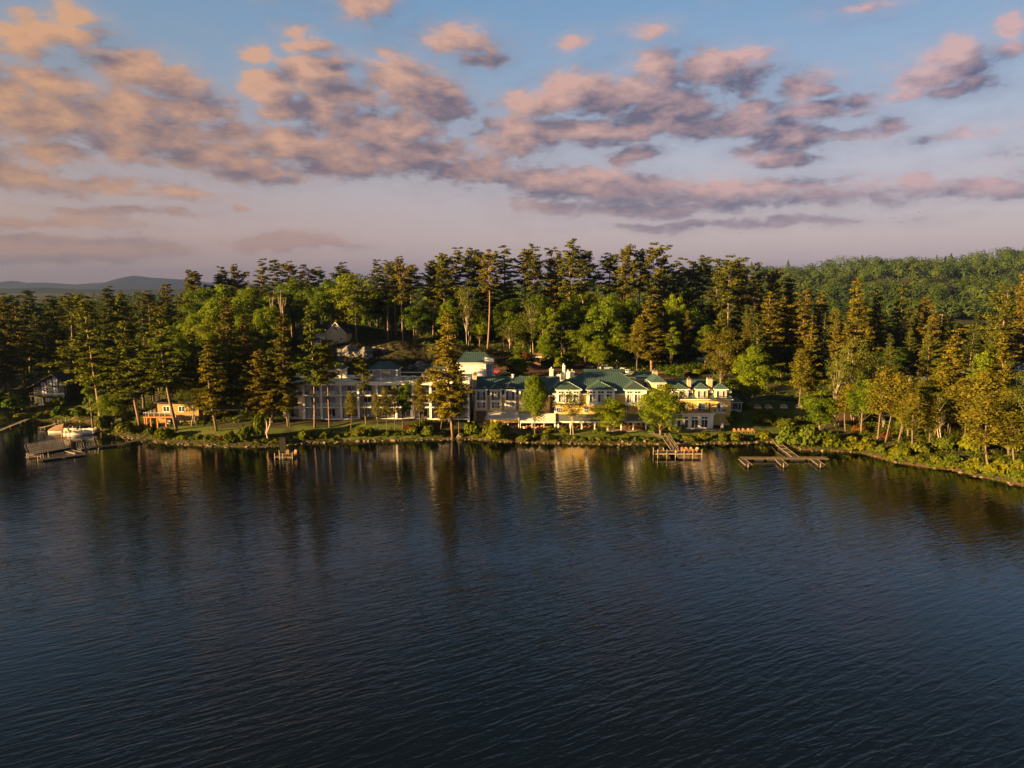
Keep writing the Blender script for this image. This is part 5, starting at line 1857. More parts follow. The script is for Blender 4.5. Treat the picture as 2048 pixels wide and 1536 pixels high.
# screened gazebo beside the inn
gy = 196.0
x0, x1 = X(1464, gy, 5), X(1482.5, gy, 5)
zf_ = hz((x0 + x1) / 2, gy)
gz = thing('garden_gazebo', "small screened gazebo with white corner posts at the east end of the inn", 'gazebo', ((x0 + x1) / 2, gy + 1.4, zf_))
zt_ = Zv(804, gy)
for (xx, yy) in ((x0, gy), (x1, gy), (x0, gy + 2.8), (x1, gy + 2.8)):
    MB().box(xx - .09, xx + .09, yy - .09, yy + .09, zf_ - .3, zt_ - .2).build('post', M['white'], gz)
MB().box(x0 - .1, x1 + .1, gy - .1, gy + 2.9, zf_ - .2, zf_ + .28).build('floor', M['white'], gz)
MB().box(x0 + .1, x1 - .1, gy + 2.78, gy + 2.82, zf_ + .3, zt_ - .2).build('back_screen', M['porchroof'], gz)
mb = MB()
for i in range(1, 5):
    xx = x0 + (x1 - x0) * i / 5
    mb.box(xx - .03, xx + .03, gy - .03, gy + .03, zf_ + .28, zt_ - .2)
mb.box(x0, x1, gy - .035, gy + .035, zf_ + 1.1, zf_ + 1.18)
mb.build('screen_frame', M['brown'], gz)
hip_roof(gz, x0 - .4, x1 + .4, gy - .4, gy + 3.2, zt_, zt_ + 1.1, (x0 + x1) / 2 - .2, (x0 + x1) / 2 + .2, gy + 1.4, matn='porchroof', seam=False)

# ------------------------------------------------------------------ beige house on the hill
hy = 241.0
x0, x1 = X(653, hy, 22), X(691, hy, 22)
z0 = hz((x0 + x1) / 2, hy) - .3
ze, za = Zv(666, hy), Zv(645, hy)
house = thing('hill_house', "beige gabled house with dark roof and brick chimney on the hilltop lawn", 'house', ((x0 + x1) / 2, hy + 4, z0))
xm = (x0 + x1) / 2
MB().extrude_y([(x0, z0), (x1, z0), (x1, ze), (xm, za), (x0, ze)], hy, hy + 10).build('wall', M['beige'], house)
mb = MB()
for sx, xe in ((-1, x0), (1, x1)):
    e = Vector((xe + sx * .45, hy - .45, ze - .30))
    r_ = Vector((xm, hy - .45, za + .12))
    mb.slab([e, r_, r_ + Vector((0, 10.9, 0)), e + Vector((0, 10.9, 0))] if sx < 0 else [r_, e, e + Vector((0, 10.9, 0)), r_ + Vector((0, 10.9, 0))], .16)
mb.build('roof', M['darkroof'], house)
mb = MB()
for sx, xe in ((-1, x0), (1, x1)):
    mb.tube((xe + sx * .45, hy - .48, ze - .36), (xm, hy - .48, za + .04), .10, n=4)
mb.build('barge_board', M['white'], house)
window(house, xm - .75, xm + .75, Zv(661, hy), Zv(652.5, hy), hy, 2, 1, .1, 'glass')
window(house, X(682, hy), X(688.5, hy), Zv(681, hy), Zv(675, hy), hy, 2, 1, .1, 'glass')
wx0 = X(629, hy, 22)
MB().box(wx0, x0 - .003, hy + 1.2, hy + 9, z0, ze - .2).build('side_wing', M['beige'], house)
gable_roof(house, wx0 - .4, xm, hy + .6, hy + 9.6, ze - .1, Zv(646, hy + 5), hy + 5, 'darkroof', False)
bx = X(629, hy), X(651, hy)
MB().box(bx[0], bx[1], hy - .1, hy + 1.197, z0, z0 + 2.5).build('bay_porch', M['white'], house)
for i in range(3):
    w_ = (bx[1] - bx[0]) / 3
    window(house, bx[0] + i * w_ + .12, bx[0] + (i + 1) * w_ - .12, z0 + .95, z0 + 2.3, hy - .1, 1, 2, .1, 'glass')
MB().slab([(bx[0] - .2, hy - .35, z0 + 2.52), (bx[1] + .2, hy - .35, z0 + 2.52), (bx[1] + .2, hy + 1.2, z0 + 3.0), (bx[0] - .2, hy + 1.2, z0 + 3.0)], .12).build('porch_roof', M['white'], house)
chimney(house, X(645, hy + 5), X(650, hy + 5), hy + 4.4, hy + 5.4, ze, Zv(638, hy + 5))

# ------------------------------------------------------------------ dark chalet behind the bay
cy = 207.0
x0, x1 = X(68, cy, 6), X(134, cy, 6)
xm = X(110, cy, 8)
z0 = hz((x0 + x1) / 2, cy)
zd, ze, za = Zv(790, cy), Zv(771, cy), Zv(747, cy)
ch = thing('timber_chalet', "dark timber chalet with a wide glazed gable and balcony behind the bay", 'house', ((x0 + x1) / 2, cy + 5, z0))
MB().extrude_y([(x0, z0 - .5), (x1, z0 - .5), (x1, ze + .6), (xm, za - .3), (x0, ze)], cy, cy + 11).build('wall', M['darktimber'], ch)
mb = MB()
e0, r0, e1 = Vector((x0 - 1.0, cy - 1.2, ze - .55)), Vector((xm, cy - 1.2, za)), Vector((x1 + .8, cy - 1.2, ze + .1))
dy = Vector((0, 13, 0))
mb.slab([e0, r0, r0 + dy, e0 + dy], .22).slab([r0, e1, e1 + dy, r0 + dy], .22)
mb.build('roof', M['darkroof'], ch)
nb = 5
for i in range(nb):
    a_, b_ = x0 + .5 + (x1 - x0 - 1) * i / nb, x0 + .5 + (x1 - x0 - 1) * (i + 1) / nb
    window(ch, a_ + .05, b_ - .05, zd + .15, ze - .35, cy, 2, 2, .09, 'curtain' if i % 2 else 'glass', depth=.12, frame='darktimber')
    xc_ = (a_ + b_) / 2
    zt_ = za - .9 - abs(xc_ - xm) * (za - ze) / (xm - x0 if xc_ < xm else x1 - xm) * .92
    if zt_ > ze + .2:
        window(ch, a_ + .05, b_ - .05, ze - .2, zt_, cy, 2, 1, .09, 'curtain', depth=.12, frame='darktimber')
    window(ch, a_ + .3, b_ - .3, z0 + .5, z0 + 2.0, cy, 1, 1, .08, 'glass', frame='darktimber')
MB().box(x0 - .3, x1 + .3, cy - 1.6, cy - .003, zd - .25, zd).build('balcony_floor', M['darktimber'], ch)
rail_run(ch, [(x0 - .2, cy - 1.5), (x1 + .2, cy - 1.5)], zd, .9, True, 'darktimber', 1.6)
for xx in (x0, x1 - .2):
    MB().box(xx, xx + .2, cy - 1.55, cy - 1.35, z0 - .6, zd - .25).build('balcony_post', M['darktimber'], ch)
chimney(ch, X(126.5, cy + 5), X(129.5, cy + 5), cy + 5, cy + 6, ze, Zv(744, cy + 5), 'brick')

# ------------------------------------------------------------------ yellow cottage on the point
ky = 183.0
x0, x1 = X(316, ky, 4), X(398, ky, 4)
z0 = hz((x0 + x1) / 2, ky)
zf, zr = Zv(832, ky - 2), Zv(806, ky)
kt = thing('shore_cottage', "small yellow flat-roofed cottage with glass-railed terrace on orange posts", 'house', ((x0 + x1) / 2, ky + 3, z0))
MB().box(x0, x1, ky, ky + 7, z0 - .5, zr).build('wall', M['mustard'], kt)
MB().box(x0 - .6, x1 + .4, ky - .7, ky + 7.4, zr + .003, zr + .28).build('roof', M['darktimber'], kt)
window(kt, X(325, ky), X(339, ky), Zv(824, ky), Zv(812, ky), ky, 2, 1, .13, 'glass')
window(kt, X(356, ky), X(370, ky), Zv(824, ky), Zv(812, ky), ky, 2, 1, .13, 'glass')
dx0, dx1, dyf = X(286, ky - 3, 4), X(352, ky - 3, 4), ky - 3.0
MB().box(dx0, dx1, dyf, ky - .003, zf - .32, zf).build('terrace_floor', M['redtimber'], kt)
MB().box(dx0, x0 - .003, ky, ky + 4, zf - .32, zf).build('terrace_floor', M['redtimber'], kt)
for u in (289, 293, 301, 314, 331, 349):
    x = X(u, dyf, 3)
    MB().box(x - .14, x + .14, dyf + .1, dyf + .38, hz(x, dyf) - .3, zf - .325).build('terrace_post', M['redtimber'], kt)
rail_run(kt, [(dx0 + .1, ky + 3.5), (dx0 + .1, dyf + .1), (dx1 - .1, dyf + .1)], zf, 1.0, True, 'steel', 1.4)
window(kt, X(328, ky), X(345, ky), z0 + .1, zf - .45, ky, 3, 1, .1, 'mixed', 'sliding_door')
window(kt, X(350, ky), X(360, ky), z0 + .1, zf - .45, ky, 2, 1, .1, 'curtain', 'sliding_door')
MB().lathe([(.26, 0), (.26, .9), (.36, .9), (.36, 1.15), (.2, 1.3)], (X(318, ky + 2), ky + 2, zr + .28), 8).build('chimney', M['brick'], kt)
xq = X(307, ky + 1)
mb = MB().box(xq - .3, xq + .3, ky + .6, ky + 1.2, zf + .003, zf + 1.3).box(xq - .42, xq + .42, ky + .5, ky + 1.3, zf + .75, zf + .95)
t = mb.build('outdoor_oven', M['brick']); tag(t, "pale brick outdoor oven on the cottage terrace", 'oven')
# orange timber deck with a pale pool house
wy = 184.0
x0, x1 = X(405, wy, 3), X(478, wy, 3)
zz = Zv(843, wy)
dk = thing('timber_deck', "orange boarded deck front behind the golden lawn pine", 'deck', ((x0 + x1) / 2, wy + 2, 2))
nb = 14
me_b = MB().box(0, (x1 - x0) / nb - .03, 0, .06, 0, zz - 1.4).mesh('board')
me_b.materials.append(M['redtimber'])
for i in range(nb):
    xx = x0 + (x1 - x0) * i / nb
    if X(424, wy) < xx < X(436, wy):
        continue
    ob('board', me_b, dk, Vector((xx, wy, 1.4)) - dk.location)
MB().box(x0, x1, wy - .05, wy + .12, zz + .003, zz + .12).build('rail_cap', M['redtimber'], dk)
MB().box(x0, x1, wy + .065, wy + 6, 1.2, zz - .25).build('deck_floor', M['brown'], dk)
pv = thing('pool_house', "pale little pavilion glimpsed above the orange deck", 'pavilion', (X(458, 189), 190, zz - .25))
xa, xb = X(420, 189), X(482, 189)
for u in (421, 436, 450, 466, 481):
    x = X(u, 189)
    MB().box(x - .14, x + .14, 188.9, 189.2, zz - .3, zz + 2.2).build('post', M['cream'], pv)
MB().box(xa, xb, 191.2, 191.5, zz - .3, zz + 2.2).build('back_wall', M['cream'], pv)
hip_roof(pv, xa - .4, xb + .4, 188.5, 192, zz + 2.4, zz + 3.4, xa + 2, xb - 2, 190.2, matn='porchroof', seam=False)
rail_run(pv, [(xa, 188.95), (xb, 188.95)], zz - .25, .95, False, 'white', 1.6)


# ------------------------------------------------------------------ houses among the east trees
def plain_house(name, u0, u1, Y, vb, ve, va, label, wallm, roofm, front_gable=True, depth=9, wins=2):
    x0, x1 = X(u0, Y, 6), X(u1, Y, 6)
    xm = (x0 + x1) / 2
    z0, ze, za = Zv(vb, Y), Zv(ve, Y), Zv(va, Y)
    z0 = min(z0, hz(xm, Y)) - .3
    h = thing(name, label, 'house', (xm, Y + depth / 2, z0))
    if front_gable:
        MB().extrude_y([(x0, z0), (x1, z0), (x1, ze), (xm, za), (x0, ze)], Y, Y + depth).build('wall', M[wallm], h)
        mb = MB()
        for sx, xe in ((-1, x0), (1, x1)):
            e, r_, dd = Vector((xe + sx * .4, Y - .4, ze - .2)), Vector((xm, Y - .4, za + .12)), Vector((0, depth + .8, 0))
            mb.slab([e, r_, r_ + dd, e + dd] if sx < 0 else [r_, e, e + dd, r_ + dd], .15)
        mb.build('roof', M[roofm], h)
        mb = MB()
        for sx, xe in ((-1, x0), (1, x1)):
            mb.tube((xe + sx * .4, Y - .43, ze - .27), (xm, Y - .43, za + .04), .1, n=4)
        mb.build('barge_board', M['white'], h)
        window(h, xm - .5, xm + .5, ze - .2, ze + (za - ze) * .5, Y, 2, 1, .1, 'glass')
    else:
        MB().box(x0, x1, Y, Y + depth, z0, ze).build('wall', M[wallm], h)
        gable_roof(h, x0 - .4, x1 + .4, Y - .5, Y + depth + .5, ze, za, Y + depth / 2, roofm, False)
    for i in range(wins):
        c = x0 + (x1 - x0) * (i + .5) / wins
        for k_, zz_ in enumerate((z0 + 1.2, z0 + 3.7)):
            if zz_ + 1.3 < ze:
                window(h, c - .6, c + .6, zz_, zz_ + 1.3, Y, 2, 2, .1, 'glass')
    return h


plain_house('white_house', 1940, 1986, 206, 792, 765, 742, "white gabled house among the trees beyond the forked golden pine", 'white', 'greyroof', True, 9, 3)
plain_house('white_house', 1998, 2062, 213, 800, 752, 730, "white house with a long blue-grey roof at the east edge of the shore", 'white', 'greyroof', False, 9, 5)
plain_house('white_house', 1990, 2020, 201, 796, 768, 746, "white gabled front half hidden by golden branches beside the blue-grey roof", 'white', 'greyroof', True, 7, 2)
plain_house('garden_cabin', 2002, 2040, 190, 838, 822, 810, "low cream cabin at the water side of the white houses", 'cream', 'porchroof', False, 5, 3)
plain_house('dark_cabin', 1853, 1882, 205, 795, 772, 758, "dark shadowed cabin between the birches and the forked golden pine", 'darktimber', 'greyroof', False, 6, 2)
plain_house('garden_cabin', 1770, 1800, 187, 842, 829, 820, "small cream hut seen between the shoreline cedar stems", 'cream', 'porchroof', False, 4, 2)
plain_house('white_house', 1496, 1518, 262, 715, 694, 684, "pale roofed house peeping out between the golden pines", 'white', 'steel', False, 7, 2)
plain_house('brown_shed', 1067, 1081, 232, 727, 713, 708, "small brown shed on the bank behind the inn", 'brown', 'brown', False, 2.5, 0)
# ------------------------------------------------------------------ roads and parking, draped on the slope
def drape(name, px_path, width, material, label, lift=.07, n=40):
    pts = [gnd(u, v) for u, v in px_path]
    P = []
    for i in range(n + 1):
        s = i / n * (len(pts) - 1)
        j = min(int(s), len(pts) - 2)
        P.append(pts[j].lerp(pts[j + 1], s - j))
    for _ in range(3):
        P = [P[0]] + [(P[i - 1] + P[i] * 2 + P[i + 1]) / 4 for i in range(1, len(P) - 1)] + [P[-1]]
    mb, vs, fs = MB(), [], []
    m_ = 7
    for i, p in enumerate(P):
        d = (P[min(i + 1, n)] - P[max(i - 1, 0)])
        d.z = 0
        d.normalize()
        nr = Vector((-d.y, d.x, 0))
        w = np.interp(i / n * (len(width) - 1), range(len(width)), width)
        row = [p + nr * w * (q / (m_ - 1) - .5) for q in range(m_)]
        hs = height([r_.x for r_ in row], [r_.y for r_ in row])
        zc = float(np.mean(hs))
        vs += [(r_.x, r_.y, max(h_ + .03, zc + lift)) for r_, h_ in zip(row, hs)]
    for i in range(n):
        for q in range(m_ - 1):
            a = i * m_ + q
            fs.append((a, a + 1, a + m_ + 1, a + m_))
    me = MB().add(vs, fs).mesh(name)
    me.materials.append(M[material])
    tag(ob(name, me), label, kind='structure')


drape("road", [(1168, 712), (1200, 722), (1240, 733), (1290, 738), (1345, 736), (1410, 729), (1470, 722)], [5, 6, 8, 9, 8, 7, 6], 'asphalt', "asphalt drive and parking strip behind the inn")
drape("path", [(1265, 749), (1310, 747), (1350, 743), (1400, 744)], [4, 5, 5, 4], 'redgravel', "red gravel bank path behind the east wing", .1)
drape("path", [(1490, 862), (1535, 868), (1548, 874)], [1.6, 1.6, 1.6], 'paving', "footpath from the lawn chairs to the long dock", .06, 14)
drape("path", [(1300, 866), (1326, 876)], [1.6, 1.6], 'paving', "short footpath to the chair dock", .06, 8)
drape("terrace", [(1330, 863), (1380, 860), (1440, 861)], [4.0, 4.5, 3.5], 'paving', "paved terrace before the sun room", .08, 16)


# ------------------------------------------------------------------ rock outcrops and boulders
def rock_mesh(seed, sub=2, rough=.28):
    bm = bmesh.new()
    bmesh.ops.create_icosphere(bm, subdivisions=sub, radius=1)
    r_ = np.random.default_rng(seed)
    ph = r_.uniform(0, 6, 9)
    for v in bm.verts:
        c = v.co
        k_ = 1 + rough * (math.sin(c.x * 3 + ph[0]) * math.sin(c.y * 3.3 + ph[1]) + .6 * math.sin(c.z * 5 + ph[2] + c.x * 4) + .4 * math.sin(c.y * 9 + ph[3]) * math.sin(c.x * 8 + ph[4]))
        v.co = c * k_
    me = bpy.data.meshes.new("rock")
    bm.to_mesh(me)
    bm.free()
    return me


def outcrop(u0, u1, vt, vb, label, seed):
    a, b = gnd(u0, vb), gnd(u1, vb)
    r_ = np.random.default_rng(seed)
    nx_, nz_ = 46, 16
    Yb = (a.y + b.y) / 2
    top = at((u0 + u1) / 2, vt, Yb + 5).z
    z0 = min(a.z, b.z) - 1.0
    vs, fs = [], []
    ph = r_.uniform(0, 6, 8)
    for j in range(nz_ + 1):
        s = j / nz_
        for i in range(nx_ + 1):
            q = i / nx_
            x = a.x + (b.x - a.x) * q
            env = (math.sin(math.pi * min(1, max(0, q * .98 + .01))) ** .45)
            crack = .55 * math.sin(x * .9 + ph[0] + 1.5 * math.sin(s * 4)) + .4 * math.sin(x * 2.3 + ph[1] + s * 3) + .28 * math.sin(s * 11 + ph[2] + x * .7) + r_.normal(0, .12)
            ledge = .8 * math.floor(s * 4 + .4 * math.sin(x * .8 + ph[3])) / 4
            y = a.y + (b.y - a.y) * q - .6 + 4.2 * ledge + s * .8 - crack * .75
            z = z0 + (top - z0) * s * (.72 + .28 * env) * (1 - .18 * math.sin(x * .55 + ph[4]) ** 2)
            vs.append((x + r_.normal(0, .08), y + (1 - env) * 2, z))
    for j in range(nz_):
        for i in range(nx_):
            k_ = j * (nx_ + 1) + i
            fs.append((k_, k_ + 1, k_ + nx_ + 2, k_ + nx_ + 1))
    bb = len(vs)
    for i in range(nx_ + 1):
        p = vs[nz_ * (nx_ + 1) + i]
        vs.append((p[0], p[1] + 4.5, p[2] - .5))
    for i in range(nx_):
        k_ = nz_ * (nx_ + 1) + i
        fs.append((k_, k_ + 1, bb + i + 1, bb + i))
    o = MB().add(vs, fs).build('rock_outcrop', M['rock'])
    tag(o, label, 'rock')


outcrop(664, 742, 689, 722, "large grey rock face below the hilltop lawn", 3)
outcrop(738, 786, 690, 708, "smaller pale rock step beside the large rock face", 4)
outcrop(786, 866, 720, 745, "dark rock hump behind the hotel roof terrace", 5)

ROCKS = [rock_mesh(s, 1, .22) for s in range(5)]
for me in ROCKS:
    me.materials.append(M['stone'])
BIG = [(1884, 0, .8)]
bould = [(608, 886, .55, "pale boulder at the foot of the west shore gangway"), (716, 884, .5, "flat lit stone on the shore below the white hotel"), (738, 883.5, .6, "broad lit stone on the shore below the first cedar cluster"),
         (886, 868, 1.0, "large reddish boulder between shrubs near the biggest golden pine"), (922, 872, 1.1, "grey boulder at the water by the slim golden cedar"), (965, 872, .8, "boulder under the shrubs west of the canopies"),
         (1245, 884, .6, "pale boulder on the stony bank before the porch"), (1290, 884, .6, "orange-lit boulder beside the chair dock gangway"), (455, 892, .55, "lit boulder on the point's stony edge"), (310, 884, .5, "boulder on the point near the cottage steps")]
for i, (u, v, s, lab) in enumerate(bould):
    p = gnd(u, v)
    o = ob("boulder", ROCKS[i % 5], None, (p.x, p.y, p.z + s * .15))
    o.scale = (s * 1.25, s, s * .75)
    o.rotation_euler.z = rng.uniform(0, 6)
    tag(o, lab, 'boulder')


def shore_stones():
    """riprap along the waterline, too many and small to pick apart"""
    base = []
    for me in ROCKS:
        v = np.array([tuple(x.co) for x in me.vertices])
        f = np.array([tuple(p.vertices) for p in me.polygons])
        base.append((v, f))
    V, Fc, off = [], [], 0
    pts = np.array(shore)
    for (x0, y0), (x1, y1) in zip(pts[:-1], pts[1:]):
        if max(abs(x0), abs(x1)) > 175:
            continue
        ln = math.hypot(x1 - x0, y1 - y0)
        xm = (x0 + x1) / 2
        dens = 3.0 if -100 < xm < 70 else 1.0
        for _ in range(int(ln * dens)):
            t = rng.random()
            nx_, ny_ = -(y1 - y0) / ln, (x1 - x0) / ln
            d = rng.normal(.25, .6)
            x, y = x0 + (x1 - x0) * t + nx_ * d, y0 + (y1 - y0) * t + ny_ * d
            s = .09 + .42 * rng.random() ** 2.2
            v, f = base[int(rng.integers(5))]
            a = rng.uniform(0, 6.28)
            c, sn = math.cos(a), math.sin(a)
            q = v * np.array([s * 1.2, s, s * .7])
            q = np.stack([q[:, 0] * c - q[:, 1] * sn, q[:, 0] * sn + q[:, 1] * c, q[:, 2]], 1) + np.array([x, y, max(-.05, .16 * d + .05)])
            V.append(q)
            Fc.append(f + off)
            off += len(v)
    me = bpy.data.meshes.new("shore_stones")
    me.from_pydata(np.concatenate(V).tolist(), [], np.concatenate(Fc).tolist())
    me.update()
    me.materials.append(M['stone'])
    tag(ob("shore_stones", me), "loose stones along the waterline", kind='stuff')


shore_stones()

# ------------------------------------------------------------------ shrubs
def shrub_mesh(mat_, nb=9, per=110, leaf=.26, flat=.75, R0=1.0):
    lv = Leaves()
    for i in range(nb):
        a = rng.uniform(0, 6.28)
        r_ = rng.uniform(0, .62)
        s = rng.uniform(.30, .52)
        lv.clump((math.cos(a) * r_, math.sin(a) * r_, .28 + rng.uniform(0, .55) * (1 - r_)), (s, s, s * flat), per, leaf, .35, .55, rng.uniform(.15, .85), .95)
    return lv.mesh('foliage', mat_)


SHRUB = {'green': [shrub_mesh(L['shrub']) for _ in range(5)], 'russet': [shrub_mesh(L['russet']) for _ in range(2)], 'dark': [shrub_mesh(L['oak']) for _ in range(3)], 'pale': [shrub_mesh(L['birch']) for _ in range(2)]}


def shrub(kind, x, y, w, h, label, group=None, dz=-.1, name='shrub'):
    me = SHRUB[kind][int(rng.integers(len(SHRUB[kind])))]
    o = ob(name, me, None, (x, y, hz(x, y) + dz))
    o.scale = (w / 2 / .95, w / 2 / .95, h / 1.15)
    o.rotation_euler.z = rng.uniform(0, 6.28)
    tag(o, label, 'shrub', group)
    return o


def shrub_px(kind, u, v, wpx, hpx, label, group=None):
    p = gnd(u, v)
    k_ = (p.y * CP + (CAMZ - p.z) * SP) / F
    return shrub(kind, p.x, p.y, wpx * k_, hpx * k_, label, group)


SH = [('green', 258, 866, 50, 30, "rounded shrub mass at the bay corner west of the cottage"), ('green', 332, 878, 52, 24, "spreading sunlit shrub below the cottage terrace"), ('green', 302, 872, 34, 20, "sunlit shrub by the stone steps of the point"),
      ('green', 486, 884, 30, 44, "tall bright green bush on the shore east of the golden lawn pine"), ('green', 462, 884, 30, 26, "low bright bush beside the tall bright green bush"), ('russet', 444, 882, 22, 14, "reddish low bush at the foot of the golden lawn pine"),
      ('green', 515, 880, 36, 62, "tall olive thicket beside the split broken dead trunk"), ('green', 606, 876, 34, 22, "bright shrub just east of the small shore dock gangway"), ('green', 720, 874, 40, 24, "golden-green shrub at the bank below the hotel middle"), ('green', 742, 872, 22, 20, "bright small shrub next to the golden-green shrub on the hotel bank"),
      ('green', 650, 877, 22, 18, "yellow-green clump on the shaded bank below the hotel"), ('green', 826, 868, 30, 20, "round shrub by the upright cedar"), ('green', 855, 872, 44, 26, "large lit shrub between upright cedar and largest golden pine"), ('green', 945, 872, 46, 32, "dense shrub at the water west of the canopies"),
      ('green', 1000, 878, 66, 40, "biggest rounded bush on the shore before the dining canopies"), ('green', 972, 872, 40, 26, "bush behind the biggest rounded bush at the canopies"), ('green', 1042, 882, 40, 16, "low shrub left of the tall bright maple"), ('green', 1095, 880, 36, 14, "low shrub right of the tall bright maple"),
      ('green', 1100, 866, 30, 18, "bush under the second canopy front"), ('green', 1128, 868, 26, 16, "bush at the first porch post"), ('dark', 1200, 868, 36, 14, "dark low shrub before the porch"), ('dark', 1310, 866, 34, 20, "dark rounded shrub at the foot of the big dense maple"), ('dark', 1345, 866, 34, 18, "dark clipped shrub east of the big dense maple"),
      ('dark', 1360, 858, 26, 14, "dark shrub at the corner of the sun room terrace"), ('dark', 1445, 846, 44, 32, "dark tall shrubbery at the east corner of the sun room"), ('dark', 1466, 842, 36, 26, "dark shrub behind the tall white easel stand"), ('dark', 1488, 818, 26, 18, "dark shrub beside the gazebo"),
      ('green', 1410, 880, 40, 18, "bright shrub on the bank east of the chair dock"), ('green', 1448, 880, 36, 16, "bright shrub on the bank below the lawn chairs"), ('green', 1475, 881, 40, 18, "golden shrub on the bank below the easternmost lawn chair"), ('green', 1530, 880, 40, 20, "bright shrub where the long dock gangway lands"), ('green', 1380, 880, 36, 14, "low shrub right beside the chair dock gangway"),
      ('green', 1535, 846, 60, 30, "leafy mound on the lawn above the long dock"), ('green', 1560, 855, 60, 26, "pale leafy mound on the lawn nearest the long dock gangway"), ('russet', 1549, 846, 16, 18, "western of two russet shrubs on the lawn mound"), ('russet', 1570, 846, 18, 18, "eastern of two russet shrubs on the lawn mound"), ('pale', 1600, 846, 36, 18, "pale shrub behind the big shore hedge"),
      ('green', 1585, 893, 66, 46, "west end of the big rounded shore hedge"), ('green', 1622, 896, 70, 50, "middle of the big rounded shore hedge below the ivy-wrapped tree"), ('green', 1660, 899, 64, 42, "east end of the big rounded shore hedge"), ('green', 1600, 878, 66, 34, "upper part of the big rounded shore hedge"),
      ('green', 1700, 900, 56, 30, "bush by the first leaning shoreline cedar"), ('green', 1735, 902, 40, 30, "bush between hedge and ivied cedar stem"), ('green', 1800, 918, 46, 34, "bush between the ivied and the straight cedar stems"), ('green', 1840, 905, 46, 30, "bush behind the straight cedar stems"), ('green', 1910, 930, 46, 26, "small bush at the red bank below the wide golden cedar clump"),
      ('green', 1950, 940, 44, 30, "bush on the east bank before the paired leaning stems"), ('green', 1990, 950, 50, 34, "bush at the foot of the paired leaning stems"), ('green', 2035, 955, 60, 50, "leafy thicket at the east edge of the bank"), ('green', 1880, 900, 50, 34, "thicket at the foot of the forked golden pine"), ('green', 1935, 905, 60, 40, "thicket beneath the wide golden cedar clump"), ('green', 2020, 905, 70, 46, "thicket below the white houses"),
      ('russet', 1715, 862, 40, 16, "russet undergrowth below the leaning orange stems"), ('russet', 1770, 878, 36, 16, "russet bush behind the ivied cedar stems"), ('dark', 160, 834, 40, 26, "rounded shrub by the bay behind the pontoon boat"), ('dark', 120, 832, 40, 24, "shrub at the bay edge behind the brown covered boat"), ('russet', 98, 832, 18, 14, "brownish shrub at the chalet shore"),
      ('dark', 80, 836, 28, 14, "clipped shrub at the chalet shore"), ('dark', 45, 838, 30, 14, "low clipped hedge by the white gangway"), ('dark', 28, 822, 50, 34, "big dark bush on the chalet path"), ('dark', 52, 800, 46, 26, "sloping hedge west of the chalet"), ('dark', 118, 812, 40, 22, "hedge below the chalet balcony"),
      ('green', 210, 862, 46, 40, "leafy bright bush hanging over the bay water"), ('green', 232, 846, 44, 60, "tall bright leafy bush behind the bay corner"), ('russet', 66, 822, 16, 10, "red flowering shrub on the chalet lawn"), ('green', 845, 856, 40, 20, "shrub on the hotel bank behind the upright cedar"), ('russet', 820, 862, 34, 16, "russet patch of shrub on the hotel bank"), ('dark', 1090, 724, 30, 20, "dark shrub on the bank below the brown shed"),
      ('dark', 1120, 736, 36, 26, "dark bush behind the rooftop kitchen plant"), ('russet', 1046, 722, 40, 20, "russet brush on the soil bank beside the stair tower"), ('russet', 1190, 708, 40, 14, "russet scrub along the driveway"), ('russet', 1235, 712, 46, 14, "reddish scrub at the driveway bend"), ('dark', 1350, 752, 50, 14, "dark hedge behind the east wing roof"), ('dark', 1400, 748, 40, 12, "planting bed behind the east wing chimneys")]
for s_ in SH:
    shrub_px(*s_)
for i in range(26):
    j = int(np.searchsorted([q_[0] for q_ in SHORE_PX], 1680 + i * 14.2))
    (u0, v0), (u1, v1) = SHORE_PX[min(j, len(SHORE_PX) - 1) - 1], SHORE_PX[min(j, len(SHORE_PX) - 1)]
    u = 1680 + i * 14.2
    w0 = at_z(u, v0 + (v1 - v0) * (u - u0) / (u1 - u0), 0)
    shrub('green', w0.x + 1.0 + rng.normal(0, .4), w0.y + .8 + rng.normal(0, .4), rng.uniform(2.4, 4.2), rng.uniform(1.3, 2.6), "low leafy shrub overhanging the water of the east shore", "shrubs overhanging the east shore")
BANKS = [(372, "below the yellow cottage"), (470, "below the golden lawn pine"), (556, "beside the tall thicket and split dead trunk"), (680, "below the first hotel balconies"), (790, "below the hotel cedar cluster"), (905, "below the upright cedar"), (1035, "below the west canopy"), (1120, "by the tall bright maple"), (1200, "by the white-stemmed birch clump"), (1330, "by the low round maple"), (1440, "east of the chair dock"), (9999, "below the row of lawn chairs")]
u = 292.0
while u < 1536:
    u += rng.uniform(9, 17)
    if 553 < u < 578 or 1324 < u < 1346:
        continue
    v = float(np.interp(u, [q_[0] for q_ in SHORE_PX], [q_[1] for q_ in SHORE_PX]))
    w0 = at_z(u, v, 0)
    shrub('green' if rng.random() < .85 else 'dark', w0.x, w0.y + rng.uniform(1.0, 3.2), rng.uniform(1.3, 2.9), rng.uniform(.7, 1.5), "low shrub on the stony shore %s" % [m_ for lim, m_ in BANKS if u <= lim][0], "low shrubs along the hotel shore")
for i, u in enumerate((1380, 1392, 1404)):
    p = gnd(u, 745)
    plant('spruce', p.x, p.y, 3.0, 1.6, "%s of three little clipped spruces on the planting bed, counted from the west" % ORD[i], "little spruces on the planting bed")


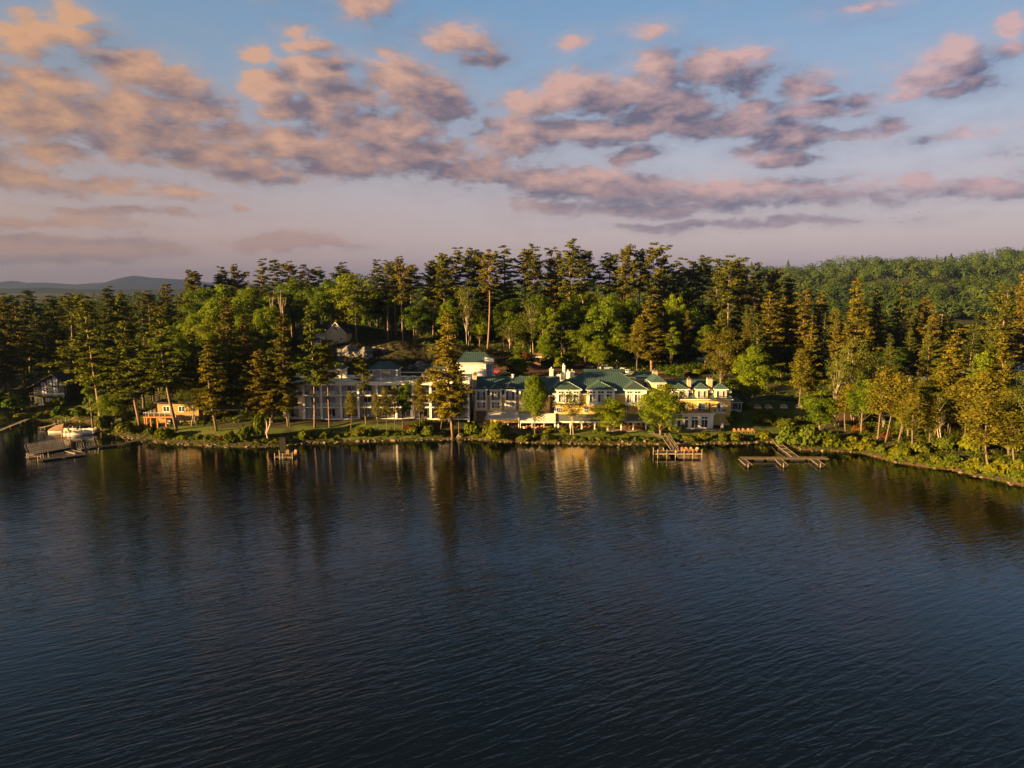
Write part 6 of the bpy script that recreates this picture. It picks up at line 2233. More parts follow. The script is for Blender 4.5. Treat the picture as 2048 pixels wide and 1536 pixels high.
def scatter_leaves(name, label, pts, size, per, leaf, material, hscale=.6):
    C, N, T = [], [], []
    for (x, y, z, s) in pts:
        d = rng.normal(size=(per, 3))
        d /= np.linalg.norm(d, axis=1, keepdims=True)
        d[:, 2] = np.abs(d[:, 2])
        r_ = s * rng.uniform(.55, 1.05, (per, 1))
        C.append(d * r_ * np.array([1, 1, hscale]) + np.array([x, y, z]))
        N.append(d + rng.normal(size=(per, 3)) * .5 + np.array([0, 0, .3]))
        T.append(np.clip(rng.uniform(.1, .9) + rng.normal(0, .15, per), 0, 1))
    C, N, T = np.concatenate(C), np.concatenate(N), np.concatenate(T)
    Ls = rng.uniform(.65, 1.3, len(C)) * leaf
    me = leaf_mesh(name, C, N, Ls, Ls * .65, T, material)
    tag(ob(name, me), label, kind='stuff')


# bank growth all along the water
pts = []
sp_ = np.array(shore)
for (x0, y0), (x1, y1) in zip(sp_[:-1], sp_[1:]):
    if max(abs(x0), abs(x1)) > 180:
        continue
    ln = math.hypot(x1 - x0, y1 - y0)
    for _ in range(int(ln * 5.0)):
        t = rng.random()
        d = .15 + 5.2 * rng.random() ** 1.4
        x, y = x0 + (x1 - x0) * t - (y1 - y0) / ln * d, y0 + (y1 - y0) * t + (x1 - x0) / ln * d
        xm = x
        if -6 < x < 66 and d > 3:
            continue
        pts.append((x, y, hz(x, y) - .05, rng.uniform(.3, .9)))
scatter_leaves("bank_undergrowth", "low weeds and brush along the water's edge", pts, 1, 34, .22, L['shrub'], .8)

# undergrowth below the woods
pts = []
n_try = 5200
xs, ys = rng.uniform(-210, 175, n_try), 182 + 150 * rng.random(n_try) ** 1.5
sd = inland(xs, ys)
hh = height(xs, ys)
for x, y, s_, z in zip(xs, ys, sd, hh):
    if s_ < 4 or z < .7:
        continue
    if any(a < x < b and c < y < d for a, b, c, d in [(-58, -8, 180, 204), (-12, 66, 176, 212), (60, 92, 180, 207), (-58, 0, 233, 243), (6, 66, 222, 240), (-142, -116, 196, 207), (-30, 0, 199, 214)]):
        continue
    k_ = 1.0
    if -58 < x < 0 and 200 < y < 238:
        continue
    pts.append((x, y, z - .15, rng.uniform(.8, 2.1) * k_))
for _ in range(520):
    x, y = rng.uniform(2, 72), rng.uniform(241, 262)
    pts.append((x, y, hz(x, y) - .2, rng.uniform(1.4, 3.4)))
scatter_leaves("forest_undergrowth", "shrubby undergrowth between the forest trunks", pts, 1, 34, .58, L['oak'], .9)
pts = [(x, y, z, s) for (x, y, z, s) in [(rng.uniform(84, 150), rng.uniform(135, 200), 0, rng.uniform(.6, 1.7)) for _ in range(1800)]]
hh = height([p[0] for p in pts], [p[1] for p in pts])
sd = inland(np.array([p[0] for p in pts]), np.array([p[1] for p in pts]))
pts = [(p[0], p[1], z - .1, p[3]) for p, z, s_ in zip(pts, hh, sd) if s_ > 1.5 and not (60 < p[0] < 92 and p[1] > 181)]
scatter_leaves("east_bank_undergrowth", "tangled undergrowth on the east bank", pts, 1, 46, .36, L['shrub'], .9)


xs, ys = rng.uniform(-58, 2, 1500), rng.uniform(204, 237, 1500)
pts = [(x, y, z - .15, s_) for x, y, z, s_ in zip(xs, ys, height(xs, ys), rng.uniform(.35, 1.0, 1500))]
scatter_leaves("slope_brush", "dark brush and dry weeds on the slope behind the white hotel", pts, 1, 40, .34, L['brush'], .8)


# low stone wall at the back of the lawn, course by course
wa, wb = gnd(1488, 803), gnd(1622, 800)
wl = thing('garden_wall', "long low stone wall at the back of the upper lawn", 'wall', (wa.x, wa.y, wa.z))
blk = [MB().box(0, 1.25, 0, .5, 0, .42).mesh('stone') for _ in range(3)]
for j, me in enumerate(blk):
    for v in me.vertices:
        v.co += Vector((rng.normal(0, .02), rng.normal(0, .03), rng.normal(0, .02)))
    me.materials.append(M['rock'])
ln = (wb - wa).length
nst = int(ln / 1.3)
for c in range(2):
    for i in range(nst):
        p = wa.lerp(wb, (i + (.5 if c else 0)) / nst)
        o = ob('stone', blk[(i + c) % 3], wl, (p.x - wa.x, p.y - wa.y + rng.normal(0, .03), hz(p.x, p.y) - wa.z - .1 + c * .44))
        o.rotation_euler.z = math.atan2(wb.y - wa.y, wb.x - wa.x)

# ------------------------------------------------------------------ adirondack chairs
def adirondack(x, y, z, rz, label, group):
    t = thing('adirondack_chair', label, 'chair', (x, y, z), rz, group)
    for nm, me in ADI:
        ob(nm, me, t)
    return t


def adi_parts():
    out = []
    def fin(nm, mb):
        me = mb.mesh(nm); me.materials.append(M['adirondack']); out.append((nm, me))
    mb = MB()
    for i in range(5):
        y0, y1 = -.32 + i * .13, -.32 + i * .13 + .11
        z0, z1 = .42 - i * .035, .42 - (i + 1) * .035
        mb.add([(-.27, y0, z0), (.27, y0, z0), (.27, y1, z1), (-.27, y1, z1), (-.27, y0, z0 - .03), (.27, y0, z0 - .03), (.27, y1, z1 - .03), (-.27, y1, z1 - .03)], [(0, 1, 2, 3), (7, 6, 5, 4), (0, 4, 5, 1), (1, 5, 6, 2), (2, 6, 7, 3), (3, 7, 4, 0)])
    fin('seat', mb)
    mb = MB()
    for i, hgt in enumerate((.86, .98, 1.04, .98, .86)):
        x = -.25 + i * .125
        yb, yt = .30, .30 + hgt * .38
        mb.add([(x - .055, yb, .25), (x + .055, yb, .25), (x + .05, yt, .25 + hgt * .8), (x - .05, yt, .25 + hgt * .8), (x - .055, yb + .03, .25), (x + .055, yb + .03, .25), (x + .05, yt + .03, .25 + hgt * .8), (x - .05, yt + .03, .25 + hgt * .8)], [(0, 1, 2, 3), (7, 6, 5, 4), (0, 4, 5, 1), (1, 5, 6, 2), (2, 6, 7, 3), (3, 7, 4, 0)])
    fin('backrest', mb)
    for s in (-1, 1):
        fin('armrest', MB().box(s * .36 - .08, s * .36 + .08, -.38, .42, .58, .62))
        fin('front_leg', MB().box(s * .33 - .03, s * .33 + .03, -.34, -.24, 0, .58))
        fin('rear_leg', MB().add([(s * .29 - .02, -.3, .36), (s * .29 + .02, -.3, .36), (s * .29 + .02, .62, .0), (s * .29 - .02, .62, .0), (s * .29 - .02, -.3, .28), (s * .29 + .02, -.3, .28), (s * .29 + .02, .52, -.0), (s * .29 - .02, .52, -.0)], [(0, 1, 2, 3), (7, 6, 5, 4), (0, 4, 5, 1), (1, 5, 6, 2), (2, 6, 7, 3), (3, 7, 4, 0)]))
    return out


ADI = adi_parts()
for i, u in enumerate((1469, 1478.5, 1487, 1496.5, 1505.5)):
    p = gnd(u, 866)
    adirondack(p.x, p.y, hz(p.x, p.y), rng.normal(.05, .1), "%s golden wooden lawn chair in the row above the bank, counted from the inn" % ORD[i], "wooden chairs in a row on the lawn")

# ------------------------------------------------------------------ parasols, stand, daybeds
for i, u in enumerate((1373.5, 1394)):
    p = gnd(u, 855)
    z = hz(p.x, p.y) + .05
    t = thing('closed_parasol', "closed tan parasol before the sun room, %s" % ("nearest the big dense maple" if i == 0 else "in front of the paired windows"), 'parasol', (p.x, p.y, z))
    MB().tube((p.x, p.y, z), (p.x, p.y, z + 2.7), .035, n=6).build('pole', M['white'], t)
    MB().lathe([(.30, .75), (.33, .8), (.26, 1.4), (.16, 2.1), (.06, 2.68), (.02, 2.75)], (p.x, p.y, z), 9).build('canopy', M['parasol'], t)
    MB().lathe([(.32, 0), (.32, .08), (.06, .12)], (p.x, p.y, z), 10).build('base', M['rock'], t)
p = gnd(1443.5, 862)
z = hz(p.x, p.y)
t = thing('tall_easel', "tall pale wooden easel stand with white board beside the lawn chairs", 'stand', (p.x, p.y, z))
for dx, dy in ((-.45, 0), (.45, 0), (0, .7)):
    MB().tube((p.x + dx, p.y + dy, z), (p.x + dx * .2, p.y + dy * .2, z + 2.5), .05, n=5).build('leg', M['pole'], t)
MB().box(p.x - .34, p.x + .34, p.y - .1, p.y - .05, z + .95, z + 2.0).build('board', M['white'], t)
MB().box(p.x - .4, p.x + .4, p.y - .12, p.y - .02, z + .88, z + .945).build('ledge', M['pole'], t)
for i, u in enumerate((1515, 1537, 1567.5, 1597)):
    p = gnd(u, 818)
    z = hz(p.x, p.y)
    t = thing('pod_daybed', "pale hooded daybed on the upper lawn, %s" % ("beside the bright maple trunk", "second from the bright maple", "third from the bright maple, tilted towards the lake", "behind the rusty golden conifer stem")[i], 'daybed', (p.x, p.y, z), (0, .1, -.25, .1)[i], "hooded daybeds on the upper lawn")
    def loc(mb, nm, mt, sm=False):
        me = mb.mesh(nm); me.materials.append(M[mt])
        if sm: me.polygons.foreach_set('use_smooth', [True] * len(me.polygons))
        return ob(nm, me, t)
    loc(MB().box(-1.0, 1.0, -.75, .75, .12, .34), 'base', 'wicker')
    loc(MB().box(-.94, .94, -.7, .7, .345, .55), 'cushion', 'canvas')
    vs, fs = [], []
    for a in range(9):
        th = math.pi * a / 8
        for b_ in range(5):
            ph = math.pi / 2 * b_ / 4
            vs.append((math.cos(th) * 1.05, .1 + .75 * math.sin(ph) * (.25 + .75 * math.sin(th)), .35 + 1.05 * math.sin(th) * math.cos(ph * .75)))
    for a in range(8):
        for b_ in range(4):
            k_ = a * 5 + b_
            fs.append((k_, k_ + 1, k_ + 6, k_ + 5))
    loc(MB().add(vs, fs), 'hood', 'parasol' if i in (0, 3) else 'canvas', True)
    for sx in (-.9, .9):
        for sy in (-.65, .65):
            loc(MB().box(sx - .05, sx + .05, sy - .05, sy + .05, -.1, .12), 'leg', 'wicker')

# ------------------------------------------------------------------ docks
def plank_run(root, a, b, w, z, th=.16, name='deck_section', edge=True, rail_h=0):
    """a straight run of decking from a to b (plan points), with boards across and pale fenders"""
    a, b = Vector((a[0], a[1], 0)), Vector((b[0], b[1], 0))
    d = (b - a)
    ln = d.length
    d.normalize()
    n = Vector((-d.y, d.x, 0))
    zc = z if isinstance(z, tuple) else (z, z)
    mb = MB()
    nb = max(1, int(ln / .30))
    for i in range(nb):
        s0, s1 = i / nb, (i + .92) / nb
        z0, z1 = zc[0] + (zc[1] - zc[0]) * s0, zc[0] + (zc[1] - zc[0]) * s1
        p, q = a + d * ln * s0, a + d * ln * s1
        jz = rng.normal(0, .006)
        mb.slab([Vector((*(p + n * w / 2)[:2], z0 + jz)), Vector((*(p - n * w / 2)[:2], z0 + jz)), Vector((*(q - n * w / 2)[:2], z1 + jz)), Vector((*(q + n * w / 2)[:2], z1 + jz))], .045)
    o = mb.build(name, M['deck'], root)
    o['kind'] = 'stuff'
    mb = MB()
    for s in (-1, 1):
        p, q = a + n * s * (w / 2 + .05), b + n * s * (w / 2 + .05)
        c, e = n * .035, Vector((0, 0, .05))
        mb.slab([Vector((*(p + c)[:2], zc[0] + .045)), Vector((*(p - c)[:2], zc[0] + .045)), Vector((*(q - c)[:2], zc[1] + .045)), Vector((*(q + c)[:2], zc[1] + .045))], .09)
    if edge:
        mb.build('fender', M['dockedge'], o)
    return o


def floats(root, a, b, w, z=.28):
    a, b = Vector((a[0], a[1], 0)), Vector((b[0], b[1], 0))
    d = (b - a); ln = d.length; d.normalize()
    n = Vector((-d.y, d.x, 0))
    k_ = max(1, int(ln / 2.6))
    mb = MB()
    for i in range(k_):
        p, q = a + d * (ln * (i + .12) / k_), a + d * (ln * (i + .88) / k_)
        mb.slab([Vector((*(p + n * w * .46)[:2], z)), Vector((*(p - n * w * .46)[:2], z)), Vector((*(q - n * w * .46)[:2], z)), Vector((*(q + n * w * .46)[:2], z))], z + .25)
    mb.build('float', M['float'], root)


def piles(root, pts, z0, z1, matn='alu', r=.06, name='pile'):
    for (x, y) in pts:
        MB().tube((x, y, z0), (x, y, z1), r, n=7).build(name, M[matn], root)


def xy(u, v, z=0.0):
    p = at_z(u, v, z)
    return (p.x, p.y)


# small dock below the hotel
a, b = gnd(563, 872), xy(567, 905, .5)
t = thing('gangway_dock', "small square dock with a long plank gangway below the white hotel", 'dock', (b[0], b[1], 0))
plank_run(t, (a.x, a.y), b, 1.5, (max(.9, a.z + .1), .55), name='gangway', edge=False)
c0, c1 = xy(549, 914, .5), xy(586, 914, .5)
cm = ((c0[0] + c1[0]) / 2, c0[1] + 1.6)
plank_run(t, (c0[0], cm[1] - .2), (c1[0], cm[1] - .2), 2.9, .5, name='platform')
floats(t, (c0[0], cm[1] - .2), (c1[0], cm[1] - .2), 2.7, .28)
piles(t, [(c0[0] + .1, c0[1] - .1), (c0[0] + 1.2, c0[1] - .12), (c0[0] + 1.9, c0[1] - .12), (c1[0] - .1, c1[1] - .1), (c0[0] + .1, c0[1] + 3), (c1[0] - .1, c1[1] + 3)], -2, 1.35, 'dockedge', .08)
for i, dx in enumerate((2.25, 3.85)):
    adirondack(c0[0] + dx, cm[1] + .3, .52, (.15, -.2)[i], "wooden chair on the small square dock, %s" % ("at the gangway end" if i == 0 else "at the outer corner"), "chairs on the small square dock")

# chair dock before the big maple
t = thing('chair_dock', "T-shaped pile dock with a sloping gangway and four wooden chairs", 'dock', (*xy(1357, 908), 0))
a = gnd(1331, 876)
b = xy(1351, 903, .9)
plank_run(t, (a.x, a.y), b, 1.6, (max(1.2, a.z + .25), .95), name='gangway')
for s, u0, u1 in ((-1, 1330, 1347), (1, 1338.5, 1357)):
    p, q = gnd(u0, 876), xy(u1, 903, .9)
    mb = MB().tube((p.x - .1, p.y, p.z + 1.2), (q[0] - .1, q[1], 1.85), .035, n=5)
    for f in (0, .33, .66, 1):
        x, y, z = p.x + (q[0] - p.x) * f, p.y + (q[1] - p.y) * f, p.z + .2 + (.9 - p.z - .2) * f
        mb.tube((x - .1, y, z), (x - .1, y, z + 1.0), .03, n=5)
    mb.build('handrail', M['dockedge'], t)
c0, c1 = xy(1311, 907, .9), xy(1404, 907, .9)
plank_run(t, (c0[0], c0[1] + 1.0), (c1[0], c1[1] + 1.0), 2.6, .95, name='platform')
MB().box(c0[0] - .1, c1[0] + .1, c0[1] - .42, c0[1] - .32, .78, .93).build('edge_rail', M['alu'], t)
piles(t, [(c0[0] + (c1[0] - c0[0]) * f, c0[1] - .5) for f in (.04, .235, .42, .605, .79, .985)], -2.5, 2.0, 'dockedge', .07)
piles(t, [(c0[0] + (c1[0] - c0[0]) * f, c0[1] + 2.4) for f in (.0, .22, .985)], -2.5, 1.7, 'dockedge', .07)
for i, u in enumerate((1363.5, 1371.5, 1380.5, 1390)):
    p = at_z(u, 903, .95)
    adirondack(p.x, c0[1] + 1.0, .97, (.1, 0, -.1, -.6)[i], "%s wooden chair on the T-shaped chair dock, counted from its gangway" % ORD[i], "chairs on the T-shaped dock")
p = at_z(1352.5, 905, .95)
tt = thing('mooring_reel', "coiled golden rope heap at the gangway foot of the chair dock", 'rope', (p.x, p.y, .97))
for k_ in range(3):
    mb = MB()
    pts_ = [(p.x + math.cos(a_ / 10 * 6.283) * (.36 - k_ * .05), p.y + math.sin(a_ / 10 * 6.283) * (.36 - k_ * .05), 1.02 + k_ * .09) for a_ in range(11)]
    mb.path(pts_, .05, 5).build('rope_coil', M['adirondack'], tt)

# long E-shaped floating dock
t = thing('floating_dock', "long E-shaped floating dock with three fingers and a bent gangway", 'dock', (*xy(1568, 918), 0))
e0, e1 = xy(1481, 916.5, .5), xy(1655, 916.5, .5)
y_ = e0[1] + .2
segs = (0, .275, .54, .745, 1.0)
for s0, s1 in zip(segs[:-1], segs[1:]):
    plank_run(t, (e0[0] + (e1[0] - e0[0]) * s0 + .05, y_), (e0[0] + (e1[0] - e0[0]) * s1 - .05, y_), 1.5, .5)
    floats(t, (e0[0] + (e1[0] - e0[0]) * s0, y_), (e0[0] + (e1[0] - e0[0]) * s1, y_), 1.5, .28)
for (u0, u1) in ((1484, 1498), (1557, 1569), (1628, 1643)):
    f0, f1 = xy(u0 + 1, 919, .5), xy(u1, 930, .5)
    plank_run(t, (f0[0], y_ - .9), f1, 1.35, .5, name='finger')
    floats(t, (f0[0], y_ - 1.0), f1, 1.3, .28)
g0, g1, g2 = gnd(1547, 874), at_z(1560, 891, .7), at_z(1588, 912, .55)
plank_run(t, (g0.x, g0.y), (g1.x, g1.y), 1.5, (max(1.1, g0.z + .1), .75), name='gangway')
plank_run(t, (g1.x, g1.y), (g2.x, y_ + .8), 1.5, (.72, .52), name='gangway')
floats(t, (g1.x, g1.y), (g2.x, y_ + .8), 1.4, .28)
for f in (0, .33, .66):
    q = g1.lerp(g2, f)
    MB().box(q.x - .75, q.x + .75, q.y - .06, q.y + .06, .74 - f * .2, .80 - f * .2).build('cross_bar', M['dockedge'], t)
for u in (1498, 1569, 1643):
    p = at_z(u, 930.5, .5)
    MB().lathe([(.09, -1.5), (.09, .75), (.05, .8)], (p.x, p.y + .5, 0), 7).build('pile', M['dockedge'], t)

# small pale gangway and dock at the bay
p0, p1 = at_z(-14, 866, .5), gnd(57, 840)
t = thing('pale_gangway', "long pale gangway running out from the bay shore at the west edge", 'dock', (p0.x, p0.y, 0))
mb = MB()
o = plank_run(t, (p0.x, p0.y), (p1.x, p1.y), 1.1, (.5, .7), name='gangway')
o.data.materials[0] = M['alu']
piles(t, [(p0.x + (p1.x - p0.x) * f, p0.y + (p1.y - p0.y) * f - .6) for f in (.2, .5, .8)], -2, .9, 'alu', .05)
t = thing('swim_raft', "little white jetty beside the brown covered boat", 'dock', (*xy(92, 853), 0))
a, b = xy(82, 856, .5), xy(112, 848, .5)
o = plank_run(t, a, b, 1.1, .55, name='deck')
o.data.materials[0] = M['alu']
piles(t, [(a[0] + .2, a[1] - .5), (a[0] + 1.2, a[1] - .4), (b[0], b[1] - .3)], -2, 1.0, 'alu', .05)

# marina rack of hoops
def hoop_mesh(w, h, lean):
    pts_ = []
    for i in range(11):
        th = math.pi * i / 10
        r_ = .35
        pts_.append((-math.cos(th) * w / 2, 0, h - r_ + r_ * math.sin(th)))
    pts_ = [(-w / 2, 0, 0)] + pts_ + [(w / 2, 0, 0)]
    pts_ = [(p[0], p[1] + lean * p[2], p[2]) for p in pts_]
    me = MB().path(pts_, .032, 5).mesh('hoop')
    me.materials.append(M['alu'])
    return me


def hoop_rack(ua, va, ub, vb, n, w, h, label, lean=.15, base_w=2.6, name='hoop_rack'):
    a, b = Vector((*xy(ua, va, .35), 0)), Vector((*xy(ub, vb, .35), 0))
    t = thing(name, label, 'boat rack', (a.x, a.y, 0))
    me = hoop_mesh(w, h, lean)
    d = (b - a).normalized()
    az = math.atan2(d.y, d.x)
    for i in range(n):
        p = a.lerp(b, i / max(1, n - 1))
        o = ob('hoop', me, t, (p.x - a.x, p.y - a.y, .35))
        o.rotation_euler.z = az + R(46)
    nrm = Vector((-d.y, d.x, 0))
    for s in (-1, 1):
        q = nrm * s * w * .46
        mb = MB().tube((a.x + q.x, a.y + q.y, .36), (b.x + q.x, b.y + q.y, .36), .06, n=5)
        mb.tube((a.x + q.x, a.y + q.y, h * .55), (b.x + q.x, b.y + q.y, h * .55), .035, n=5)
        mb.build('side_rail', M['alu'], t)
    plank_run(t, (a.x, a.y), (b.x, b.y), base_w, .34, name='deck')
    floats(t, (a.x, a.y), (b.x, b.y), base_w, .2)
    return t


hoop_rack(60, 908, 139, 893, 18, 2.1, 2.4, "long rack of arched tube hoops on a floating pontoon in the bay", .25, 2.2)
hoop_rack(158, 897, 166, 895.5, 3, 1.7, 1.4, "short three-hoop rack next to the long rack of hoops", .2, 1.8)
hoop_rack(174, 894.5, 192, 892, 4, 1.9, 1.5, "four-hoop rack at the outer end of the long low walkway", .2, 2.0)
t = thing('floating_pontoon', "low dark pontoon with posts lying outside the rack of hoops", 'dock', (*xy(120, 914), 0))
for (u0, v0, u1, v1) in ((53, 913, 84, 911.5), (78, 919.5, 128, 913), (126, 913.5, 172, 907.5), (137, 901, 158, 906)):
    a, b = xy(u0, v0, .3), xy(u1, v1, .3)
    plank_run(t, a, b, 1.5, .32)
    floats(t, a, b, 1.4, .18)
for (u, v) in ((54, 914, ), (57, 914), (76, 919), (82, 917), (87, 916), (97, 913), (149, 910)):
    p = at_z(u, v, .3)
    MB().tube((p.x, p.y, -1.5), (p.x, p.y, 1.15), .07, n=6).build('post', M['dockedge'], t)
t = thing('low_walkway', "long low walkway from the stony point out to the hoop racks", 'dock', (*xy(240, 888), 0))
w0, w1, w2 = xy(196, 893.5, .35), xy(240, 889, .35), xy(282, 880.5, .4)
plank_run(t, w0, w1, 1.2, .4, name='deck_section')
plank_run(t, w1, w2, 1.2, (.4, .7), name='deck_section')
floats(t, w0, w1, 1.1, .2)
for u, v in ((222, 890), (228, 889.5), (250, 886.5), (254, 886)):
    p = at_z(u, v, .4)
    MB().tube((p.x, p.y + .5, .3), (p.x, p.y + .5, 1.2), .05, n=5).build('post', M['dockedge'], t)
# stone steps on the point
st0, st1 = gnd(279, 880), gnd(302, 868)
t = thing('stone_steps', "sunlit steps climbing from the low walkway to the cottage", 'steps', (st0.x, st0.y, st0.z))
stp = MB().box(-.8, .8, -.22, .22, -.3, 0).mesh('step')
stp.materials.append(M['paving'])
for i in range(8):
    p = st0.lerp(st1, i / 7)
    ob('step', stp, t, (p.x - st0.x, p.y - st0.y, hz(p.x, p.y) + .12 - st0.z)).rotation_euler.z = .5

# ------------------------------------------------------------------ boats
p = at_z(163, 868, 0)
t = thing('pontoon_boat', "white pontoon boat with grey sides moored in the bay", 'boat', (p.x, p.y, 0), .14)
def lc(mb, nm, mt, par=None, sm=False):
    me = mb.mesh(nm); me.materials.append(M[mt])
    if sm: me.polygons.foreach_set('use_smooth', [True] * len(me.polygons))
    return ob(nm, me, par or t)
for s in (-1, 1):
    mb = MB().tube((-3.9, s * .95, .18), (3.0, s * .95, .18), .33, n=10)
    mb.tube((3.0, s * .95, .18), (3.9, s * .95, .42), .33, .05, n=10)
    lc(mb, 'pontoon', 'alu', sm=True)
lc(MB().box(-3.8, 3.6, -1.25, 1.25, .5, .6), 'deck', 'steel')
for (x0, x1, y0, y1) in ((-3.4, 3.4, -1.22, -1.18), (-3.4, 3.4, 1.18, 1.22), (3.4, 3.44, -1.18, -.4), (3.4, 3.44, .4, 1.18)):
    lc(MB().box(x0, x1, y0, y1, .62, 1.2).box(x0 - .02, x1 + .02, y0 - .02, y1 + .02, 1.2, 1.26), 'fence_panel', 'steel')
for (x0, x1, y0, y1) in ((-3.3, -1.6, .5, 1.15), (1.3, 3.2, .5, 1.15), (1.3, 3.2, -1.15, -.5)):
    lc(MB().box(x0, x1, y0, y1, .6, 1.0).box(x0, x1, y1 - .15 if y0 > 0 else y0, y1 if y0 > 0 else y0 + .15, 1.0, 1.4), 'bench', 'canvas')
lc(MB().box(-.3, .4, -1.1, -.4, .6, 1.35).box(.3, .36, -1.1, -.4, 1.35, 1.7), 'console', 'steel')
lc(MB().box(-1.2, -.8, -1.0, -.5, .6, 1.0).box(-1.3, -1.2, -1.0, -.5, .6, 1.6), 'helm_seat', 'canvas')
lc(MB().box(-4.3, -3.9, -.22, .22, .6, 1.35).box(-4.2, -4.05, -.06, .06, -.3, .6), 'outboard_motor', 'float')
mb = MB()
for x in (-2.6, -.9):
    mb.path([(x, -1.2, 1.25), (x + .2, -1.2, 2.2), (x + .2, 0, 2.45), (x + .2, 1.2, 2.2), (x, 1.2, 1.25)], .035, 5)
lc(mb, 'bimini_frame', 'alu')
lc(MB().path([(-2.5, -1.15, 2.1), (-2.5, 0, 2.5), (-2.5, 1.15, 2.1)], .16, 6), 'folded_bimini', 'brown')
p = at_z(121, 864, 0)
t = thing('covered_boat', "boat under a peaked brown tarpaulin in the bay", 'boat', (p.x, p.y, 0), .1)
vs, fs = [], []
prof = [(-3.0, .25), (-2.6, .85), (-1, 1.05), (1, 1.05), (2.4, .7), (3.2, .06)]
for x, w in prof:
    vs += [(x, -w, .55), (x, -w * .7, -.1), (x, w * .7, -.1), (x, w, .55)]
for i in range(len(prof) - 1):
    for j in range(3):
        a = i * 4 + j
        fs.append((a, a + 1, a + 5, a + 4))
fs += [(0, 1, 2, 3), (20, 23, 22, 21)]
lc(MB().add(vs, fs), 'hull', 'white')
vs, fs = [], []
hts = [.62, .95, 1.75, 2.3, 1.2, .62]
for (x, w), h_ in zip(prof, hts):
    vs += [(x, -w - .06, .5), (x, -w * .5, .5 + (h_ - .5) * .62), (x, 0, h_), (x, w * .5, .5 + (h_ - .5) * .62), (x, w + .06, .5)]
for i in range(len(prof) - 1):
    for j in range(4):
        a = i * 5 + j
        fs.append((a, a + 1, a + 6, a + 5))
lc(MB().add(vs, fs), 'tarpaulin', 'brown')
p = at_z(133, 873, 0)
t = thing('jet_ski_lift', "orange-lit boat lift posts at the stern of the pontoon boat", 'boat lift', (p.x, p.y, 0))
for dx in (-.9, .1, 1.1):
    lc(MB().tube((dx, -.4, -1.5), (dx, -.4, 1.5), .12, n=7), 'post', 'dockedge')
lc(MB().box(-1.1, 1.3, -.5, -.3, 1.0, 1.15).box(-1.1, 1.3, .5, .7, 1.0, 1.15), 'cradle', 'dockedge')
lc(MB().box(-1.0, .8, -.3, .9, 1.15, 1.5).box(-.6, .4, 0, .6, 1.5, 2.1), 'cover', 'parasol')
for (u, v) in ((111, 842), (119, 842), (126, 838), (133, 838)):
    pass
t = thing('swim_ladder_dock', "bay jetty with three lit posts behind the brown covered boat", 'dock', (*xy(120, 846), 0))
a, b = xy(108, 848, .4), xy(136, 843, .4)
plank_run(t, a, b, 1.1, .45, name='deck')
for u, v in ((111, 848.5), (119, 847), (125, 845.5), (134, 844)):
    p = at_z(u, v, .4)
    MB().tube((p.x, p.y - .5, -1.2), (p.x, p.y - .5, 1.5), .07, n=6).build('post', M['dockedge'], t)

# ------------------------------------------------------------------ cars
CARM = {k_: mat('car_paint_' + k_, c, .28, .04, .3, spec=.6) for k_, c in {'silver': (.42, .42, .43), 'white': (.70, .69, .67), 'black': (.015, .015, .018), 'orange': (.42, .10, .04), 'red': (.34, .03, .035), 'blue': (.04, .07, .13), 'grey': (.13, .14, .16)}.items()}


def car_parts():
    L2, W2 = 2.2, .88
    prof = [(-L2, .38), (-L2 + .05, .82), (-L2 + .6, .93), (L2 - 1.25, .95), (L2 - .1, .78), (L2, .40)]
    mb = MB()
    vs, fs = [], []
    secs = [(-W2, .94), (-W2 * .98, 1.0), (W2 * .98, 1.0), (W2, .94)]
    for y, s in secs:
        for x, z in prof:
            vs.append((x * s, y, .22 + (z - .22) * s))
        vs += [(L2 * s * .97, y, .24), (-L2 * s * .97, y, .24)]
    m_ = len(prof) + 2
    for i in range(3):
        for j in range(m_):
            fs.append((i * m_ + j, i * m_ + (j + 1) % m_, (i + 1) * m_ + (j + 1) % m_, (i + 1) * m_ + j))
    fs += [tuple(range(m_ - 1, -1, -1)), tuple(range(3 * m_, 4 * m_))]
    body = MB().add(vs, fs)
    cab = [(-L2 + .35, .92), (-L2 + .85, 1.42), (.35, 1.46), (1.15, .94)]
    vs = []
    for y, s in ((-.80, 0), (-.62, 1), (.62, 1), (.80, 0)):
        pass
    lo = [(-L2 + .3, .93), (1.2, .94)]
    hi = [(-L2 + .95, 1.44), (.30, 1.46)]
    vs = [(lo[0][0], -.82, lo[0][1]), (lo[1][0], -.82, lo[1][1]), (lo[1][0], .82, lo[1][1]), (lo[0][0], .82, lo[0][1]), (hi[0][0], -.64, hi[0][1]), (hi[1][0], -.64, hi[1][1]), (hi[1][0], .64, hi[1][1]), (hi[0][0], .64, hi[0][1])]
    glass = MB().add(vs, [(0, 1, 5, 4), (1, 2, 6, 5), (2, 3, 7, 6), (3, 0, 4, 7), (4, 5, 6, 7), (3, 2, 1, 0)])
    roof = MB().box(hi[0][0] - .04, hi[1][0] + .04, -.66, .66, 1.463, 1.51)
    for sx in (-.82, .1):
        for s in (-1, 1):
            roof.tube((sx, s * .815, .95), (sx + (.0 if sx > -.5 else .05), s * .66, 1.46), .04, n=4)
    wh = MB().tube((0, -.11, 0), (0, .11, 0), .32, n=12)
    return body.mesh('body'), glass.mesh('window_glass'), roof.mesh('roof'), wh.mesh('wheel')


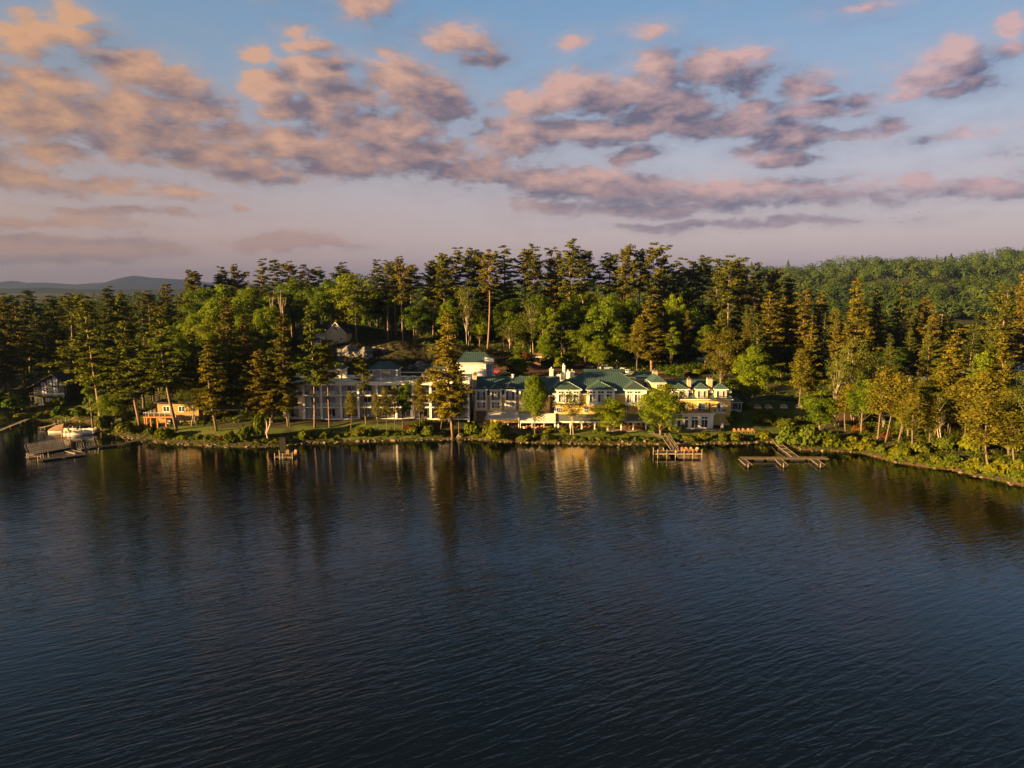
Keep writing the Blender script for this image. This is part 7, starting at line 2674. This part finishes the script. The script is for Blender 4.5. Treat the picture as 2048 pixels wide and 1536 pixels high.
cb_, cg_, cr_, cw_ = car_parts()
cg_.materials.append(M['glass'])
cw_.materials.append(M['tyre'])
for (u, v, col_, rz, lab) in ((1161, 733, 'orange', .5, "orange car parked by the trees west of the drive"), (1178, 737, 'black', .5, "black car parked next to the orange car"), (996, 748, 'red', .0, "red car half hidden behind the inn's west roof"), (1008, 750, 'black', .1, "black car beside the red car behind the west roof"),
                            (1212, 739, 'silver', .2, "silver car parked above the rear roof of the inn"), (1243, 745, 'white', 2.6, "white car in the parking row behind the great hipped roof"), (1253, 748, 'silver', 2.6, "silver car second in the parking row behind the great hipped roof"), (1263, 751, 'black', 2.6, "dark car third in the parking row behind the great hipped roof"),
                            (1353, 729, 'blue', 2.9, "dark blue car on the drive before the dark woods"), (1395, 729, 'grey', 2.9, "grey car beside the round golden-green tree"), (1868, 776, 'silver', .4, "silver car beside the dark shadowed cabin"), (1929, 846, 'grey', .2, "grey car under the wide golden cedar clump"), (2030, 852, 'silver', .3, "pale car parked below the white houses")):
    p = gnd(u, v)
    t = thing('parked_car', lab, 'car', (p.x, p.y, hz(p.x, p.y) + .05), rz, "cars parked behind the inn" if u < 1500 else "cars among the east trees")
    b_ = cb_.copy(); b_.materials.append(CARM[col_])
    r2 = cr_.copy(); r2.materials.append(CARM[col_])
    ob('body', b_, t); ob('roof', r2, t); ob('window_glass', cg_, t)
    for sx in (-1.35, 1.35):
        for sy in (-.80, .80):
            ob('wheel', cw_, t, (sx, sy, .32))
p = gnd(1408, 727)
t = thing('parked_van', "white van parked behind the round golden-green tree", 'van', (p.x, p.y, hz(p.x, p.y) + .05), .1)
lc(MB().extrude_y([(-2.5, .35), (2.6, .35), (2.6, 1.0), (2.0, 1.15), (1.4, 2.1), (-2.5, 2.15)], -.95, .95), 'body', 'white')
lc(MB().extrude_y([(2.03, 1.18), (1.47, 2.02), (1.53, 2.05), (2.10, 1.2)], -.8, .8).box(-.2, 1.2, -.97, -.952, 1.3, 1.95), 'window_glass', 'glass')
for sx in (-1.6, 1.7):
    for sy in (-.85, .85):
        ob('wheel', cw_, t, (sx, sy, .34))

# ------------------------------------------------------------------ service poles and wires
POLES = {}
for key, u, vb, vt, arms, lab in (('a', 1123, 716, 645, 1, "tall wooden service pole with a transformer behind the kitchen plant"), ('b', 1144, 717, 686, 2, "short lamp pole with a round globe beside the tall service pole"), ('c', 1226, 727, 655, 3, "wooden service pole with two crossarms at the driveway"),
                                  ('d', 664, 684, 630, 0, "bare service pole standing before the beige hill house"), ('e', 775, 683, 632, 0, "bare pole on the hilltop lawn between the pine trunks"), ('f', 828, 682, 620, 0, "bare pole at the east end of the hilltop lawn"),
                                  ('g', 1877, 722, 628, 4, "distant service pole with a crossarm above the dark east woods")):
    p = gnd(u, vb)
    z = hz(p.x, p.y)
    top = at(u, vt, p.y).z
    t = thing('service_pole', lab, 'pole', (p.x, p.y, z))
    MB().tube((p.x, p.y, z - .5), (p.x, p.y, top), .17 if arms != 2 else .09, .11 if arms != 2 else .07, n=8).build('post', M['pole'], t)
    if arms in (3, 4):
        for k_, dz in enumerate((.25, .9) if arms == 3 else (.3,)):
            MB().box(p.x - (2.2 if k_ == 0 else 1.0), p.x + (1.0 if k_ == 0 else 1.0), p.y - .2, p.y - .08, top - dz - .12, top - dz).build('crossarm', M['pole'], t)
        for dx in (-2.0, -1.0, .8):
            MB().lathe([(.05, 0), (.08, .08), (.05, .2)], (p.x + dx, p.y - .14, top - .25), 6).build('insulator', M['white'], t)
    if arms == 1:
        MB().lathe([(.26, 0), (.3, .05), (.3, .95), (.2, 1.05)], (p.x + .5, p.y - .1, top - 2.4), 10).build('transformer', M['steel'], t)
        MB().tube((p.x, p.y - .1, top - 1.6), (p.x + .5, p.y - .1, top - 1.6), .04, n=5).build('bracket', M['steel'], t)
    if arms == 2:
        MB().lathe([(.05, 0), (.22, .12), (.28, .3), (.22, .48), (.05, .58)], (p.x + .45, p.y, top - .9), 10).build('lamp_globe', M['white'], t)
        MB().tube((p.x, p.y, top - .95), (p.x + .45, p.y, top - .93), .03, n=5).build('lamp_arm', M['pole'], t)
    POLES[key] = Vector((p.x, p.y, top))


def wire(a, b, sag, label, r=.022):
    pts_ = [a.lerp(b, i / 14) - Vector((0, 0, sag * 4 * (i / 14) * (1 - i / 14))) for i in range(15)]
    o = MB().path(pts_, r, 4).build('overhead_wire', M['wire'])
    tag(o, label, 'wire')


A_, C_ = POLES['a'], POLES['c']
wire(A_ - Vector((0, 0, .4)), C_ + Vector((-2, -.14, -.05)), 1.0, "overhead wire from the transformer pole to the crossarm pole")
E_ = at(1420, 688, 244)
wire(C_ + Vector((.8, -.14, -.05)), E_, 1.4, "upper overhead wire running from the crossarm pole into the east woods")
wire(C_ + Vector((.9, -.14, -.8)), at(1420, 706, 244), 1.4, "lower overhead wire running from the crossarm pole into the east woods")
wire(at(1780, 708, 220), at(1872, 710, 230), .5, "short lit wire in the dark gap beside the open forked birch")

# ------------------------------------------------------------------ birds
def bird_mesh(flap, seed):
    vs = [(0, .32, 0), (0, -.36, .02), (.07, .05, .05), (-.07, .05, .05), (0, .05, -.06), (.45, .10, .14 * flap), (.42, -.12, .12 * flap), (1.0, -.10, .05 * flap + .06), (-.45, .10, .14 * flap), (-.42, -.12, .12 * flap), (-1.0, -.10, .05 * flap + .06), (.12, -.5, .02), (-.12, -.5, .02), (.06, -.1, .03), (-.06, -.1, .03)]
    fs = [(0, 2, 3), (0, 4, 2), (0, 3, 4), (2, 1, 3), (1, 2, 4), (1, 4, 3), (2, 5, 6, 13), (5, 7, 6), (3, 14, 9, 8), (8, 9, 10), (1, 11, 12)]
    me = MB().add(vs, fs).mesh('bird')
    me.materials.append(M['bird'])
    me.materials[0] = M['bird']
    return me


BM = [bird_mesh(f, 0) for f in (1.0, 2.2, -1.0)]
for i, (u, v, s, lab) in enumerate(((1787, 437, 11, "largest dark bird gliding low over the east hill"), (1642, 320, 5, "highest dark bird of the scattered flock"), (1674, 386, 6, "dark bird gliding in front of the long grey cloud"), (1781, 372, 4, "tiny bird at the pale edge of the long grey cloud"),
                                  (1715, 402, 5, "small bird near the east end of the long grey cloud"), (1684, 414, 4, "small bird just below the long grey cloud"), (1682, 427, 6, "bird below the small one under the long grey cloud"), (1728, 425, 5, "bird east of the pair under the long grey cloud"), (1838, 424, 5, "western bird of the pair east of the largest bird"),
                                  (1852, 422, 5, "eastern bird of the pair east of the largest bird"), (1619, 456, 5, "low bird above the west end of the far wooded hill"), (1479, 466, 5, "lone low bird above the dark pine woods"), (1469, 435, 4, "faint bird over the lone low bird"), (1846, 495, 4, "lowest bird, just over the far wooded hill"), (1814, 461, 3, "tiny bird between the largest and the lowest bird"))):
    Yb = 150 + (i * 37) % 60
    p = at(u, v, Yb)
    o = ob('bird', BM[i % 3], None, p)
    k_ = s / F * Yb / 2.0 * 1.6
    o.scale = (k_, k_, k_)
    o.rotation_euler = (rng.normal(0, .15), rng.normal(.25, .3), rng.uniform(-.9, .9))
    tag(o, lab, 'bird', "birds circling in the evening sky")

haze()
